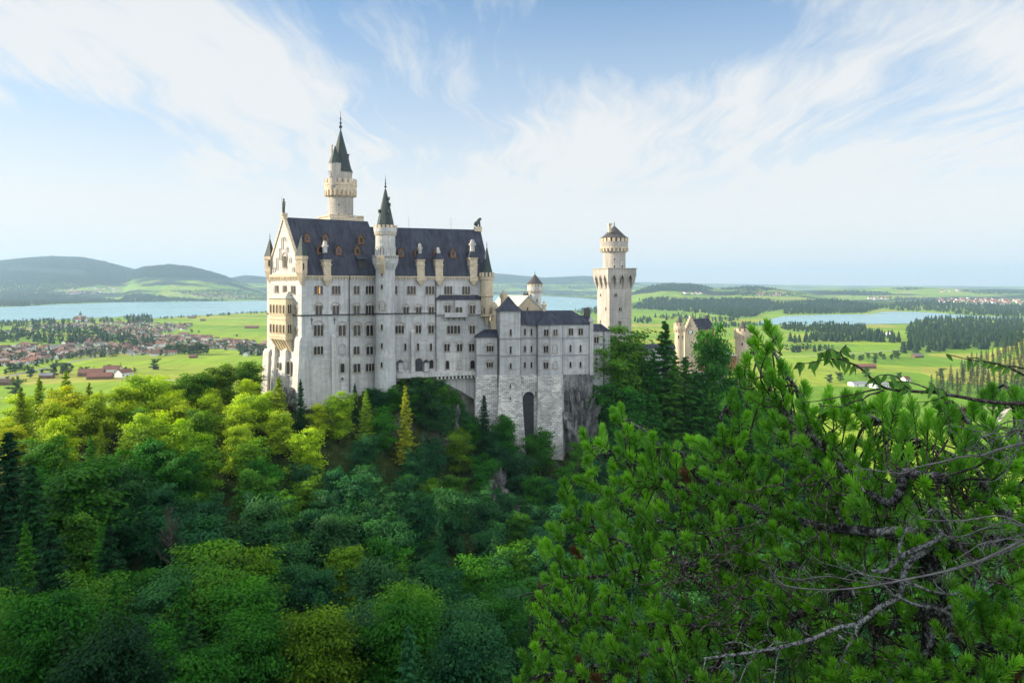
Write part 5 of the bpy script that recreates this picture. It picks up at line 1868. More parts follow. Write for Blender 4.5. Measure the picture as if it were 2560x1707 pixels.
def diamonds(p, t, b, l, w):
    """leaf-shaped quads from centres, long axis t, cross axis b"""
    l, w = l[:, None] / 2, w[:, None] / 2
    v = np.stack([p - t * l, p + b * w - t * l * 0.1, p + t * l, p - b * w - t * l * 0.1], 1).reshape(-1, 3)
    return v, np.arange(len(v)).reshape(-1, 4)


def unit(a):
    return a / np.maximum(np.linalg.norm(a, axis=-1, keepdims=True), 1e-9)


def frame(n, t):
    t = unit(t - (t * n).sum(-1, keepdims=True) * n)
    return t, np.cross(n, t)


def broad_crown(seed, H, Rr, ncl, per, leaf, droop=0.25, nlimb=0):
    """leafy sprays carried along limbs that leave the trunk all round, so the outline is feathered and gaps show between limbs"""
    g = np.random.default_rng(seed)
    nl = nlimb or max(5, ncl // 5)
    P, T, N_, L, RN, C = [], [], [], [], [], []
    ga = 0.0
    for i in range(nl):
        h = (i + 0.5 * g.random()) / nl
        ga += 2.4 + g.normal() * 0.35
        d = np.array([math.cos(ga), math.sin(ga), 0.0])
        prof = math.sin(math.pi * (0.16 + 0.80 * h)) ** 0.62 if h < 0.5 else math.sin(math.pi * (0.16 + 0.80 * h)) ** 0.85 + 0.10
        reach = Rr * prof * (0.62 + 0.62 * g.random())
        z0 = H * (0.14 + 0.66 * h)
        rise = (0.25 + 0.80 * h + 0.2 * g.normal()) * (reach * 0.75) + H * 0.16 * h
        tone = g.random()
        per_l = max(2, int(ncl / nl * (0.6 + 0.8 * prof)))
        for j in range(per_l):
            s = 0.30 + 0.70 * (j + g.random()) / per_l
            ax = d + np.array([-d[1], d[0], 0]) * g.normal() * 0.35
            ax = unit(ax)
            side = np.array([-ax[1], ax[0], 0])
            c = ax * reach * s + np.array([0, 0, z0 + rise * s ** 1.3 + g.normal() * 0.02 * H])
            C.append(c)
            sz = H * (0.078 + 0.050 * g.random()) * (1.1 - 0.25 * s)
            n = per
            q = g.normal(size=(n, 3))
            a_, b_, c_ = q[:, 0] * sz * 0.85, q[:, 1] * sz * 0.60, q[:, 2] * sz * 0.24
            taper = np.clip(1.15 - 0.45 * (a_ / sz), 0.35, 1.6)
            b_ = b_ * taper
            upv = np.array([0, 0, 1.0])
            tilt = 0.35 - 0.5 * s + 0.3 * h + g.normal() * 0.15
            axt = unit(ax + upv * tilt)
            nrm = np.cross(axt, side)
            nrm = nrm if nrm[2] > 0 else -nrm
            p = c + a_[:, None] * axt + b_[:, None] * side + (c_ - 0.16 * (np.abs(b_) + np.maximum(a_, 0)) * (0.5 + droop))[:, None] * nrm
            t = axt * 0.9 + side * (np.sign(b_) * 0.55)[:, None] - upv * droop + g.normal(size=(n, 3)) * 0.35
            nn = unit(nrm * 0.80 + ax * 0.40 + side * (0.45 * np.sign(b_))[:, None] + g.normal(size=(n, 3)) * 0.30)
            P.append(p)
            T.append(t)
            N_.append(nn)
            L.append(leaf * (0.65 + 0.7 * g.random(n)))
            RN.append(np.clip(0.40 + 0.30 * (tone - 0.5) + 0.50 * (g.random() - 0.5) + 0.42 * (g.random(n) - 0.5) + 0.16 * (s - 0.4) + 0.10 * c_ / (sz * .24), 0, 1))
    P, T, N_, L, RN = map(np.concatenate, (P, T, N_, L, RN))
    zs_ = H / np.percentile(P[:, 2], 99.7)
    P[:, 2] = np.maximum(P[:, 2] * zs_, 0.06 * H)
    C = [q * np.array([1, 1, zs_]) for q in C]
    t, b = frame(N_, T)
    v, f = diamonds(P, t, b, L, L * 0.58)
    return v, f, RN, np.array(C)


def spruce_crown(seed, H, Rr, levels, nb, leaf, per):
    g = np.random.default_rng(seed)
    P, T, Nn, L, RN = [], [], [], [], []
    for i in range(levels):
        f_ = (i + 0.5 * g.random()) / levels
        z = H * (0.08 + 0.91 * f_) + 0
        ln = Rr * (1 - f_) ** 0.85 * (0.75 + 0.45 * g.random()) + 0.25
        m_ = max(4, int(nb * (0.55 + 0.45 * (1 - f_))))
        a0 = g.random() * 6.3
        for j in range(m_):
            a = a0 + 2 * math.pi * j / m_ + g.normal() * 0.18
            l1 = ln * (0.5 + 0.75 * g.random())
            z = H * (0.08 + 0.91 * min(1, f_ + g.normal() * 0.018))
            d = np.array([math.cos(a), math.sin(a), 0])
            s = g.random(per) ** 0.75
            drop = -0.10 - 0.28 * (1 - f_)
            pos = d * (s * l1)[:, None] + np.array([0, 0, 1.0]) * (z + drop * l1 * s + 0.22 * l1 * s ** 3)[:, None]
            side = np.array([-d[1], d[0], 0])
            sd = g.normal(size=per) * 0.20 * (1.1 - 0.7 * s) * l1
            hang = -np.abs(g.normal(size=per)) * 0.22 * (0.4 + 0.6 * (1 - f_))
            pos = pos + side * sd[:, None] + np.array([0, 0, 1.0]) * hang[:, None]
            t = d * 0.8 + side * np.sign(sd)[:, None] * 0.7 + np.array([0, 0, -0.45]) + g.normal(size=(per, 3)) * 0.25
            P.append(pos)
            T.append(t)
            Nn.append(unit(np.array([0, 0, 0.9]) + d * 0.35 + g.normal(size=(per, 3)) * 0.4))
            L.append(leaf * (0.6 + 0.7 * g.random(per)))
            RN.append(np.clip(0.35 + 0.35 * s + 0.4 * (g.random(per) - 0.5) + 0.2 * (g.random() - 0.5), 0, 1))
    P, T, Nn, L, RN = map(np.concatenate, (P, T, Nn, L, RN))
    t, b = frame(Nn, T)
    v, f = diamonds(P, t, b, L, L * 0.36)
    return v, f, RN


def trunk_mesh(name, H, r, parent, limbs=None, mat='bark'):
    m = MB()
    off = np.array(parent.location)
    pts = [(0.03 * H * math.sin(k * 1.3) * 0.2, 0.02 * H * math.cos(k * 1.7) * 0.2, H * k / 5 - (0.8 if k == 0 else 0)) for k in range(6)]
    m.tube(pts, [r * (1.25 if k == 0 else 1 - 0.17 * k) for k in range(6)], 7)
    if limbs is not None:
        for q in limbs:
            z0 = max(0.2 * H, q[2] - 0.6 * math.hypot(q[0], q[1]) - 0.05 * H)
            mid = (q[0] * 0.5, q[1] * 0.5, z0 * 0.45 + q[2] * 0.55 - 0.02 * H)
            m.tube([(0, 0, z0), mid, tuple(q)], [r * 0.4, r * 0.25, r * 0.08], 5)
    return m.build(name, M[mat], parent)


PROTO = {}


def make_proto(key, name, seed, kind, H, Rr, **kw):
    root = bpy.data.objects.new(name, None)
    COL.objects.link(root)
    root.empty_display_size = 0.5
    if kind == 'broad':
        v, f, rn, c = broad_crown(seed, H, Rr, **kw)
        trunk_mesh('trunk', H * 0.9, 0.028 * H * 0.6, root, c[::9])
        quick_mesh('crown', v, f, M['leaf'], root, rn)
    else:
        v, f, rn = spruce_crown(seed, H, Rr, **kw)
        trunk_mesh('trunk', H * 0.98, 0.014 * H, root)
        quick_mesh('crown', v, f, M['needle'], root, rn)
    root['_h'] = H
    PROTO[key] = root
    return root


for i in range(5):
    make_proto(('near', i), 'broadleaf_tree', 40 + i, 'broad', 19, 4.8 + 0.5 * (i % 2), ncl=105, per=250, leaf=0.46, droop=0.15 + 0.12 * (i % 3))
for i in range(9):
    make_proto(('far', i), 'broadleaf_tree', 60 + i, 'broad', 17, 3.8 + 0.4 * (i % 4), ncl=74, per=150, leaf=0.60, droop=0.1 + 0.1 * (i % 3))
for i in range(5):
    make_proto(('spruce', i), 'spruce_tree', 80 + i, 'spruce', 20, 3.3 + 0.45 * (i % 3), levels=38, nb=10, leaf=0.60, per=36)
USED = {k: False for k in PROTO}


def put_tree(key, loc, scale, rz, colour, label, group, cat='tree', sx=1.0):
    src = PROTO[key]
    if USED[key]:
        r = src.copy()
        COL.objects.link(r)
        for ch in src.children:
            c = ch.copy()
            COL.objects.link(c)
            c.parent = r
    else:
        r = src
        USED[key] = True
    r.location = loc
    r.rotation_euler = (0, 0, rz)
    r.scale = (scale * sx, scale * sx, scale)
    for ch in r.children:
        if ch.name.startswith('crown'):
            ch.color = tuple(colour) + (1,)
    return tag(r, label, cat, group)


ENV = np.array([(-200, 960), (0, 958), (40, 905), (60, 885), (90, 866), (120, 893), (152, 850), (185, 876), (205, 878), (240, 897), (290, 880), (335, 862), (385, 882), (440, 860), (505, 840), (530, 858), (575, 830), (600, 856), (612, 880), (640, 872), (668, 905),
                (690, 912), (720, 930), (780, 912), (815, 905), (850, 905), (900, 925), (930, 925), (960, 935), (1000, 945), (1040, 960), (1070, 985), (1095, 985), (1130, 975), (1160, 962), (1195, 1005), (1240, 990), (1290, 1035),
                (1335, 1040), (1365, 960), (1375, 860), (1420, 840), (1450, 850), (1500, 830), (1560, 820), (1620, 810), (1668, 850), (1690, 890), (1750, 900), (2500, 930)], float)

HUES = {'sun': [(0.37, 0.50, 0.022), (0.34, 0.48, 0.022), (0.40, 0.50, 0.024), (0.30, 0.45, 0.024)], 'cool': [(0.028, 0.124, 0.044), (0.034, 0.134, 0.044), (0.022, 0.106, 0.038), (0.044, 0.150, 0.046)],  # 'sun' leaves have the sunlight of the lit crest painted into their colour
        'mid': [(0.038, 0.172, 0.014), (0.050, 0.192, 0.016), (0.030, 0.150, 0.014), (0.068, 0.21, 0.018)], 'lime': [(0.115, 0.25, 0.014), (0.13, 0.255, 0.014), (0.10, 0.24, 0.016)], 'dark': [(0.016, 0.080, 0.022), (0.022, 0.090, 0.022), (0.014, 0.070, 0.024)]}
HWORD = {'sun': 'sunny yellow-green', 'cool': 'blue-green', 'mid': 'mid-green', 'lime': 'lime-green', 'dark': 'dark green'}
trees = []          # dicts: key, px, py(top), loc, h, hue


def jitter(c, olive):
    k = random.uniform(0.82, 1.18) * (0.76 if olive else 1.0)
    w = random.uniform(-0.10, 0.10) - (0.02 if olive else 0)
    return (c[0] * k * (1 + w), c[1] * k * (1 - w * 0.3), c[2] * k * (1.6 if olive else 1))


def add_tree(x, y, h, hue, spruce, key=None, top=None, sx=1.0, colour=None, hand=False):
    z = float(hill_z(np.array([x]), np.array([y]))[0])
    if top is not None:
        h = top - z
    d = y
    if key is None:
        key = ('spruce', random.randrange(5)) if spruce else (('near', random.randrange(5)) if d < 140 else ('far', random.randrange(9)))
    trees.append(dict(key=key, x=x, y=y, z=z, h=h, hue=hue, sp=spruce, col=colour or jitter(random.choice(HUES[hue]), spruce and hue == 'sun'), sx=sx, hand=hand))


# the ones that can be told apart in the photograph: (px, py of the top, distance, width factor, hue, conifer)
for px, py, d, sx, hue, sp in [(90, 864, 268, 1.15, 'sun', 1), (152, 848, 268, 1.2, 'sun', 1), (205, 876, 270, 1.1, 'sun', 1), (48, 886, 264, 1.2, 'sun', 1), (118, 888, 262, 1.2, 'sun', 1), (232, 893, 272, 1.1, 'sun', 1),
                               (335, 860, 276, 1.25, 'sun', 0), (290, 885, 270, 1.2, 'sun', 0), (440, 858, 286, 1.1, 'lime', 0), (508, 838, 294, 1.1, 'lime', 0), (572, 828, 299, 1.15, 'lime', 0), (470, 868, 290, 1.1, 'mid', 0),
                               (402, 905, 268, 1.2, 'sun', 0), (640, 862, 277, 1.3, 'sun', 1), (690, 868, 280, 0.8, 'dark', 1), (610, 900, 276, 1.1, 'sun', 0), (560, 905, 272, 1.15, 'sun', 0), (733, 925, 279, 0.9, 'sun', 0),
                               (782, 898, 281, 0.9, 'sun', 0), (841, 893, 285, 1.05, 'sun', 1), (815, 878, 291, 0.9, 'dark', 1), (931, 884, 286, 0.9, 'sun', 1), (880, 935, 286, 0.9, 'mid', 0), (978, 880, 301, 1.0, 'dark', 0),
                               (1015, 885, 305, 0.8, 'mid', 0), (1040, 897, 308, 0.9, 'mid', 0), (1062, 930, 307, 0.9, 'cool', 0), (1025, 925, 304, 1.0, 'cool', 0), (1140, 985, 305, 1.0, 'cool', 0), (1112, 904, 306, 0.95, 'dark', 1), (1085, 955, 305, 0.9, 'mid', 0), (1160, 955, 307, 0.9, 'mid', 0), (1240, 985, 309, 1.0, 'mid', 0),
                               (1330, 1015, 312, 0.9, 'mid', 0), (1415, 750, 336, 1.15, 'lime', 0), (1455, 800, 340, 1.0, 'mid', 0), (1528, 733, 337, 1.35, 'mid', 1), (1500, 800, 334, 1.1, 'mid', 1), (1575, 815, 340, 1.4, 'mid', 1), (1478, 830, 345, 1.1, 'mid', 0), (1550, 818, 330, 1.4, 'mid', 1),
                               (1638, 750, 344, 0.52, 'mid', 0), (1668, 870, 352, 1.0, 'mid', 0), (1600, 850, 326, 1.5, 'mid', 1), (1390, 880, 326, 1.0, 'mid', 0), (1440, 890, 322, 1.1, 'mid', 0), (1500, 900, 318, 1.4, 'mid', 1), (1640, 905, 330, 1.3, 'mid', 1), (1700, 900, 340, 1.1, 'mid', 0), (1680, 930, 330, 1.1, 'mid', 0),
                               (848, 890, 299, 1.2, 'mid', 0), (875, 893, 298, 1.3, 'cool', 0), (902, 884, 300, 1.2, 'mid', 0), (925, 868, 309, 1.3, 'mid', 0), (955, 862, 310, 1.4, 'cool', 0), (985, 866, 311, 1.3, 'mid', 0), (1010, 870, 312, 1.2, 'cool', 0), (940, 885, 303, 1.3, 'cool', 0), (970, 890, 303, 1.3, 'mid', 0), (1000, 905, 303, 1.2, 'cool', 0),
                               (950, 1345, 122, 1.05, 'lime', 0), (735, 1395, 102, 1.05, 'lime', 0), (470, 1240, 152, 1.1, 'lime', 0), (555, 1255, 146, 1.0, 'lime', 0), (560, 1330, 122, 1.1, 'mid', 0), (400, 1310, 128, 1.2, 'cool', 0), (440, 1400, 96, 1.2, 'dark', 1), (150, 1420, 92, 1.2, 'dark', 1),
                               (20, 985, 160, 1.3, 'dark', 1), (70, 1060, 150, 1.2, 'dark', 1), (180, 1060, 172, 1.3, 'mid', 0), (250, 1200, 140, 1.2, 'dark', 1), (120, 1200, 130, 1.3, 'dark', 1)]:
    p = pt(px, py, d)
    add_tree(p.x, p.y, 0, hue, bool(sp), top=p.z, sx=sx, hand=True)


def poly_dist_ok(x, y):
    q = Vector((x, y, 0))
    for c in ([A1, B1, C1, D1], [A2, B2, C2, D2], [pl3.at(-1, 6.5, 0), pl3.at(48, 6.5, 0), pl3.at(48, -14, 0), pl3.at(-1, -14, 0)], [qcn[0], qcn[1], qcn[2], qcn[3]]):
        if inside(x, y, [(p.x, p.y) for p in c]):
            return False
    return True


ROCKS = [(pt(1037, 975, 303), 4), (pt(1140, 1100, 285), 5), (pt(1160, 1155, 277), 5), (pt(655, 905, 286), 4), (pt(1330, 975, 329), 11), (pt(1345, 1075, 326), 9)]
cand = 0
while cand < 9000:
    cand += 1
    y = 62 + 320 * random.random() ** 0.75
    x = random.uniform(-0.74 * y - 4, 0.62 * y + 4)
    if y > 345 and x < 60:
        continue
    z = float(hill_z(np.array([x]), np.array([y]))[0])
    if z < -112 or (y > 300 and -95 < x < 62 and z > -50 and y > 318):
        continue
    if not poly_dist_ok(x, y):
        continue
    if any((x - c.x) ** 2 + (y - c.y) ** 2 < r * r for c, r in ROCKS):
        continue
    sp_ = 7.4 + 0.014 * y if x < 0.1 * y else 8.5
    if any((t['x'] - x) ** 2 + (t['y'] - y) ** 2 < sp_ ** 2 * (0.6 if t['hand'] else 1) for t in trees):
        continue
    h = random.uniform(13, 20.5)
    px, py = screen(x, y, z + h)
    e = np.interp(px, ENV[:, 0], ENV[:, 1]) + random.uniform(0, 30)
    if py < e:
        h = (YH - e * K) / F * y - z
        if h < 4.5:
            continue
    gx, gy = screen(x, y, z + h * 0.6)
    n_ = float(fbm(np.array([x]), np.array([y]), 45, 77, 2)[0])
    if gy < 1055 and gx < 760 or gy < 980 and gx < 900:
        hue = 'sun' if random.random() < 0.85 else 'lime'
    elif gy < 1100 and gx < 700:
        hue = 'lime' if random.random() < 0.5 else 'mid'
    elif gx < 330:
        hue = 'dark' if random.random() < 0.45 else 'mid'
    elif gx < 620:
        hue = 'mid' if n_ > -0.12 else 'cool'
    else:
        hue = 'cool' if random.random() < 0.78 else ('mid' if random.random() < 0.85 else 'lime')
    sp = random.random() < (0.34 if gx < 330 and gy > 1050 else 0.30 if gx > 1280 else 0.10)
    add_tree(x, y, h, hue, sp)

# keep what can be seen: coarse front-to-back cover test
W_, H_ = 300, 200
cov = np.zeros((H_, W_), bool)
gxx, gyy = np.meshgrid((np.arange(W_) + .5) * 2352 / W_, (np.arange(H_) + .5) * 1568 / H_)
for t in sorted(trees, key=lambda t: t['y']):
    s = t['h'] / (20 if t['sp'] else 16.5)
    r = (3.4 if t['sp'] else 5.2) * s * t['sx']
    cx_, cy_ = screen(t['x'], t['y'], t['z'] + t['h'] * 0.6)
    rx, ry = r * F / t['y'] / K, t['h'] * 0.42 * F / t['y'] / K
    t['cx'], t['cy'] = cx_, cy_
    el = (((gxx - cx_) / rx) ** 2 + ((gyy - cy_) / ry) ** 2) < 1
    t['vis'] = int((el & ~cov).sum())
    t['tot'] = int(el.sum())
    core = (((gxx - cx_) / (rx * .85)) ** 2 + ((gyy - cy_) / (ry * .85)) ** 2) < 1
    cov |= core
trees = [t for t in trees if t['hand'] or (t['vis'] >= 5 and t['cx'] > -60 and t['cy'] < 1640)]
bro = sorted([t for t in trees if not t['sp']], key=lambda t: -(t['vis'] * (0.3 if t['cx'] > 1340 and t['cy'] > 1010 else 1) + 1000 * t['hand']))[:300]
trees = bro + [t for t in trees if t['sp'] and (t['hand'] or not (t['cx'] > 1500 and t['cy'] > 1080))]
print('hill trees', len(trees), 'broadleaf', len(bro))

COLW = [(70, 'at the edge of the view'), (190, 'below the far farm'), (320, 'below the red-roofed farm'), (470, 'below the meadow'), (600, 'before the west gable'), (690, 'under the west gable'), (790, "under the palace's west corner"), (870, 'under the stair tower'), (960, 'under the terrace doorway'),
        (1050, 'under the gallery bay'), (1140, 'under the east corner turret'), (1210, 'under the square bower turret'), (1290, 'under the polygonal bay'), (1380, 'under the grey rock face'), (1460, 'by the square tower'), (1560, 'by the wall walk'), (1690, 'by the gatehouse'), (9999, 'behind the mountain pine')]
ROWW = [(900, 'at the very crest'), (960, 'on the crest'), (1030, 'on the upper slope'), (1100, 'high on the slope'), (1180, 'on the middle slope'), (1260, 'in the shaded gorge'), (1340, 'lower in the gorge'), (1430, 'deep in the gorge'), (1510, 'near the gorge bottom'), (9999, 'at the gorge bottom')]
for t in trees:
    size = 'tall' if t['h'] > 17.5 else 'small' if t['h'] < 12 else 'middling'
    kind = ('spruce' if t['hue'] != 'sun' else 'larch-like conifer') if t['sp'] else 'broadleaf tree'
    t['lab'] = f"{size} {HWORD[t['hue']]} {kind} {next(w for e, w in ROWW if t['cy'] < e)} {next(w for e, w in COLW if t['cx'] < e)}"
ORD = ['leftmost', 'second', 'third', 'fourth', 'fifth', 'sixth', 'seventh', 'eighth', 'ninth', 'tenth']


def tell_apart(items, lab, key):
    """items that would share a label are told apart by their order from the left"""
    by = {}
    for q in items:
        by.setdefault(q[lab], []).append(q)
    for l_, qs in by.items():
        if len(qs) > 1:
            qs.sort(key=lambda q: q[key])
            for i, q in enumerate(qs):
                q[lab] = ('leftmost' if i == 0 else 'rightmost' if i == len(qs) - 1 else ORD[min(i, 9)]) + ' ' + l_


tell_apart(trees, 'lab', 'cx')
for t in trees:
    Hp = PROTO[t['key']]['_h']
    g = 'broadleaf trees on the castle hill' if not t['sp'] else 'conifers on the castle hill'
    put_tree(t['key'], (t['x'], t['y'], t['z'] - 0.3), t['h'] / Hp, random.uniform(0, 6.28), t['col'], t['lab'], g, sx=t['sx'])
for k, r in PROTO.items():
    if not USED[k]:
        for ch in list(r.children):
            bpy.data.objects.remove(ch)
        bpy.data.objects.remove(r)

# bare dead tree among the beeches
p = pt(392, 1235, 158)
zb_ = float(hill_z(np.array([p.x]), np.array([p.y]))[0])
dt = thing('dead_tree', 'leafless grey dead tree with fine twigs standing among the green beeches', 'tree', (p.x, p.y, zb_))
m = MB()
Ht = pt(392, 1165, 158).z - zb_
m.tube([(p.x, p.y, zb_ - 1), (p.x + .3, p.y, zb_ + Ht * .5), (p.x, p.y, zb_ + Ht)], [0.3, 0.18, 0.04], 6)
m.build('trunk', M['bark'], dt)
m = MB()
for i in range(46):
    f_ = random.uniform(0.45, 0.97)
    a = random.uniform(0, 6.28)
    l = (1.05 - f_) * 7 + 1.2
    s = Vector((p.x + .15, p.y, zb_ + Ht * f_))
    e = s + Vector((math.cos(a) * l * .6, math.sin(a) * l * .6, l * .75))
    mid = (s + e) / 2 + Vector((math.cos(a), math.sin(a), -.4)) * l * .1
    m.tube([s, mid, e], [0.07, 0.05, 0.02], 4)
    for q in range(3):
        b0 = s.lerp(e, random.uniform(.3, .9))
        m.tube([b0, b0 + Vector((random.uniform(-1, 1), random.uniform(-1, 1), random.uniform(.3, 1.3)))], [0.035, 0.012], 3)
tag(m.build('branches', M['bark'], dt), kind='stuff')
# ------------------------------------------------------------------ the valley: village, farms, church, boats, trees, woods


def obj_col_mat(name, rough=0.8):
    m, nt, b = new_mat(name, rough, 0.2)
    oi = node(nt, 'ShaderNodeObjectInfo')
    pos = node(nt, 'ShaderNodeNewGeometry').outputs['Position']
    nt.links.new(mixc(nt, 1.0, oi.outputs['Color'], ramp(nt, noise(nt, pos, 0.3, 3), [(0.3, 0.8), (0.7, 1.15)]), 'MULTIPLY'), b.inputs['Base Color'])
    return m


M['roofcol'] = obj_col_mat('roof_tiles')
M['barnwood'] = plain('barn_wood', (0.17, 0.10, 0.06), 0.9, 0.1, 0.2, 0.2)


def house_bm(m, c, ang, w, d, h, rh, over=0.7, wi=0, ri=1):
    ux, uy = Vector((math.cos(ang), math.sin(ang), 0)), Vector((-math.sin(ang), math.cos(ang), 0))
    c = Vector(c)
    P_ = lambda a, b, z: c + ux * a + uy * b + Vector((0, 0, z))
    m.mi = wi
    m.loft([[P_(-w / 2, -d / 2, -1), P_(w / 2, -d / 2, -1), P_(w / 2, d / 2, -1), P_(-w / 2, d / 2, -1)], [P_(-w / 2, -d / 2, h), P_(w / 2, -d / 2, h), P_(w / 2, d / 2, h), P_(-w / 2, d / 2, h)]])
    for s in (-1, 1):
        tri = [P_(s * w / 2, -d / 2, h), P_(s * w / 2, d / 2, h), P_(s * w / 2, 0, h + rh)]
        m.poly(tri if s > 0 else tri[::-1])
    m.mi = ri
    e = over * rh / (d / 2)
    for s in (-1, 1):
        q = [P_(-w / 2 - over, s * (d / 2 + over), h - e + .1), P_(w / 2 + over, s * (d / 2 + over), h - e + .1), P_(w / 2 + over, 0, h + rh + .1), P_(-w / 2 - over, 0, h + rh + .1)]
        if s > 0:
            q = q[::-1]
        m.loft([q, [x + Vector((0, 0, .35)) for x in q]])
    m.mi = 0


def big_house(name, label, cat, px, py, w, d, h, rh, ang, roofcol, wall='white', wood=False):
    g_, _ = on_ground([px], [py])
    c = Vector(g_[0])
    t = thing(name, label, cat, c)
    a, b = MB(), MB()
    full = MB()
    house_bm(full, c, ang, w, d, h, rh)
    for k, (dst, mi) in enumerate(((a, 0), (b, 1))):
        for f, fm in zip(full.f, full.m):
            if fm == mi:
                dst.poly([full.v[i] for i in f])
    a.build('wall', M[wall], t)
    o = b.build('roof', M['roofcol'], t)
    o.color = tuple(roofcol) + (1,)
    m = MB()
    pl = Plane(c + Vector((math.sin(ang), -math.cos(ang), 0)) * d / 2, (math.cos(ang), math.sin(ang)))
    m.box(pl.at(-w * .1, 0, c.z), pl.U * min(4, w * .2), pl.n * .12, Vector((0, 0, min(3.5, h * .7))))
    m.build('barn_door', M['barnwood'], t)
    for i in (-0.36, 0.22, 0.36):
        m = MB()
        m.box(pl.at(w * i - .8, 0, c.z + h * .35), pl.U * 1.6, pl.n * .1, Vector((0, 0, h * .35)))
        m.build('window', M['glass'], t)
    return t


RED, BRN, DRK, SLT = (0.23, 0.10, 0.072), (0.19, 0.09, 0.065), (0.10, 0.06, 0.05), (0.20, 0.21, 0.23)
big_house('farm_barn', 'long dark brown roofed barn at the west side of the valley farm', 'barn', 211, 863, 42, 18, 6, 7, R(8), BRN, 'barnwood')
big_house('farm_barn', 'bright red roofed low barn in front of the valley farm', 'barn', 230, 870, 40, 18, 5, 6, R(14), RED, 'barnwood')
big_house('farmhouse', 'white farmhouse with red roof and white front at the valley farm', 'farmhouse', 285, 865, 26, 17, 8, 6, R(70), RED)
big_house('farmhouse', 'brown roofed farmhouse between the barns of the valley farm', 'farmhouse', 258, 857, 30, 17, 8, 6.5, R(10), BRN)
big_house('farm_barn', 'small blue-grey roofed barn beside the meadow trees west of the farm', 'barn', 108, 869, 22, 12, 6, 4, R(5), SLT, 'barnwood')
big_house('hay_hut', 'tiny brown hay hut under the lone meadow tree', 'hut', 358, 848, 9, 7, 3, 3, R(5), DRK, 'barnwood')
big_house('hay_hut', 'brown hay hut beside the dark grove on the meadow', 'hut', 444, 822, 16, 10, 4, 4, R(5), BRN, 'barnwood')
big_house('farm_barn', 'long red roofed barn on the eastern meadow', 'barn', 1986, 846, 42, 12, 5, 4, R(3), RED, 'barnwood')
big_house('farm_barn', 'grey shingle roofed barn on the eastern meadow by the spruce wood', 'barn', 2107, 821, 26, 13, 4, 5, R(20), (0.22, 0.19, 0.16), 'barnwood')
big_house('farmhouse', 'lonely pale farmhouse before the dark forest near the second lake', 'farmhouse', 2044, 770, 28, 18, 8, 7, R(40), RED)
big_house('long_shed', 'long grey flat roofed shed half hidden behind the pine shoots', 'shed', 1985, 886, 46, 20, 5, 2, R(4), (0.24, 0.25, 0.27))
big_house('long_shed', 'white walled shed with pale roof behind the pine shoots', 'shed', 2022, 890, 30, 16, 6, 2.5, R(14), (0.28, 0.28, 0.28))
big_house('chalet', 'small red roofed chalet at the edge of the eastern spruce wood', 'house', 2080, 876, 14, 10, 5, 4, R(30), RED)
big_house('farmhouse', 'dark long farm building at the edge of the near meadow', 'barn', 4, 884, 34, 14, 5, 5, R(5), DRK, 'barnwood')
big_house('hay_hut', 'brown hut on the lakeside meadow left of the palace', 'hut', 442, 731, 34, 16, 5, 5, R(5), BRN, 'barnwood')
big_house('hay_hut', 'lonely brown hut in the middle of the lakeside meadow', 'hut', 466, 737, 22, 12, 5, 5, R(5), BRN, 'barnwood')
big_house('farm_barn', 'brown farm roof on the lakeside meadow nearest the palace', 'barn', 578, 754, 50, 16, 5, 5, R(3), BRN, 'barnwood')

# church by the lake
g_, _ = on_ground([185], [740])
c = Vector(g_[0])
chr_ = thing('village_church', 'village church with tall brown roof and slim dark tower by the lake', 'church', c)
m = MB()
house_bm(m, c, 0.1, 52, 20, 13, 14)
n_ = MB()
o = m.build('nave', [M['white'], M['roofcol']], chr_)
o.color = (0.22, 0.10, 0.07, 1)
m = MB()
m.cbox(c + Vector((0, -2, 0)), 9, 9, 34, 0.1)
m.build('church_tower', M['trim'], chr_)
m = MB()
m.lathe(c + Vector((0, -2, 0)), [(6.5, c.z + 34), (6.8, c.z + 38), (3, c.z + 42), (0.1, c.z + 52)], 8)
m.build('church_spire', M['darkline'], chr_)

# sailing boats
for px, py, lab in ((66, 707, 'tiny white sailing boat near the wooded far shore'), (549, 714, 'tiny white sailing boat on the lake just west of the palace'), (1311, 697, 'white sailing boat on the lake between round turret and square tower')):
    a, b_ = ray(px, py)
    d = (H0 + 1.2) / b_
    c = Vector((a * d, d, H0 + 1.2))
    t = thing('sailing_boat', lab, 'boat', c)
    s = 1.0 if d < 7000 else 1.6
    m = MB()
    m.loft([[c + Vector((x, y, -0.3)) * s for x, y in ((-4, -.8), (3, -1), (5, 0), (3, 1), (-4, .8))], [c + Vector((x, y, 1.2)) * s for x, y in ((-4.5, -1.2), (3, -1.5), (6, 0), (3, 1.5), (-4.5, 1.2))]])
    m.build('hull', M['white'], t)
    m = MB()
    q = [c + Vector((-3.5, 0, 2)) * s, c + Vector((1, 0, 2)) * s, c + Vector((1, 0, 14)) * s]
    m.loft([q, [x + Vector((0, .15, 0)) for x in q]])
    m.build('sail', M['white'], t)

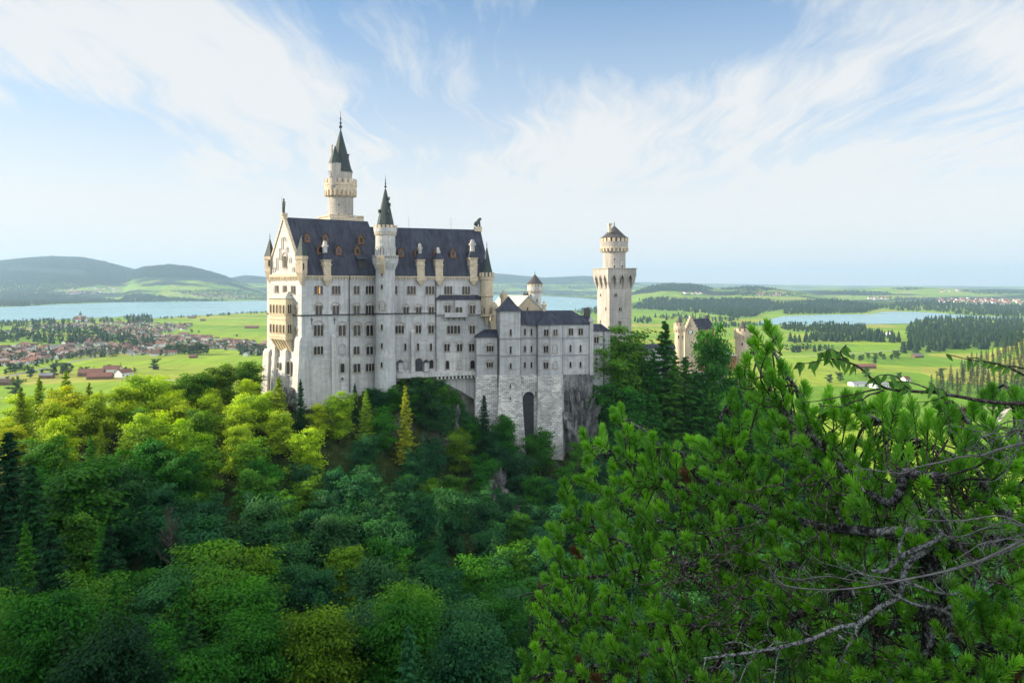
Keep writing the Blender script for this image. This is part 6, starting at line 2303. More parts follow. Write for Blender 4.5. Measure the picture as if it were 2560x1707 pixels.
# village houses
VILL = [([(60, 752), (140, 742), (230, 741), (330, 742), (440, 745), (446, 752), (420, 760), (330, 766), (380, 784), (340, 790), (255, 770), (190, 758), (90, 758)], 70),
        ([(300, 768), (400, 768), (500, 778), (560, 786), (615, 800), (615, 813), (560, 806), (470, 800), (400, 795), (330, 778)], 62),
        ([(-5, 800), (60, 796), (150, 794), (230, 792), (320, 790), (420, 796), (470, 800), (410, 812), (380, 818), (300, 816), (230, 812), (150, 822), (70, 838), (-5, 842)], 125),
        ([(0, 760), (60, 755), (90, 762), (10, 772)], 10), ([(150, 790), (235, 780), (235, 790), (160, 795)], 14), ([(560, 790), (616, 786), (616, 816), (560, 818)], 10)]
HP = []
for k in range(5):
    w, d, h, rh = [(13, 10, 5, 3.2), (16, 11, 6, 3.8), (11, 9, 5, 3), (20, 12, 6.5, 4), (14, 12, 6, 3.4)][k]
    m = MB()
    house_bm(m, (0, 0, 0), 0, w, d, h, rh, 1.2)
    m.mi = 2
    for i in range(3):
        for z in (0.9, 3.3):
            m.box((-w * .36 + i * w * .3, -d / 2 - .06, z), (w * .11, 0, 0), (0, .05, 0), (0, 0, 1.3))
    m.mi = 0
    o = m.build('village_house', [M['white'], M['roofcol'], M['glass']])
    HP.append(o)
used = [False] * 5
houses = []
for poly, n in VILL:
    xs, ys = [p[0] for p in poly], [p[1] for p in poly]
    k = 0
    tries = 0
    while k < n and tries < 4000:
        tries += 1
        px, py = random.uniform(min(xs), max(xs)), random.uniform(min(ys), max(ys))
        if not inside(px, py, poly):
            continue
        d = 313500 / (py * K - YH)
        if any((px - q[0]) ** 2 + ((py - q[1]) * 2.4) ** 2 < (26000 / d * .62) ** 2 * 1.0 for q in houses):
            continue
        houses.append((px, py))
        k += 1
hg, _ = on_ground([h[0] for h in houses], [h[1] for h in houses])
lab_h = []
for (px, py), g in zip(houses, hg):
    k = random.randrange(5)
    col, cw = random.choice([((0.24, 0.105, 0.075), 'red'), ((0.20, 0.105, 0.08), 'russet'), ((0.15, 0.085, 0.068), 'brown'), ((0.10, 0.075, 0.07), 'dark brown'), ((0.29, 0.17, 0.13), 'pale red'), ((0.30, 0.28, 0.27), 'grey')])
    row = 'by the lake shore' if py < 752 else 'in the middle rows' if py < 778 else 'behind the village grove' if py < 798 else 'on the near side' if py < 815 else 'nearest the valley road'
    colw = next(w for e, w in ((70, 'at the far west end'), (130, 'west of the church'), (200, 'below the church'), (260, 'past the church'), (320, 'at mid-village'), (380, 'by the long grove'), (450, 'before the meadow hut'), (530, 'toward the palace'), (9999, 'beside the palace wall')) if px < e)
    size = 'large' if k == 3 else 'small' if k == 2 else 'white'
    lab_h.append([px, g, k, col, f'{size} {cw}-roofed village house {row}, {colw}'])
tell_apart(lab_h, 4, 0)
for px, g, k, col, lab in lab_h:
    o = HP[k] if not used[k] else HP[k].copy()
    if used[k]:
        COL.objects.link(o)
    used[k] = True
    o.location = g
    o.rotation_euler = (0, 0, random.choice([0, 0, 0.3, -0.3, 1.57, 1.3, 0.6]) + random.uniform(-.15, .15))
    s = random.uniform(0.9, 1.22)
    o.scale = (s, s, s)
    o.color = col + (1,)
    tag(o, lab, 'house', 'houses of the lakeside village')

# the rest of the village's roofs, packed between
m = MB()
k = 0
while k < 300:
    poly = VILL[random.choice([0, 0, 0, 1, 1, 2, 2])][0]
    xs, ys = [p[0] for p in poly], [p[1] for p in poly]
    px, py = random.uniform(min(xs), max(xs)), random.uniform(min(ys), max(ys))
    if not inside(px, py, poly):
        continue
    d = 313500 / (py * K - YH)
    if any((px - q[0]) ** 2 + ((py - q[1]) * 2.4) ** 2 < (26000 / d * .36) ** 2 for q in houses):
        continue
    houses.append((px, py))
    a, b_ = ray(px, py)
    dd_ = H0 / b_
    s = random.uniform(.75, 1.1)
    house_bm(m, (a * dd_, dd_, H0), random.choice([0, .3, -.3, 1.5]) + random.uniform(-.2, .2), 14 * s, 10 * s, 5.2 * s, 3.6 * s, 1.0)
    k += 1
o = m.build('village_roofs', [M['white'], M['roofcol']])
o.color = (0.19, 0.105, 0.08, 1)
tag(o, kind='stuff')

# single meadow trees
for i in range(3):
    r = bpy.data.objects.new('meadow_tree', None)
    COL.objects.link(r)
    v, f, rn, c_ = broad_crown(200 + i, 14, 5.4, 34, 46, 1.15, 0.15, 9)
    trunk_mesh('trunk', 9, 0.35, r)
    quick_mesh('crown', v, f, M['leaf'], r, rn)
    r['_h'] = 14
    PROTO[('mead', i)] = r
    USED[('mead', i)] = False
for i in range(3):
    r = bpy.data.objects.new('valley_spruce', None)
    COL.objects.link(r)
    v, f, rn = spruce_crown(220 + i, 20, 3.6, 15, 7, 1.15, 14)
    trunk_mesh('trunk', 19, 0.3, r)
    quick_mesh('crown', v, f, M['needle'], r, rn)
    r['_h'] = 20
    PROTO[('vspr', i)] = r
    USED[('vspr', i)] = False
MT = []


def C1v(cx, cy):
    return 0.2734 * cx, 551 + 0.2734 * cy


for cx, cy, h in [(85, 1120, 20), (125, 1118, 19), (165, 1102, 17), (45, 1132, 11), (255, 1160, 22), (305, 1070, 18), (355, 1050, 14), (395, 1040, 11), (435, 1025, 9), (475, 1042, 9), (350, 1142, 13), (445, 1150, 26), (525, 1132, 22), (575, 1135, 23), (605, 1000, 12), (640, 990, 14), (575, 1005, 13), (510, 1015, 12),
                  (680, 1118, 12), (720, 1116, 12), (905, 1112, 15), (1055, 1112, 11), (1133, 1112, 9), (1292, 1090, 22), (130, 1315, 26), (985, 962, 17), (1045, 962, 16), (750, 972, 16), (805, 965, 15), (170, 1010, 18), (65, 965, 14), (20, 985, 12),
                  (1395, 950, 18), (1430, 955, 22), (1470, 955, 22), (1510, 958, 24), (1550, 962, 26), (1590, 970, 24), (1630, 965, 26), (1670, 962, 27), (1710, 960, 26), (1735, 958, 22), (1420, 940, 20), (1500, 940, 22), (1660, 940, 26), (1012, 785, 16), (1612, 780, 14), (1670, 780, 9), (1990, 815, 9), (260, 1135, 14), (230, 1090, 10), (205, 1100, 8), (150, 1180, 8), (110, 1185, 7), (1110, 1140, 6), (1085, 1130, 6), (60, 1190, 9), (185, 1085, 7)]:
    MT.append((*C1v(cx, cy), h, 0))
for cx, cy, h in [(1015, 1100, 17), (790, 1100, 11)]:
    MT.append((*C1v(cx, cy), h, 1))
for px, py in [(2010, 836), (1975, 830), (1960, 826), (1980, 828), (1995, 824), (2012, 825), (2030, 826), (2048, 826), (2062, 825), (2022, 820), (2055, 822), (1870, 852), (1905, 880), (1930, 876), (1990, 868), (2065, 872), (1790, 800), (1830, 806), (2160, 866), (1480, 800), (1500, 802)]:
    MT.append((px, py, random.uniform(12, 19), 0))
mt_items = []
for (px, py, h, kind) in MT:
    near = 'west of the valley farm' if 180 < px < 240 and py > 840 else 'east of the valley farm' if 240 <= px < 320 and py > 840 else 'in the dark grove on the meadow' if 375 < px < 480 and 805 < py < 818 else 'by the valley road' if px < 180 and py > 835 else 'at the near edge of the village' if px < 320 and py > 808 else 'by the hay hut on the near meadow' if 330 < px < 380 and py > 830 else 'among the near meadows' if px < 700 and py > 800 else 'in the village' if px < 700 else 'in the copse on the eastern meadow' if py < 840 else 'low on the eastern meadow'
    mt_items.append([px, py, h, kind, f"{'tall' if h > 19 else 'small' if h < 11 else 'round'} {'conical conifer' if kind else 'broadleaf tree'} {near}"])
tell_apart(mt_items, 4, 0)
for px, py, h, kind, lab in mt_items:
    g_, ok = on_ground([px], [py])
    key = ('vspr', random.randrange(3)) if kind else ('mead', random.randrange(3))
    put_tree(key, g_[0], h / PROTO[key]['_h'], random.uniform(0, 6.3), random.choice([(0.045, 0.10, 0.02), (0.035, 0.085, 0.02), (0.06, 0.115, 0.02), (0.04, 0.085, 0.03)]), lab, 'single trees on the valley meadows')
# spruces on the near eastern slope
SP = []
poly = [(2130, 905), (2150, 880), (2205, 870), (2215, 850), (2250, 830), (2300, 812), (2352, 796), (2420, 780), (2420, 915), (2330, 925), (2250, 915), (2200, 918)]
tries = 0
while len(SP) < 170 and tries < 6000:
    tries += 1
    px, py = random.uniform(2125, 2362), random.uniform(785, 925)
    if inside(px, py, poly) and not any((px - a) ** 2 + (1.5 * (py - b)) ** 2 < (9 + (py - 790) * .045) ** 2 for a, b in SP):
        SP.append((px, py))
spg, _ = on_ground([s[0] for s in SP], [s[1] for s in SP])
sp_items = []
for (px, py), g in zip(SP, spg):
    h = random.uniform(20, 31)
    ci = random.randrange(3)
    row = 'along the top edge' if py < 820 else 'high up' if py < 845 else 'halfway up' if py < 870 else 'low down' if py < 895 else 'along the foot'
    colw = 'at the meadow end' if px < 2190 else 'near the meadow end' if px < 2235 else 'in the middle' if px < 2280 else 'toward the outer edge' if px < 2320 else 'at the outer edge'
    sp_items.append([px, g, h, ci, f"{('olive', 'dark', 'pale')[ci]} {'tall' if h > 27 else 'short' if h < 23 else 'slender'} spruce {row} in the eastern wood, {colw}"])
tell_apart(sp_items, 4, 0)
for px, g, h, ci, lab in sp_items:
    put_tree(('vspr', random.randrange(3)), g, h / 20, random.uniform(0, 6.3), [(0.065, 0.085, 0.025), (0.035, 0.07, 0.025), (0.08, 0.115, 0.028)][ci], lab, 'spruces of the eastern slope', sx=1.25)

# woods too dense to count
WOODS = [  # polygon of foot points, conifer share, height, cover
    ([(0, 600), (60, 593), (120, 589.5), (190, 592), (240, 602), (290, 616), (330, 624), (330, 640), (255, 640), (205, 634), (195, 620), (120, 616), (60, 613), (0, 612)], .8, 24, 1.8),
    ([(0, 616), (20, 622), (90, 626), (215, 636), (300, 640), (300, 650), (220, 656), (140, 668), (60, 673), (0, 680)], .8, 24, 1.8),
    ([(305, 622), (330, 614), (390, 608.5), (440, 614), (480, 624), (522, 636), (505, 641), (430, 637), (340, 638)], .8, 24, 1.8),
    ([(530, 641), (560, 633.5), (590, 636), (618, 639), (618, 647), (570, 646), (540, 644)], .8, 22, .9),
    ([(0, 684), (60, 674), (130, 679), (200, 685), (262, 689), (275, 694), (190, 696), (118, 699), (50, 703), (0, 704)], .7, 26, 2.2),
    ([(272, 694), (290, 680), (320, 676), (380, 684), (450, 689), (540, 691.5), (460, 692.6), (380, 693), (320, 693.8)], .7, 26, 2.2),
    ([(320, 655), (420, 650), (440, 652), (330, 658)], .5, 18, .5), ([(450, 650), (520, 648), (560, 652), (615, 652), (615, 657), (520, 658)], .6, 18, .5), ([(380, 668), (615, 664), (615, 688), (560, 690), (480, 685)], .5, 18, .45),
    ([(1130, 655), (1180, 650), (1260, 652), (1370, 650), (1370, 662), (1260, 664), (1130, 664)], .6, 26, .6), ([(1240, 672), (1300, 668), (1340, 672), (1370, 674), (1370, 680), (1330, 681), (1250, 678)], .6, 26, 1.0), ([(1130, 670), (1200, 672), (1225, 677), (1130, 677)], .6, 26, .9), ([(1130, 634), (1190, 634), (1260, 640), (1370, 637), (1370, 646), (1250, 646), (1130, 643)], .7, 26, .6),
    ([(1320, 714), (1375, 708), (1375, 722), (1320, 722)], .5, 20, .9),
    ([(1452, 674), (1480, 663), (1510, 656), (1548, 653), (1600, 655), (1640, 665), (1600, 668), (1520, 668)], .85, 26, 1.2), ([(1630, 666), (1680, 663), (1710, 660), (1745, 660), (1785, 665), (1770, 668), (1690, 667)], .8, 24, .9),
    ([(1455, 692), (1520, 686), (1560, 690), (1500, 696)], .7, 24, .8), ([(1455, 704), (1500, 696), (1580, 690), (1680, 688), (1750, 690), (1800, 697), (1840, 704), (1790, 712), (1745, 720), (1735, 728), (1690, 730), (1620, 720), (1560, 716), (1500, 712), (1455, 710)], .75, 25, 2.0),
    ([(1500, 728), (1560, 722), (1620, 728), (1690, 734), (1700, 740), (1600, 740), (1530, 738)], .5, 20, .5), ([(1800, 700), (1860, 692), (1920, 690), (1990, 699), (2040, 706), (2010, 712), (1985, 719), (1900, 721), (1800, 722)], .75, 24, 1.8),
    ([(2060, 694), (2130, 692), (2200, 694), (2352, 702), (2352, 727), (2270, 727), (2200, 722), (2130, 715), (2050, 714), (2030, 708)], .6, 22, 1.0), ([(1880, 672), (1960, 668), (2030, 672), (2060, 678), (1960, 680)], .8, 22, .7), ([(2040, 664), (2090, 661), (2130, 664), (2080, 667)], .8, 22, 1.0), ([(2200, 668), (2300, 668), (2352, 670), (2352, 676), (2240, 676)], .7, 22, .7), ([(1640, 674), (1760, 672), (1860, 676), (1800, 681), (1690, 680)], .5, 20, .35), ([(1980, 682), (2100, 684), (2180, 686), (2060, 690)], .5, 20, .5),
    ([(1788, 752), (1830, 746), (1900, 748), (1990, 752), (1985, 764), (1900, 765), (1820, 762)], .55, 20, 1.9),
    ([(2098, 742), (2140, 735), (2250, 733), (2352, 734), (2352, 785), (2260, 790), (2180, 788), (2100, 790), (2068, 775), (2090, 755)], .85, 24, 1.6),
    ([(1790, 786), (1880, 775), (1960, 768), (2010, 768), (2064, 775), (2068, 788), (2000, 786), (1900, 786), (1810, 790)], .75, 22, 1.8), ([(2062, 806), (2100, 796), (2180, 790), (2260, 788), (2352, 778), (2352, 796), (2270, 802), (2200, 806), (2110, 812), (2070, 812)], .85, 24, 1.5),
    ([(1800, 803), (1860, 800), (1915, 804), (1910, 808), (1820, 810)], .3, 14, 1.2), ([(1455, 735), (1490, 732), (1500, 742), (1460, 744)], .5, 18, .8), ([(1560, 748), (1750, 744), (1745, 748), (1640, 754)], .4, 16, 1.4),
    # village woods and gardens
    ([(-5, 768), (60, 758), (140, 752), (200, 758), (235, 768), (250, 776), (240, 790), (150, 795), (90, 792), (60, 785), (-5, 790)], .25, 22, .95), ([(200, 775), (260, 770), (330, 784), (360, 790), (350, 800), (300, 798), (230, 790)], .3, 22, 1.0), ([(280, 730), (345, 727), (350, 742), (290, 744)], .4, 22, 1.0), ([(0, 742), (60, 738), (180, 737), (280, 733), (280, 742), (170, 746), (60, 752), (0, 754)], .25, 18, .75),
    ([(540, 800), (600, 800), (615, 806), (600, 820), (545, 816)], .25, 18, 1.0), ([(355, 732), (437, 727.5), (520, 722.5), (615, 716.5), (615, 719), (520, 725), (440, 730), (360, 734)], .2, 14, 1.0), ([(60, 752), (440, 745), (446, 752), (330, 778), (90, 758)], .15, 12, .45), ([(300, 768), (615, 800), (615, 813), (330, 790)], .15, 12, .45), ([(-5, 800), (470, 800), (380, 818), (150, 824), (-5, 842)], .15, 12, .45)]
gW = np.random.default_rng(99)
V_, F_, RN_ = [], [], []
nv = 0
# templates: ragged broadleaf ball and tiered conifer
tb, fb_, rb = broad_crown(301, 1.0, 0.45, 10, 6, 0.30, 0.1, 5)[:3]
tb2, fb2, rb2 = broad_crown(302, 1.0, 0.38, 10, 6, 0.30, 0.1, 5)[:3]


def cone_template():
    v, f = [], []
    for k, (z0, z1, r) in enumerate(((0.05, 0.55, 0.22), (0.30, 0.78, 0.165), (0.55, 1.0, 0.11))):
        b = len(v)
        for j in range(6):
            a = j * math.pi / 3 + k * .5
            v.append((r * math.cos(a), r * math.sin(a), z0))
        v.append((0, 0, z1))
        for j in range(6):
            f.append((b + j, b + (j + 1) % 6, b + 6, b + 6))
    return np.array(v), np.array(f)


tcv, tcf = cone_template()
tcr = np.full(len(tcf), .4)
for poly, cs, ht, cov_ in WOODS:
    xs, ys = np.array([p[0] for p in poly]), np.array([p[1] for p in poly])
    ar_ = 0.5 * abs(np.dot(xs, np.roll(ys, -1)) - np.dot(ys, np.roll(xs, -1)))
    d_ = 313500 / max(8, (ys.mean() * K - YH)) if ys.mean() > 672 else 11000
    hp = ht * F / d_ / K
    n = int(cov_ * ar_ / (hp * hp * 0.16 + 0.8)) + 6
    n = min(n, 2600)
    px, py = gW.uniform(xs.min(), xs.max(), n * 4), gW.uniform(ys.min(), ys.max(), n * 4)
    k = inside(px, py, poly)
    px, py = px[k][:n], py[k][:n]
    g, ok = on_ground(px, py)
    for q in g[ok]:
        con = gW.random() < cs
        tv, tf, tr = (tcv, tcf, tcr) if con else ((tb, fb_, rb) if gW.random() < .5 else (tb2, fb2, rb2))
        h = ht * gW.uniform(.7, 1.25) * (1.15 if con else .85)
        wx = h * gW.uniform(.85, 1.2) * (1.25 if con else 1)
        a = gW.uniform(0, 6.3)
        R2 = np.array([[math.cos(a), -math.sin(a), 0], [math.sin(a), math.cos(a), 0], [0, 0, 1]])
        V_.append((tv * np.array([wx, wx, h])) @ R2.T + q)
        F_.append(tf + nv)
        RN_.append(np.clip(tr + gW.normal() * .16 + (-.12 if con else .12), 0, 1))
        nv += len(tv)
o = quick_mesh('distant_woods', np.concatenate(V_), np.concatenate(F_), M['leaf'], rnd=np.concatenate(RN_))
o.color = (0.030, 0.070, 0.024, 1)
tag(o, kind='stuff')
print('wood verts', nv)
# far towns that read as a scatter of roofs
m = MB()
for poly, n in (([(130, 668), (180, 662), (250, 661), (300, 664), (280, 671), (200, 676), (150, 676)], 60), ([(390, 676), (480, 676), (615, 684), (540, 688), (420, 684)], 45), ([(2140, 688), (2200, 684), (2290, 686), (2352, 690), (2352, 700), (2250, 700), (2160, 696)], 110),
                ([(1735, 676), (1800, 674), (1810, 680), (1745, 680)], 24), ([(1990, 684), (2040, 682), (2040, 690), (2000, 690)], 20), ([(2140, 668), (2200, 666), (2240, 670), (2160, 671)], 16), ([(1560, 672), (1610, 671), (1610, 676), (1570, 676)], 8), ([(20, 676), (110, 672), (110, 677), (40, 680)], 8)):
    xs, ys = [p[0] for p in poly], [p[1] for p in poly]
    pts_ = [(random.uniform(min(xs), max(xs)), random.uniform(min(ys), max(ys))) for _ in range(n * 4)]
    pts_ = [p for p in pts_ if inside(p[0], p[1], poly)][:n]
    g, ok = on_ground([p[0] for p in pts_], [p[1] for p in pts_])
    for q in g[ok]:
        s = random.uniform(1.2, 2.2)
        house_bm(m, q, random.uniform(-.5, .5), 14 * s, 10 * s, 5 * s, 4 * s, 1.0)
o = m.build('distant_towns', [M['white'], M['roofcol']])
o.color = (0.28, 0.11, 0.07, 1)
tag(o, kind='stuff')
# ------------------------------------------------------------------ the mountain pine and the twigs close to the viewer


def bark_mat(name, dark, light, thr, scale, bump=0.6):
    m, nt, b = new_mat(name, 0.95, 0.12)
    pos = node(nt, 'ShaderNodeNewGeometry').outputs['Position']
    n1 = noise(nt, pos, scale, 6, 0.65)
    vor = node(nt, 'ShaderNodeTexVoronoi', {'Vector': mapping(nt, pos, (1, 1, 0.6)), 'Scale': scale * 1.6}, feature='DISTANCE_TO_EDGE')
    cr = ramp(nt, vor.outputs['Distance'], [(0.0, 0.25), (0.12, 1.0)])
    c = ramp(nt, n1, [(thr, dark), (thr + 0.12, light)])
    nt.links.new(mixc(nt, 1.0, c, cr, 'MULTIPLY'), b.inputs['Base Color'])
    bp = node(nt, 'ShaderNodeBump', {'Height': maths(nt, 'ADD', maths(nt, 'MULTIPLY', cr, 0.7), n1), 'Strength': bump, 'Distance': 0.012})
    nt.links.new(bp.outputs[0], b.inputs['Normal'])
    return m


M['pinebark'] = bark_mat('pine_bark', (0.04, 0.037, 0.037), (0.25, 0.245, 0.24), 0.46, 34)
M['lichen'] = bark_mat('lichen_bark', (0.07, 0.07, 0.065), (0.34, 0.35, 0.34), 0.42, 55, 0.4)
M['twig'] = bark_mat('twig_bark', (0.06, 0.05, 0.043), (0.23, 0.20, 0.18), 0.5, 60, 0.3)
M['deadtwig'] = plain('dead_grey_twig', (0.17, 0.165, 0.16), 0.9, 0.1, 0.35, 30)
M['brownneedle'] = plain('brown_needles', (0.20, 0.11, 0.045), 0.7, 0.2, 0.4, 20)
M['pineneedle'] = leaf_mat('pine_needles', 0.25, 0.35)


def c5z(x, y):
    return 1561.9 + .3556 * x, 1010.7 + .3556 * y


def c4z(x, y):
    return 1892.7 + .2109 * x, 771.8 + .2109 * y


def spline(pts, per=6):
    """Catmull-Rom through 3-D points"""
    P_ = [np.array(p, float) for p in pts]
    P_ = [2 * P_[0] - P_[1]] + P_ + [2 * P_[-1] - P_[-2]]
    out = []
    for i in range(1, len(P_) - 2):
        for t in np.linspace(0, 1, per, endpoint=False):
            a, b, c, d = P_[i - 1], P_[i], P_[i + 1], P_[i + 2]
            out.append(0.5 * (2 * b + (c - a) * t + (2 * a - 5 * b + 4 * c - d) * t * t + (3 * b - a - 3 * c + d) * t ** 3))
    out.append(P_[-2])
    return np.array(out)


def gnarl(pts, amp, seed):
    g = np.random.default_rng(seed)
    n = len(pts)
    w = np.zeros((n, 3))
    for f_ in (2, 5, 11):
        w += np.sin(np.linspace(0, f_ * 2, n)[:, None] + g.random(3) * 6.3) * g.normal(size=3) * amp / f_ ** .7
    w[0] *= 0
    return pts + w


gP = np.random.default_rng(5)
# ---- limbs: (points px, py, distance), base and tip radius in metres
ROOT = (2.2, 3.55, -4.6)
TR = [pt(2145, 1640, 3.55), pt(2145, 1455, 3.5), pt(2152, 1384, 3.5), pt(2145, 1313, 3.5), pt(2127, 1260, 3.48), pt(2116, 1224, 3.45)]
trunk_pts = spline([ROOT, (2.0, 3.6, -3.2)] + TR, 7)
LIMBS = [
    # thick bark arch
    ([(2116, 1224, 3.45), (2240, 1262, 3.5), (2310, 1198, 3.5), (2260, 1130, 3.48), (2220, 1110, 3.45), (2166, 1096, 3.42), (2113, 1087, 3.4), (2081, 1087, 3.4), (2067, 1128, 3.42), (2038, 1153, 3.5), (1985, 1120, 3.7), (1900, 1040, 3.9), (1800, 950, 4.1), (1745, 850, 4.3), (1735, 790, 4.35)], .036, .007, 0),
    ([(1900, 1040, 3.9), (1850, 950, 4.1), (1830, 900, 4.2), (1780, 800, 4.3), (1768, 770, 4.3)], .014, .005, 0),
    ([(2116, 1224, 3.45), (2042, 1217, 3.55), (1940, 1215, 3.7), (1820, 1190, 3.9), (1700, 1160, 4.1), (1560, 1120, 4.3), (1450, 1060, 4.5), (1370, 1030, 4.6)], .030, .006, 0),
    ([(1700, 1160, 4.1), (1620, 1080, 4.3), (1530, 1030, 4.45), (1440, 960, 4.6)], .016, .005, 0), ([(1820, 1190, 3.9), (1750, 1100, 4.1), (1690, 1020, 4.2), (1670, 950, 4.3)], .014, .005, 0), ([(1940, 1215, 3.7), (1900, 1130, 3.85), (1880, 1040, 4.0), (1890, 930, 4.1)], .014, .005, 0),
    ([(2145, 1313, 3.5), (2050, 1330, 3.7), (1900, 1300, 3.9), (1740, 1290, 4.1), (1560, 1290, 4.3), (1420, 1240, 4.5), (1310, 1190, 4.65)], .028, .006, 0), ([(1560, 1290, 4.3), (1430, 1310, 4.4), (1320, 1330, 4.5), (1240, 1350, 4.6)], .014, .005, 0), ([(1740, 1290, 4.1), (1640, 1220, 4.3), (1500, 1190, 4.5), (1390, 1130, 4.6)], .014, .005, 0),
    ([(2152, 1384, 3.5), (2050, 1420, 3.7), (1970, 1352, 3.75), (1900, 1385, 3.8), (1829, 1412, 3.9), (1740, 1440, 4.0), (1600, 1450, 4.15), (1450, 1440, 4.3), (1330, 1420, 4.4), (1260, 1450, 4.45)], .030, .006, 0), ([(1600, 1450, 4.15), (1480, 1500, 4.2), (1350, 1530, 4.3), (1230, 1560, 4.35)], .014, .005, 0),
    ([(1740, 1440, 4.0), (1650, 1520, 4.0), (1540, 1570, 4.0), (1430, 1620, 4.1)], .014, .006, 0), ([(2145, 1500, 3.5), (2000, 1560, 3.6), (1850, 1590, 3.7), (1700, 1620, 3.8)], .016, .006, 0),
    ([(2260, 1130, 3.48), (2200, 1040, 3.7), (2100, 1000, 3.9), (2000, 960, 4.0), (1960, 910, 4.05)], .014, .005, 0), ([(2260, 1130, 3.48), (2270, 1050, 3.6), (2230, 980, 3.7), (2190, 920, 3.8)], .013, .005, 0), ([(2310, 1198, 3.5), (2370, 1080, 3.4), (2340, 980, 3.5), (2320, 900, 3.6)], .014, .005, 0),
    ([(2145, 1455, 3.5), (2250, 1480, 3.4), (2330, 1500, 3.35), (2400, 1480, 3.3)], .014, .006, 0), ([(2310, 1198, 3.5), (2390, 1260, 3.4), (2400, 1180, 3.4)], .012, .006, 0), ([(2145, 1500, 3.5), (2200, 1540, 3.35), (2280, 1590, 3.3)], .012, .006, 0)]
pine = thing('mountain_pine', 'big gnarled mountain pine with thick bark limbs and bristly green shoots near the viewer', 'tree', ROOT)
m = MB()
m.tube(gnarl(trunk_pts, 0.02, 1), list(np.linspace(0.075, 0.034, len(trunk_pts))), 12)
m.build('trunk', M['pinebark'], pine, True)
limb_s = []      # (xyz, outward dir, limb index, fraction)
limb_mesh = []
for i, (lp, r0, r1, _) in enumerate(LIMBS):
    p = gnarl(spline([pt(*q) for q in lp], 7), 0.028, 10 + i)
    rr = np.interp(np.linspace(0, 1, len(p)), [0, .45, 1], [r0, r0 * .62 + r1 * .3, r1])
    rr = rr * (1 + 0.10 * np.sin(np.arange(len(p)) * 1.7))
    mm = MB()
    mm.tube(p, list(rr), 10)
    limb_mesh.append(mm)
    for j in range(2, len(p)):
        limb_s.append((p[j], unit(p[j] - p[j - 1]), i, j / len(p)))
LP = np.array([q[0] for q in limb_s])
LD = np.array([q[1] for q in limb_s])
LI = np.array([q[2] for q in limb_s])
LF = np.array([q[3] for q in limb_s])

OUTL = [(1180, 1610), (1195, 1500), (1240, 1430), (1212, 1360), (1268, 1300), (1228, 1245), (1290, 1185), (1278, 1095), (1340, 1065), (1335, 990), (1375, 1005), (1388, 955), (1430, 930), (1465, 990), (1500, 972), (1530, 1015), (1580, 995), (1640, 1005), (1662, 960), (1668, 890), (1700, 885),
        (1692, 825), (1715, 805), (1724, 752), (1748, 765), (1765, 745), (1786, 765), (1792, 835), (1830, 862), (1870, 880), (1890, 905), (1930, 880), (1960, 905), (2000, 905), (2060, 890), (2120, 940), (2170, 912), (2230, 905), (2260, 885), (2310, 895), (2360, 870), (2430, 870), (2430, 1610)]
HOLES = [[(2085, 1000), (2170, 975), (2195, 1030), (2110, 1040)], [(2262, 930), (2335, 920), (2352, 985), (2285, 985)], [(1895, 960), (1960, 960), (1950, 1000), (1900, 1000)]]
BARE = [[(2025, 1065), (2300, 1060), (2310, 1190), (2240, 1190), (2190, 1130), (2080, 1180), (2020, 1165)], [(1990, 1180), (2060, 1070), (2200, 1070), (2352, 1180), (2352, 1330), (2270, 1500), (2080, 1540), (1800, 1560), (1720, 1480), (1850, 1380), (2000, 1320)], [(1540, 1270), (1640, 1280), (1680, 1360), (1600, 1400), (1530, 1340)], [(1560, 1490), (1800, 1420), (1990, 1380), (1990, 1480), (1640, 1550)]]
tips = []
for layer, (n, sep) in enumerate(((2600, 28), (1300, 40), (700, 58))):
    mine = []
    tries = 0
    while len(mine) < n and tries < 9000:
        tries += 1
        px, py = gP.uniform(1170, 2430), gP.uniform(735, 1610)
        if not inside(px, py, OUTL) or any(inside(px, py, h) for h in HOLES):
            continue
        if py < 1040 and px > 1800 and gP.random() < 0.45:
            continue
        if any(inside(px, py, b) for b in BARE) and gP.random() < 0.86:
            continue
        if any((px - a) ** 2 + (py - b) ** 2 < sep * sep for a, b, _ in mine):
            continue
        D0 = 3.30 + 1.25 * (max(0, 2352 - px) / 1150) ** 0.9 + 0.35 * (1568 - py) / 800
        mine.append((px, py, D0 - 0.28 + 0.42 * layer + gP.normal() * 0.10))
    tips += mine
print('pine shoots', len(tips))


def shoot_template(seed, n=170):
    g = np.random.default_rng(seed)
    s = g.random(n) ** 0.58
    s[: n // 6] = 1 - 0.06 * g.random(n // 6)
    ph = g.random(n) * 2 * math.pi
    al = np.radians(62 - 30 * s + g.normal(size=n) * 9)
    al[: n // 6] = np.radians(np.abs(g.normal(size=n // 6)) * 17)
    L = 0.047 * (0.75 + 0.4 * g.random(n)) * (0.82 + 0.25 * np.sin(s * 3))
    e = np.stack([np.cos(ph), np.sin(ph), 0 * ph], 1)
    d = e * np.sin(al)[:, None] + np.array([0, 0, 1.0]) * np.cos(al)[:, None]
    b = np.stack([e[:, 0] * 0.003, e[:, 1] * 0.003, s], 1)          # z is a fraction of the shoot length
    side = unit(np.cross(d, g.normal(size=(n, 3))))
    return b, d, L, side, s


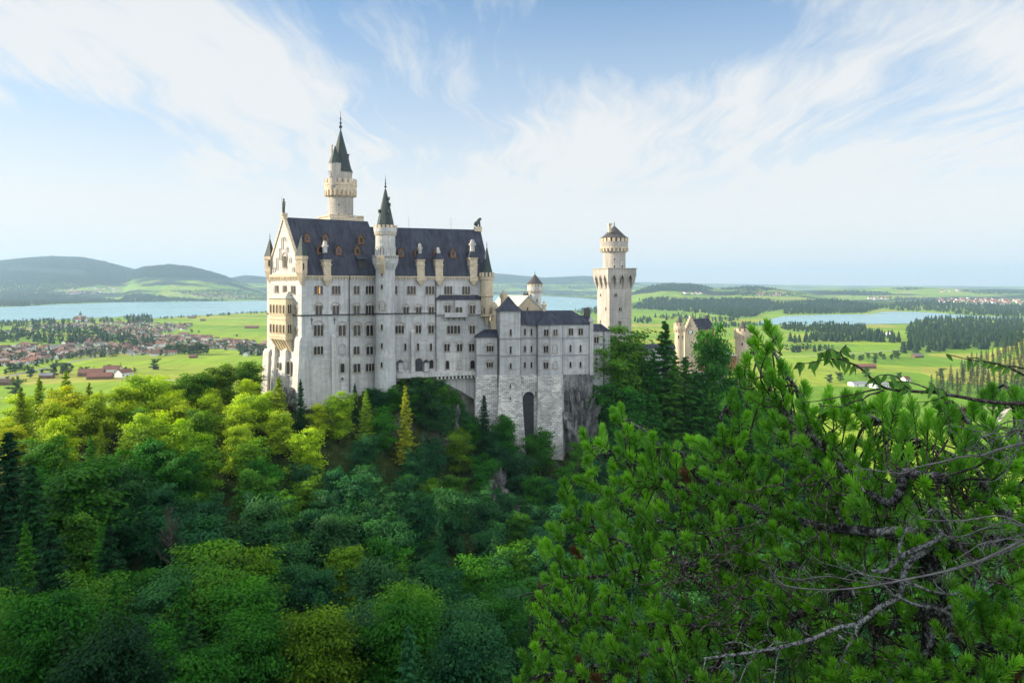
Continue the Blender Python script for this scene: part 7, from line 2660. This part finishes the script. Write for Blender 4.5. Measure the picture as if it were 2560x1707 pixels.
TEM = [shoot_template(900 + i) for i in range(6)]
NV = [[] for _ in LIMBS]
NR = [[] for _ in LIMBS]
BV = []
twg = [MB() for _ in LIMBS]
up = np.array([0, 0, 1.0])
for px, py, d in tips:
    tip = np.array(pt(px, py, d))
    # nearest limb point that lies rootward
    dv = tip - LP
    dist = np.linalg.norm(dv, axis=1) + 0.25 * np.clip(-(dv * LD).sum(1), 0, 1) + 0.30 * np.clip(0.25 - LF, 0, 1)
    k = int(np.argmin(dist))
    li = LI[k]
    base = LP[k]
    out = tip - base
    outn = unit(out)
    dirn = unit(outn * 0.75 + up * (0.62 + 0.35 * gP.random()) + np.array([-0.20, -0.30, 0]) + gP.normal(size=3) * 0.30)
    ln = gP.uniform(0.085, 0.165)
    b0 = tip - dirn * ln
    gap = np.linalg.norm(b0 - base)
    c1_ = base + LD[k] * gap * 0.35 - up * gap * 0.10
    c2_ = b0 - dirn * gap * 0.40
    ts = np.linspace(0, 1, 7)[:, None]
    q = base * (1 - ts) ** 3 + 3 * c1_ * ts * (1 - ts) ** 2 + 3 * c2_ * ts ** 2 * (1 - ts) + b0 * ts ** 3
    q[1:-1] += gP.normal(size=(5, 3)) * 0.006
    rt = 0.0035 + 0.0045 * min(1, gap / .5)
    twg[li].tube(np.vstack([q, tip]), list(np.linspace(rt, 0.0032, 7)) + [0.002], 4)
    # needles
    b, dd, L, side, s = TEM[gP.integers(6)]
    keep = gP.random(len(L)) < gP.uniform(0.72, 1.0)
    b, dd, L, side, s = b[keep], dd[keep], L[keep], side[keep], s[keep]
    xa = unit(np.cross(dirn, gP.normal(size=3)))
    ya = np.cross(dirn, xa)
    Rm = np.stack([xa, ya, dirn])
    o_ = (b * np.array([1, 1, ln])) @ Rm + b0
    dw = unit(dd @ Rm + up * 0.10 + np.array([0, 0, -0.0]))
    sw = side @ Rm
    sc_ = gP.uniform(0.85, 1.2)
    L = L * sc_
    w = 0.0024
    mid = o_ + dw * (L * 0.55)[:, None]
    end = o_ + unit(dw + up * 0.12) * L[:, None]
    quad = np.stack([o_ - sw * w * .7, o_ + sw * w * .7, mid + sw * w, mid - sw * w, mid - sw * w, mid + sw * w, end + sw * w * .3, end - sw * w * .3], 1).reshape(-1, 3)
    dead = gP.random() < (0.07 if (px > 2150 and py > 1250) else 0.007)
    if dead:
        BV.append(quad)
    else:
        tone = gP.normal() * 0.24
        NV[li].append(quad)
        NR[li].append(np.repeat(np.clip(0.40 + tone + 0.45 * (s - 0.55) + gP.normal(size=len(s)) * 0.16 + 0.6 * (gP.random(len(s)) < (0.015 + 0.10 * (s < 0.3))), 0, 1), 2))
for i, mm in enumerate(limb_mesh):
    lo = mm.build('limb', M['pinebark'], pine, True)
    if twg[i].v:
        twg[i].build('twigs', M['twig'], lo)
    if NV[i]:
        v = np.concatenate(NV[i]) - np.array(pine.location)
        fo = quick_mesh('foliage', v, np.arange(len(v)).reshape(-1, 4), M['pineneedle'], lo, np.concatenate(NR[i]))
        fo.color = (0.20, 0.49, 0.055, 1)
v = np.concatenate(BV) - np.array(pine.location)
tag(quick_mesh('withered_foliage', v, np.arange(len(v)).reshape(-1, 4), M['brownneedle'], pine), 'brown withered needle tufts')

# bare lichen-grey branches of the pine
WB = [([(150, 1412), (300, 1392), (480, 1370), (640, 1340), (830, 1290), (1010, 1215), (1150, 1185), (1280, 1080), (1390, 1020), (1430, 930), (1440, 850), (1500, 760), (1600, 700)], .0045, .017, 3.35),
      ([(1380, 1010), (1500, 1060), (1650, 1080), (1750, 1150), (1765, 1220), (1720, 1260)], .007, .009, 3.3), ([(1700, 590), (1620, 660), (1450, 740), (1330, 830), (1240, 840)], .013, .007, 3.32), ([(1650, 655), (1760, 650), (1850, 730), (1920, 800), (1905, 900), (1860, 990), (1750, 1060), (1690, 1090)], .011, .008, 3.36),
      ([(1600, 700), (1500, 610), (1350, 580), (1270, 600)], .026, .014, 3.46), ([(1420, 760), (1390, 700), (1440, 620), (1500, 560)], .007, .005, 3.3), ([(1730, 690), (1760, 560), (1700, 480), (1640, 440), (1590, 480)], .008, .004, 3.3),
      ([(1350, 1567), (1440, 1470), (1560, 1400), (1640, 1250)], .010, .014, 3.45), ([(640, 1340), (625, 1450), (605, 1600)], .004, .003, 3.33), ([(480, 1375), (420, 1490), (370, 1600)], .0035, .0025, 3.33), ([(1145, 1200), (1100, 1310), (1015, 1490)], .006, .004, 3.3), ([(500, 1355), (400, 1310), (310, 1312)], .0035, .002, 3.33),
      ([(640, 1340), (620, 1290), (612, 1270)], .003, .002, 3.33), ([(300, 1395), (280, 1440), (245, 1475)], .003, .002, 3.33), ([(1390, 1020), (1330, 950), (1230, 880), (1130, 850)], .006, .003, 3.3), ([(1450, 905), (1560, 950), (1720, 1000), (1790, 985), (1850, 960)], .007, .004, 3.25), ([(1860, 985), (1960, 980), (2040, 920), (2060, 820), (2010, 780)], .006, .003, 3.3)]
for i, (pp, r0, r1, d) in enumerate(WB):
    p = gnarl(spline([pt(*c5z(*q), d) for q in pp], 6), 0.008, 60 + i)
    m = MB()
    m.tube(p, list(np.linspace(r0, r1, len(p)) * (1 + .12 * np.sin(np.arange(len(p)) * 2.1))), 8)
    for k in range(int(len(p) * 0.35)):
        j = random.randrange(1, len(p) - 1)
        dr = unit(gP.normal(size=3) * np.array([1, .6, 1]) + np.array([-.3, 0, -.1]))
        l = random.uniform(.02, .10)
        e = p[j] + dr * l
        m.tube([p[j], p[j] + dr * l * .5 + gP.normal(size=3) * .006, e], [.0028, .002, .0012], 4)
    tag(m.build('bare_branch', M['lichen'], pine, True), 'bare grey lichen-covered branch')
# tangle of fine dead twigs inside the crown
m = MB()
for i in range(430):
    b = BARE[1] if i % 3 else (BARE[2] if i % 2 else BARE[3])
    xs, ys = [q[0] for q in b], [q[1] for q in b]
    px, py = random.uniform(min(xs), max(xs)), random.uniform(min(ys), max(ys))
    if not inside(px, py, OUTL):
        continue
    s0 = np.array(pt(px, py, random.uniform(3.4, 4.3)))
    dr = unit(gP.normal(size=3) * np.array([1, .5, .8]))
    l = random.uniform(.10, .38)
    q = [s0]
    for k in range(7):
        dr = unit(dr + gP.normal(size=3) * .32 + up * .10)
        q.append(q[-1] + dr * l / 7)
    m.tube(q, list(np.linspace(.0042, .0014, 8)), 4)
tag(m.build('dead_twigs', M['twig'], pine), 'tangle of thin dead twigs', kind='stuff')

# ---- bare shrub reaching in with long whip-like twigs
bs = thing('bare_shrub', 'leafless shrub with long pale grey twigs sweeping across the pine', 'shrub', (2.6, 2.4, -4.2))
WH = [([(2500, 500), (2222, 640), (2100, 700), (1900, 790), (1700, 850), (1450, 905), (1300, 935), (1100, 960), (900, 960), (680, 930), (600, 860), (560, 780)], .007, .0018), ([(2222, 668), (2000, 765), (1850, 800), (1740, 830), (1700, 870)], .004, .0015), ([(2450, 640), (2222, 550), (2050, 490), (1800, 510), (1600, 500), (1500, 480)], .005, .0016), ([(2222, 555), (2090, 540), (1880, 600), (1750, 640)], .004, .0015), ([(2400, 600), (2222, 610), (2000, 665), (1800, 660)], .0035, .0015),
      ([(2222, 660), (2100, 640), (1950, 660), (1750, 780)], .003, .0015), ([(1450, 905), (1250, 870), (1080, 830), (900, 800)], .003, .0012), ([(1300, 935), (1150, 920), (950, 885), (760, 900), (600, 860)], .003, .0012)]
WH2 = [([(2300, 860), (2178, 905), (1970, 945), (1840, 1060), (1700, 1100), (1600, 1250)], .004, .0015), ([(2300, 950), (2100, 1050), (1890, 1110), (1830, 1150), (1620, 1245)], .004, .0014), ([(2300, 1150), (2178, 1160), (1900, 1225), (1700, 1300), (1500, 1310), (1270, 1355), (1000, 1410), (850, 1475), (460, 1445), (390, 1500)], .006, .0018), ([(2115, 1040), (2070, 1300), (2000, 1440), (1900, 1567)], .004, .002), ([(2300, 980), (1840, 1060), (1500, 990), (1330, 960)], .003, .0012), ([(1900, 1225), (1980, 1100), (2060, 950)], .003, .0012), ([(1700, 1300), (1960, 1340), (2060, 1310)], .003, .0012)]
for lst, cv in ((WH, c5z), (WH2, c4z)):
    for i, (pp, r0, r1) in enumerate(lst):
        p = gnarl(spline([pt(*cv(*q), 2.75 + .12 * math.sin(i * 2.1)) for q in pp], 7), 0.006, 90 + i)
        m = MB()
        m.tube(p, list(np.linspace(r0, r1, len(p)) * .8), 6)
        for k in range(int(len(p) * .5)):
            j = random.randrange(1, len(p) - 1)
            t = unit(p[j + 1] - p[j])
            dr = unit(t * .6 + gP.normal(size=3) * np.array([.6, .4, .7]))
            l = random.uniform(.015, .09)
            m.tube([p[j], p[j] + dr * l * .5, p[j] + unit(dr + gP.normal(size=3) * .4) * l], [.0016, .0013, .0008], 4)
        m.build('bare_branch', M['deadtwig'], bs, True)
m = MB()
for q in ((2500, 500, c5z), (2450, 640, c5z), (2300, 1150, c4z), (2300, 900, c4z)):
    e = pt(*q[2](q[0], q[1]), 2.75)
    m.tube(spline([(2.6, 2.4, -4.2), (2.6 + .1, 2.6, -2.6), e], 6), list(np.linspace(.02, .006, 13)), 8)
m.build('stem', M['deadtwig'], bs, True)
# shrivelled leaves left on it
m = MB()
for x, y in ((810, 800), (725, 880), (820, 960), (850, 880), (1030, 1250), (810, 1180), (1020, 1000), (1110, 950), (1700, 770), (1800, 790), (1170, 230), (1165, 290)):
    c = np.array(pt(*c5z(x, y), 2.72))
    for k in range(2):
        d = unit(np.array([.2, 0, -1]) + gP.normal(size=3) * .4)
        s = unit(np.cross(d, gP.normal(size=3)))
        m.poly([c, c + d * .014 + s * .005, c + d * .03, c + d * .014 - s * .005])
        c = c + gP.normal(size=3) * .006
tag(m.build('withered_leaves', M['deadtwig'], bs), 'shrivelled grey leaves')

# ---- leafy sapling branch arching in from the side
M['sapleaf'] = leaf_mat('sapling_leaves', 0.35, 0.4)
sp_ = thing('leafy_sapling', 'thin arching sapling branch with drooping oval green leaves above the pine', 'sapling', (2.5, 2.5, -4.0))
SB = [([(2500, 735), (2178, 732), (1950, 730), (1700, 705), (1500, 660), (1250, 615), (1000, 605), (750, 585), (620, 540), (480, 430), (380, 350), (250, 285), (180, 180), (240, 100)], .0075, .0022), ([(620, 575), (450, 600), (300, 640), (0, 700), (-250, 720)], .0032, .0012), ([(650, 590), (500, 640), (350, 710), (150, 770), (-50, 755)], .0035, .0012),
      ([(950, 600), (900, 540), (850, 490), (740, 430), (600, 420), (500, 480)], .003, .0012), ([(1250, 615), (1100, 560), (900, 500), (690, 495)], .003, .0012), ([(2450, 560), (2178, 430), (2000, 340), (1850, 290), (1550, 255), (1330, 200)], .0045, .0014), ([(2178, 350), (1950, 310), (1700, 260), (1560, 240)], .003, .0012),
      ([(250, 285), (120, 250), (-20, 250), (-150, 280), (-300, 290)], .003, .0012), ([(180, 180), (90, 150), (30, 160), (-80, 200)], .0025, .0012), ([(1330, 610), (1230, 560), (1130, 500)], .002, .001), ([(1350, 655), (1200, 690), (980, 715)], .0022, .001)]
LV, LR = [], []


def sap_leaf(p, d, ln, wd, tone):
    """a folded oval leaf of ten faces, hanging along d"""
    d = unit(d)
    s = unit(np.cross(d, np.array([0.25, -1, 0.15]) + gP.normal(size=3) * .25))
    n = np.cross(s, d)
    prev = None
    for k in range(6):
        t = k / 5
        c = p + d * ln * t - np.array([0, 0, 1]) * ln * .22 * t * t
        w = wd * math.sin(math.pi * (0.06 + 0.94 * t) ** 0.85) * (1 if k < 5 else .1)
        row = (c - s * w + n * w * .35, c, c + s * w + n * w * .35)
        if prev is not None:
            LV.append([prev[0], prev[1], row[1], row[0]])
            LV.append([prev[1], prev[2], row[2], row[1]])
            LR.extend([tone, tone * .9])
        prev = row


for i, (pp, r0, r1) in enumerate(SB):
    p = gnarl(spline([pt(*c4z(*q), 2.5) for q in pp], 7), 0.004, 120 + i)
    m = MB()
    m.tube(p, list(np.linspace(r0, r1, len(p))), 7)
    m.build('branch', M['twig'], sp_, True)
    dens = {0: .0, 1: .16, 2: .16, 3: .45, 4: .28, 5: .3, 6: .3, 7: .6, 8: .6, 9: .3, 10: .2}[i]
    for j in range(2, len(p)):
        f_ = j / len(p)
        k = dens if i else (.5 if f_ > .72 else .06)
        if i == 5:
            k = .4 if f_ < .75 else .25
        while k > 0:
            if gP.random() < k:
                d = unit(np.array([gP.normal() * .9 - .15, -.15, -0.45 - .6 * gP.random()]) + unit(p[j] - p[j - 1]) * .5)
                sap_leaf(p[j], d, gP.uniform(.022, .042), gP.uniform(.0055, .0095), np.clip(gP.normal() * .2 + .5, 0, 1))
            k -= 1
v = np.array(LV).reshape(-1, 3) - np.array(sp_.location)
lf = quick_mesh('leaves', v, np.arange(len(v)).reshape(-1, 4), M['sapleaf'], sp_, np.array(LR))
lf.color = (0.11, 0.28, 0.04, 1)
m = MB()
for e in (pt(*c4z(2500, 735), 2.5), pt(*c4z(2450, 560), 2.5)):
    m.tube(spline([(2.5, 2.5, -4.0), (2.6, 2.5, -2.0), e], 6), list(np.linspace(.022, .0078, 13)), 8)
m.build('stem', M['twig'], sp_, True)
# ------------------------------------------------------------------ haze
hm = bpy.data.materials.new('haze_air')
hm.use_nodes = True
hn = hm.node_tree
hn.nodes.clear()
pv = node(hn, 'ShaderNodeVolumePrincipled', {'Color': (0.50, 0.75, 0.98, 1), 'Density': 4.6e-5, 'Anisotropy': 0.1})
node(hn, 'ShaderNodeOutputMaterial', {'Volume': pv.outputs[0]})
hb = MB()
hb.box((-34000, -1500, -180), (68000, 0, 0), (0, 33000, 0), (0, 0, 900))
tag(hb.build('haze', hm), kind='stuff')
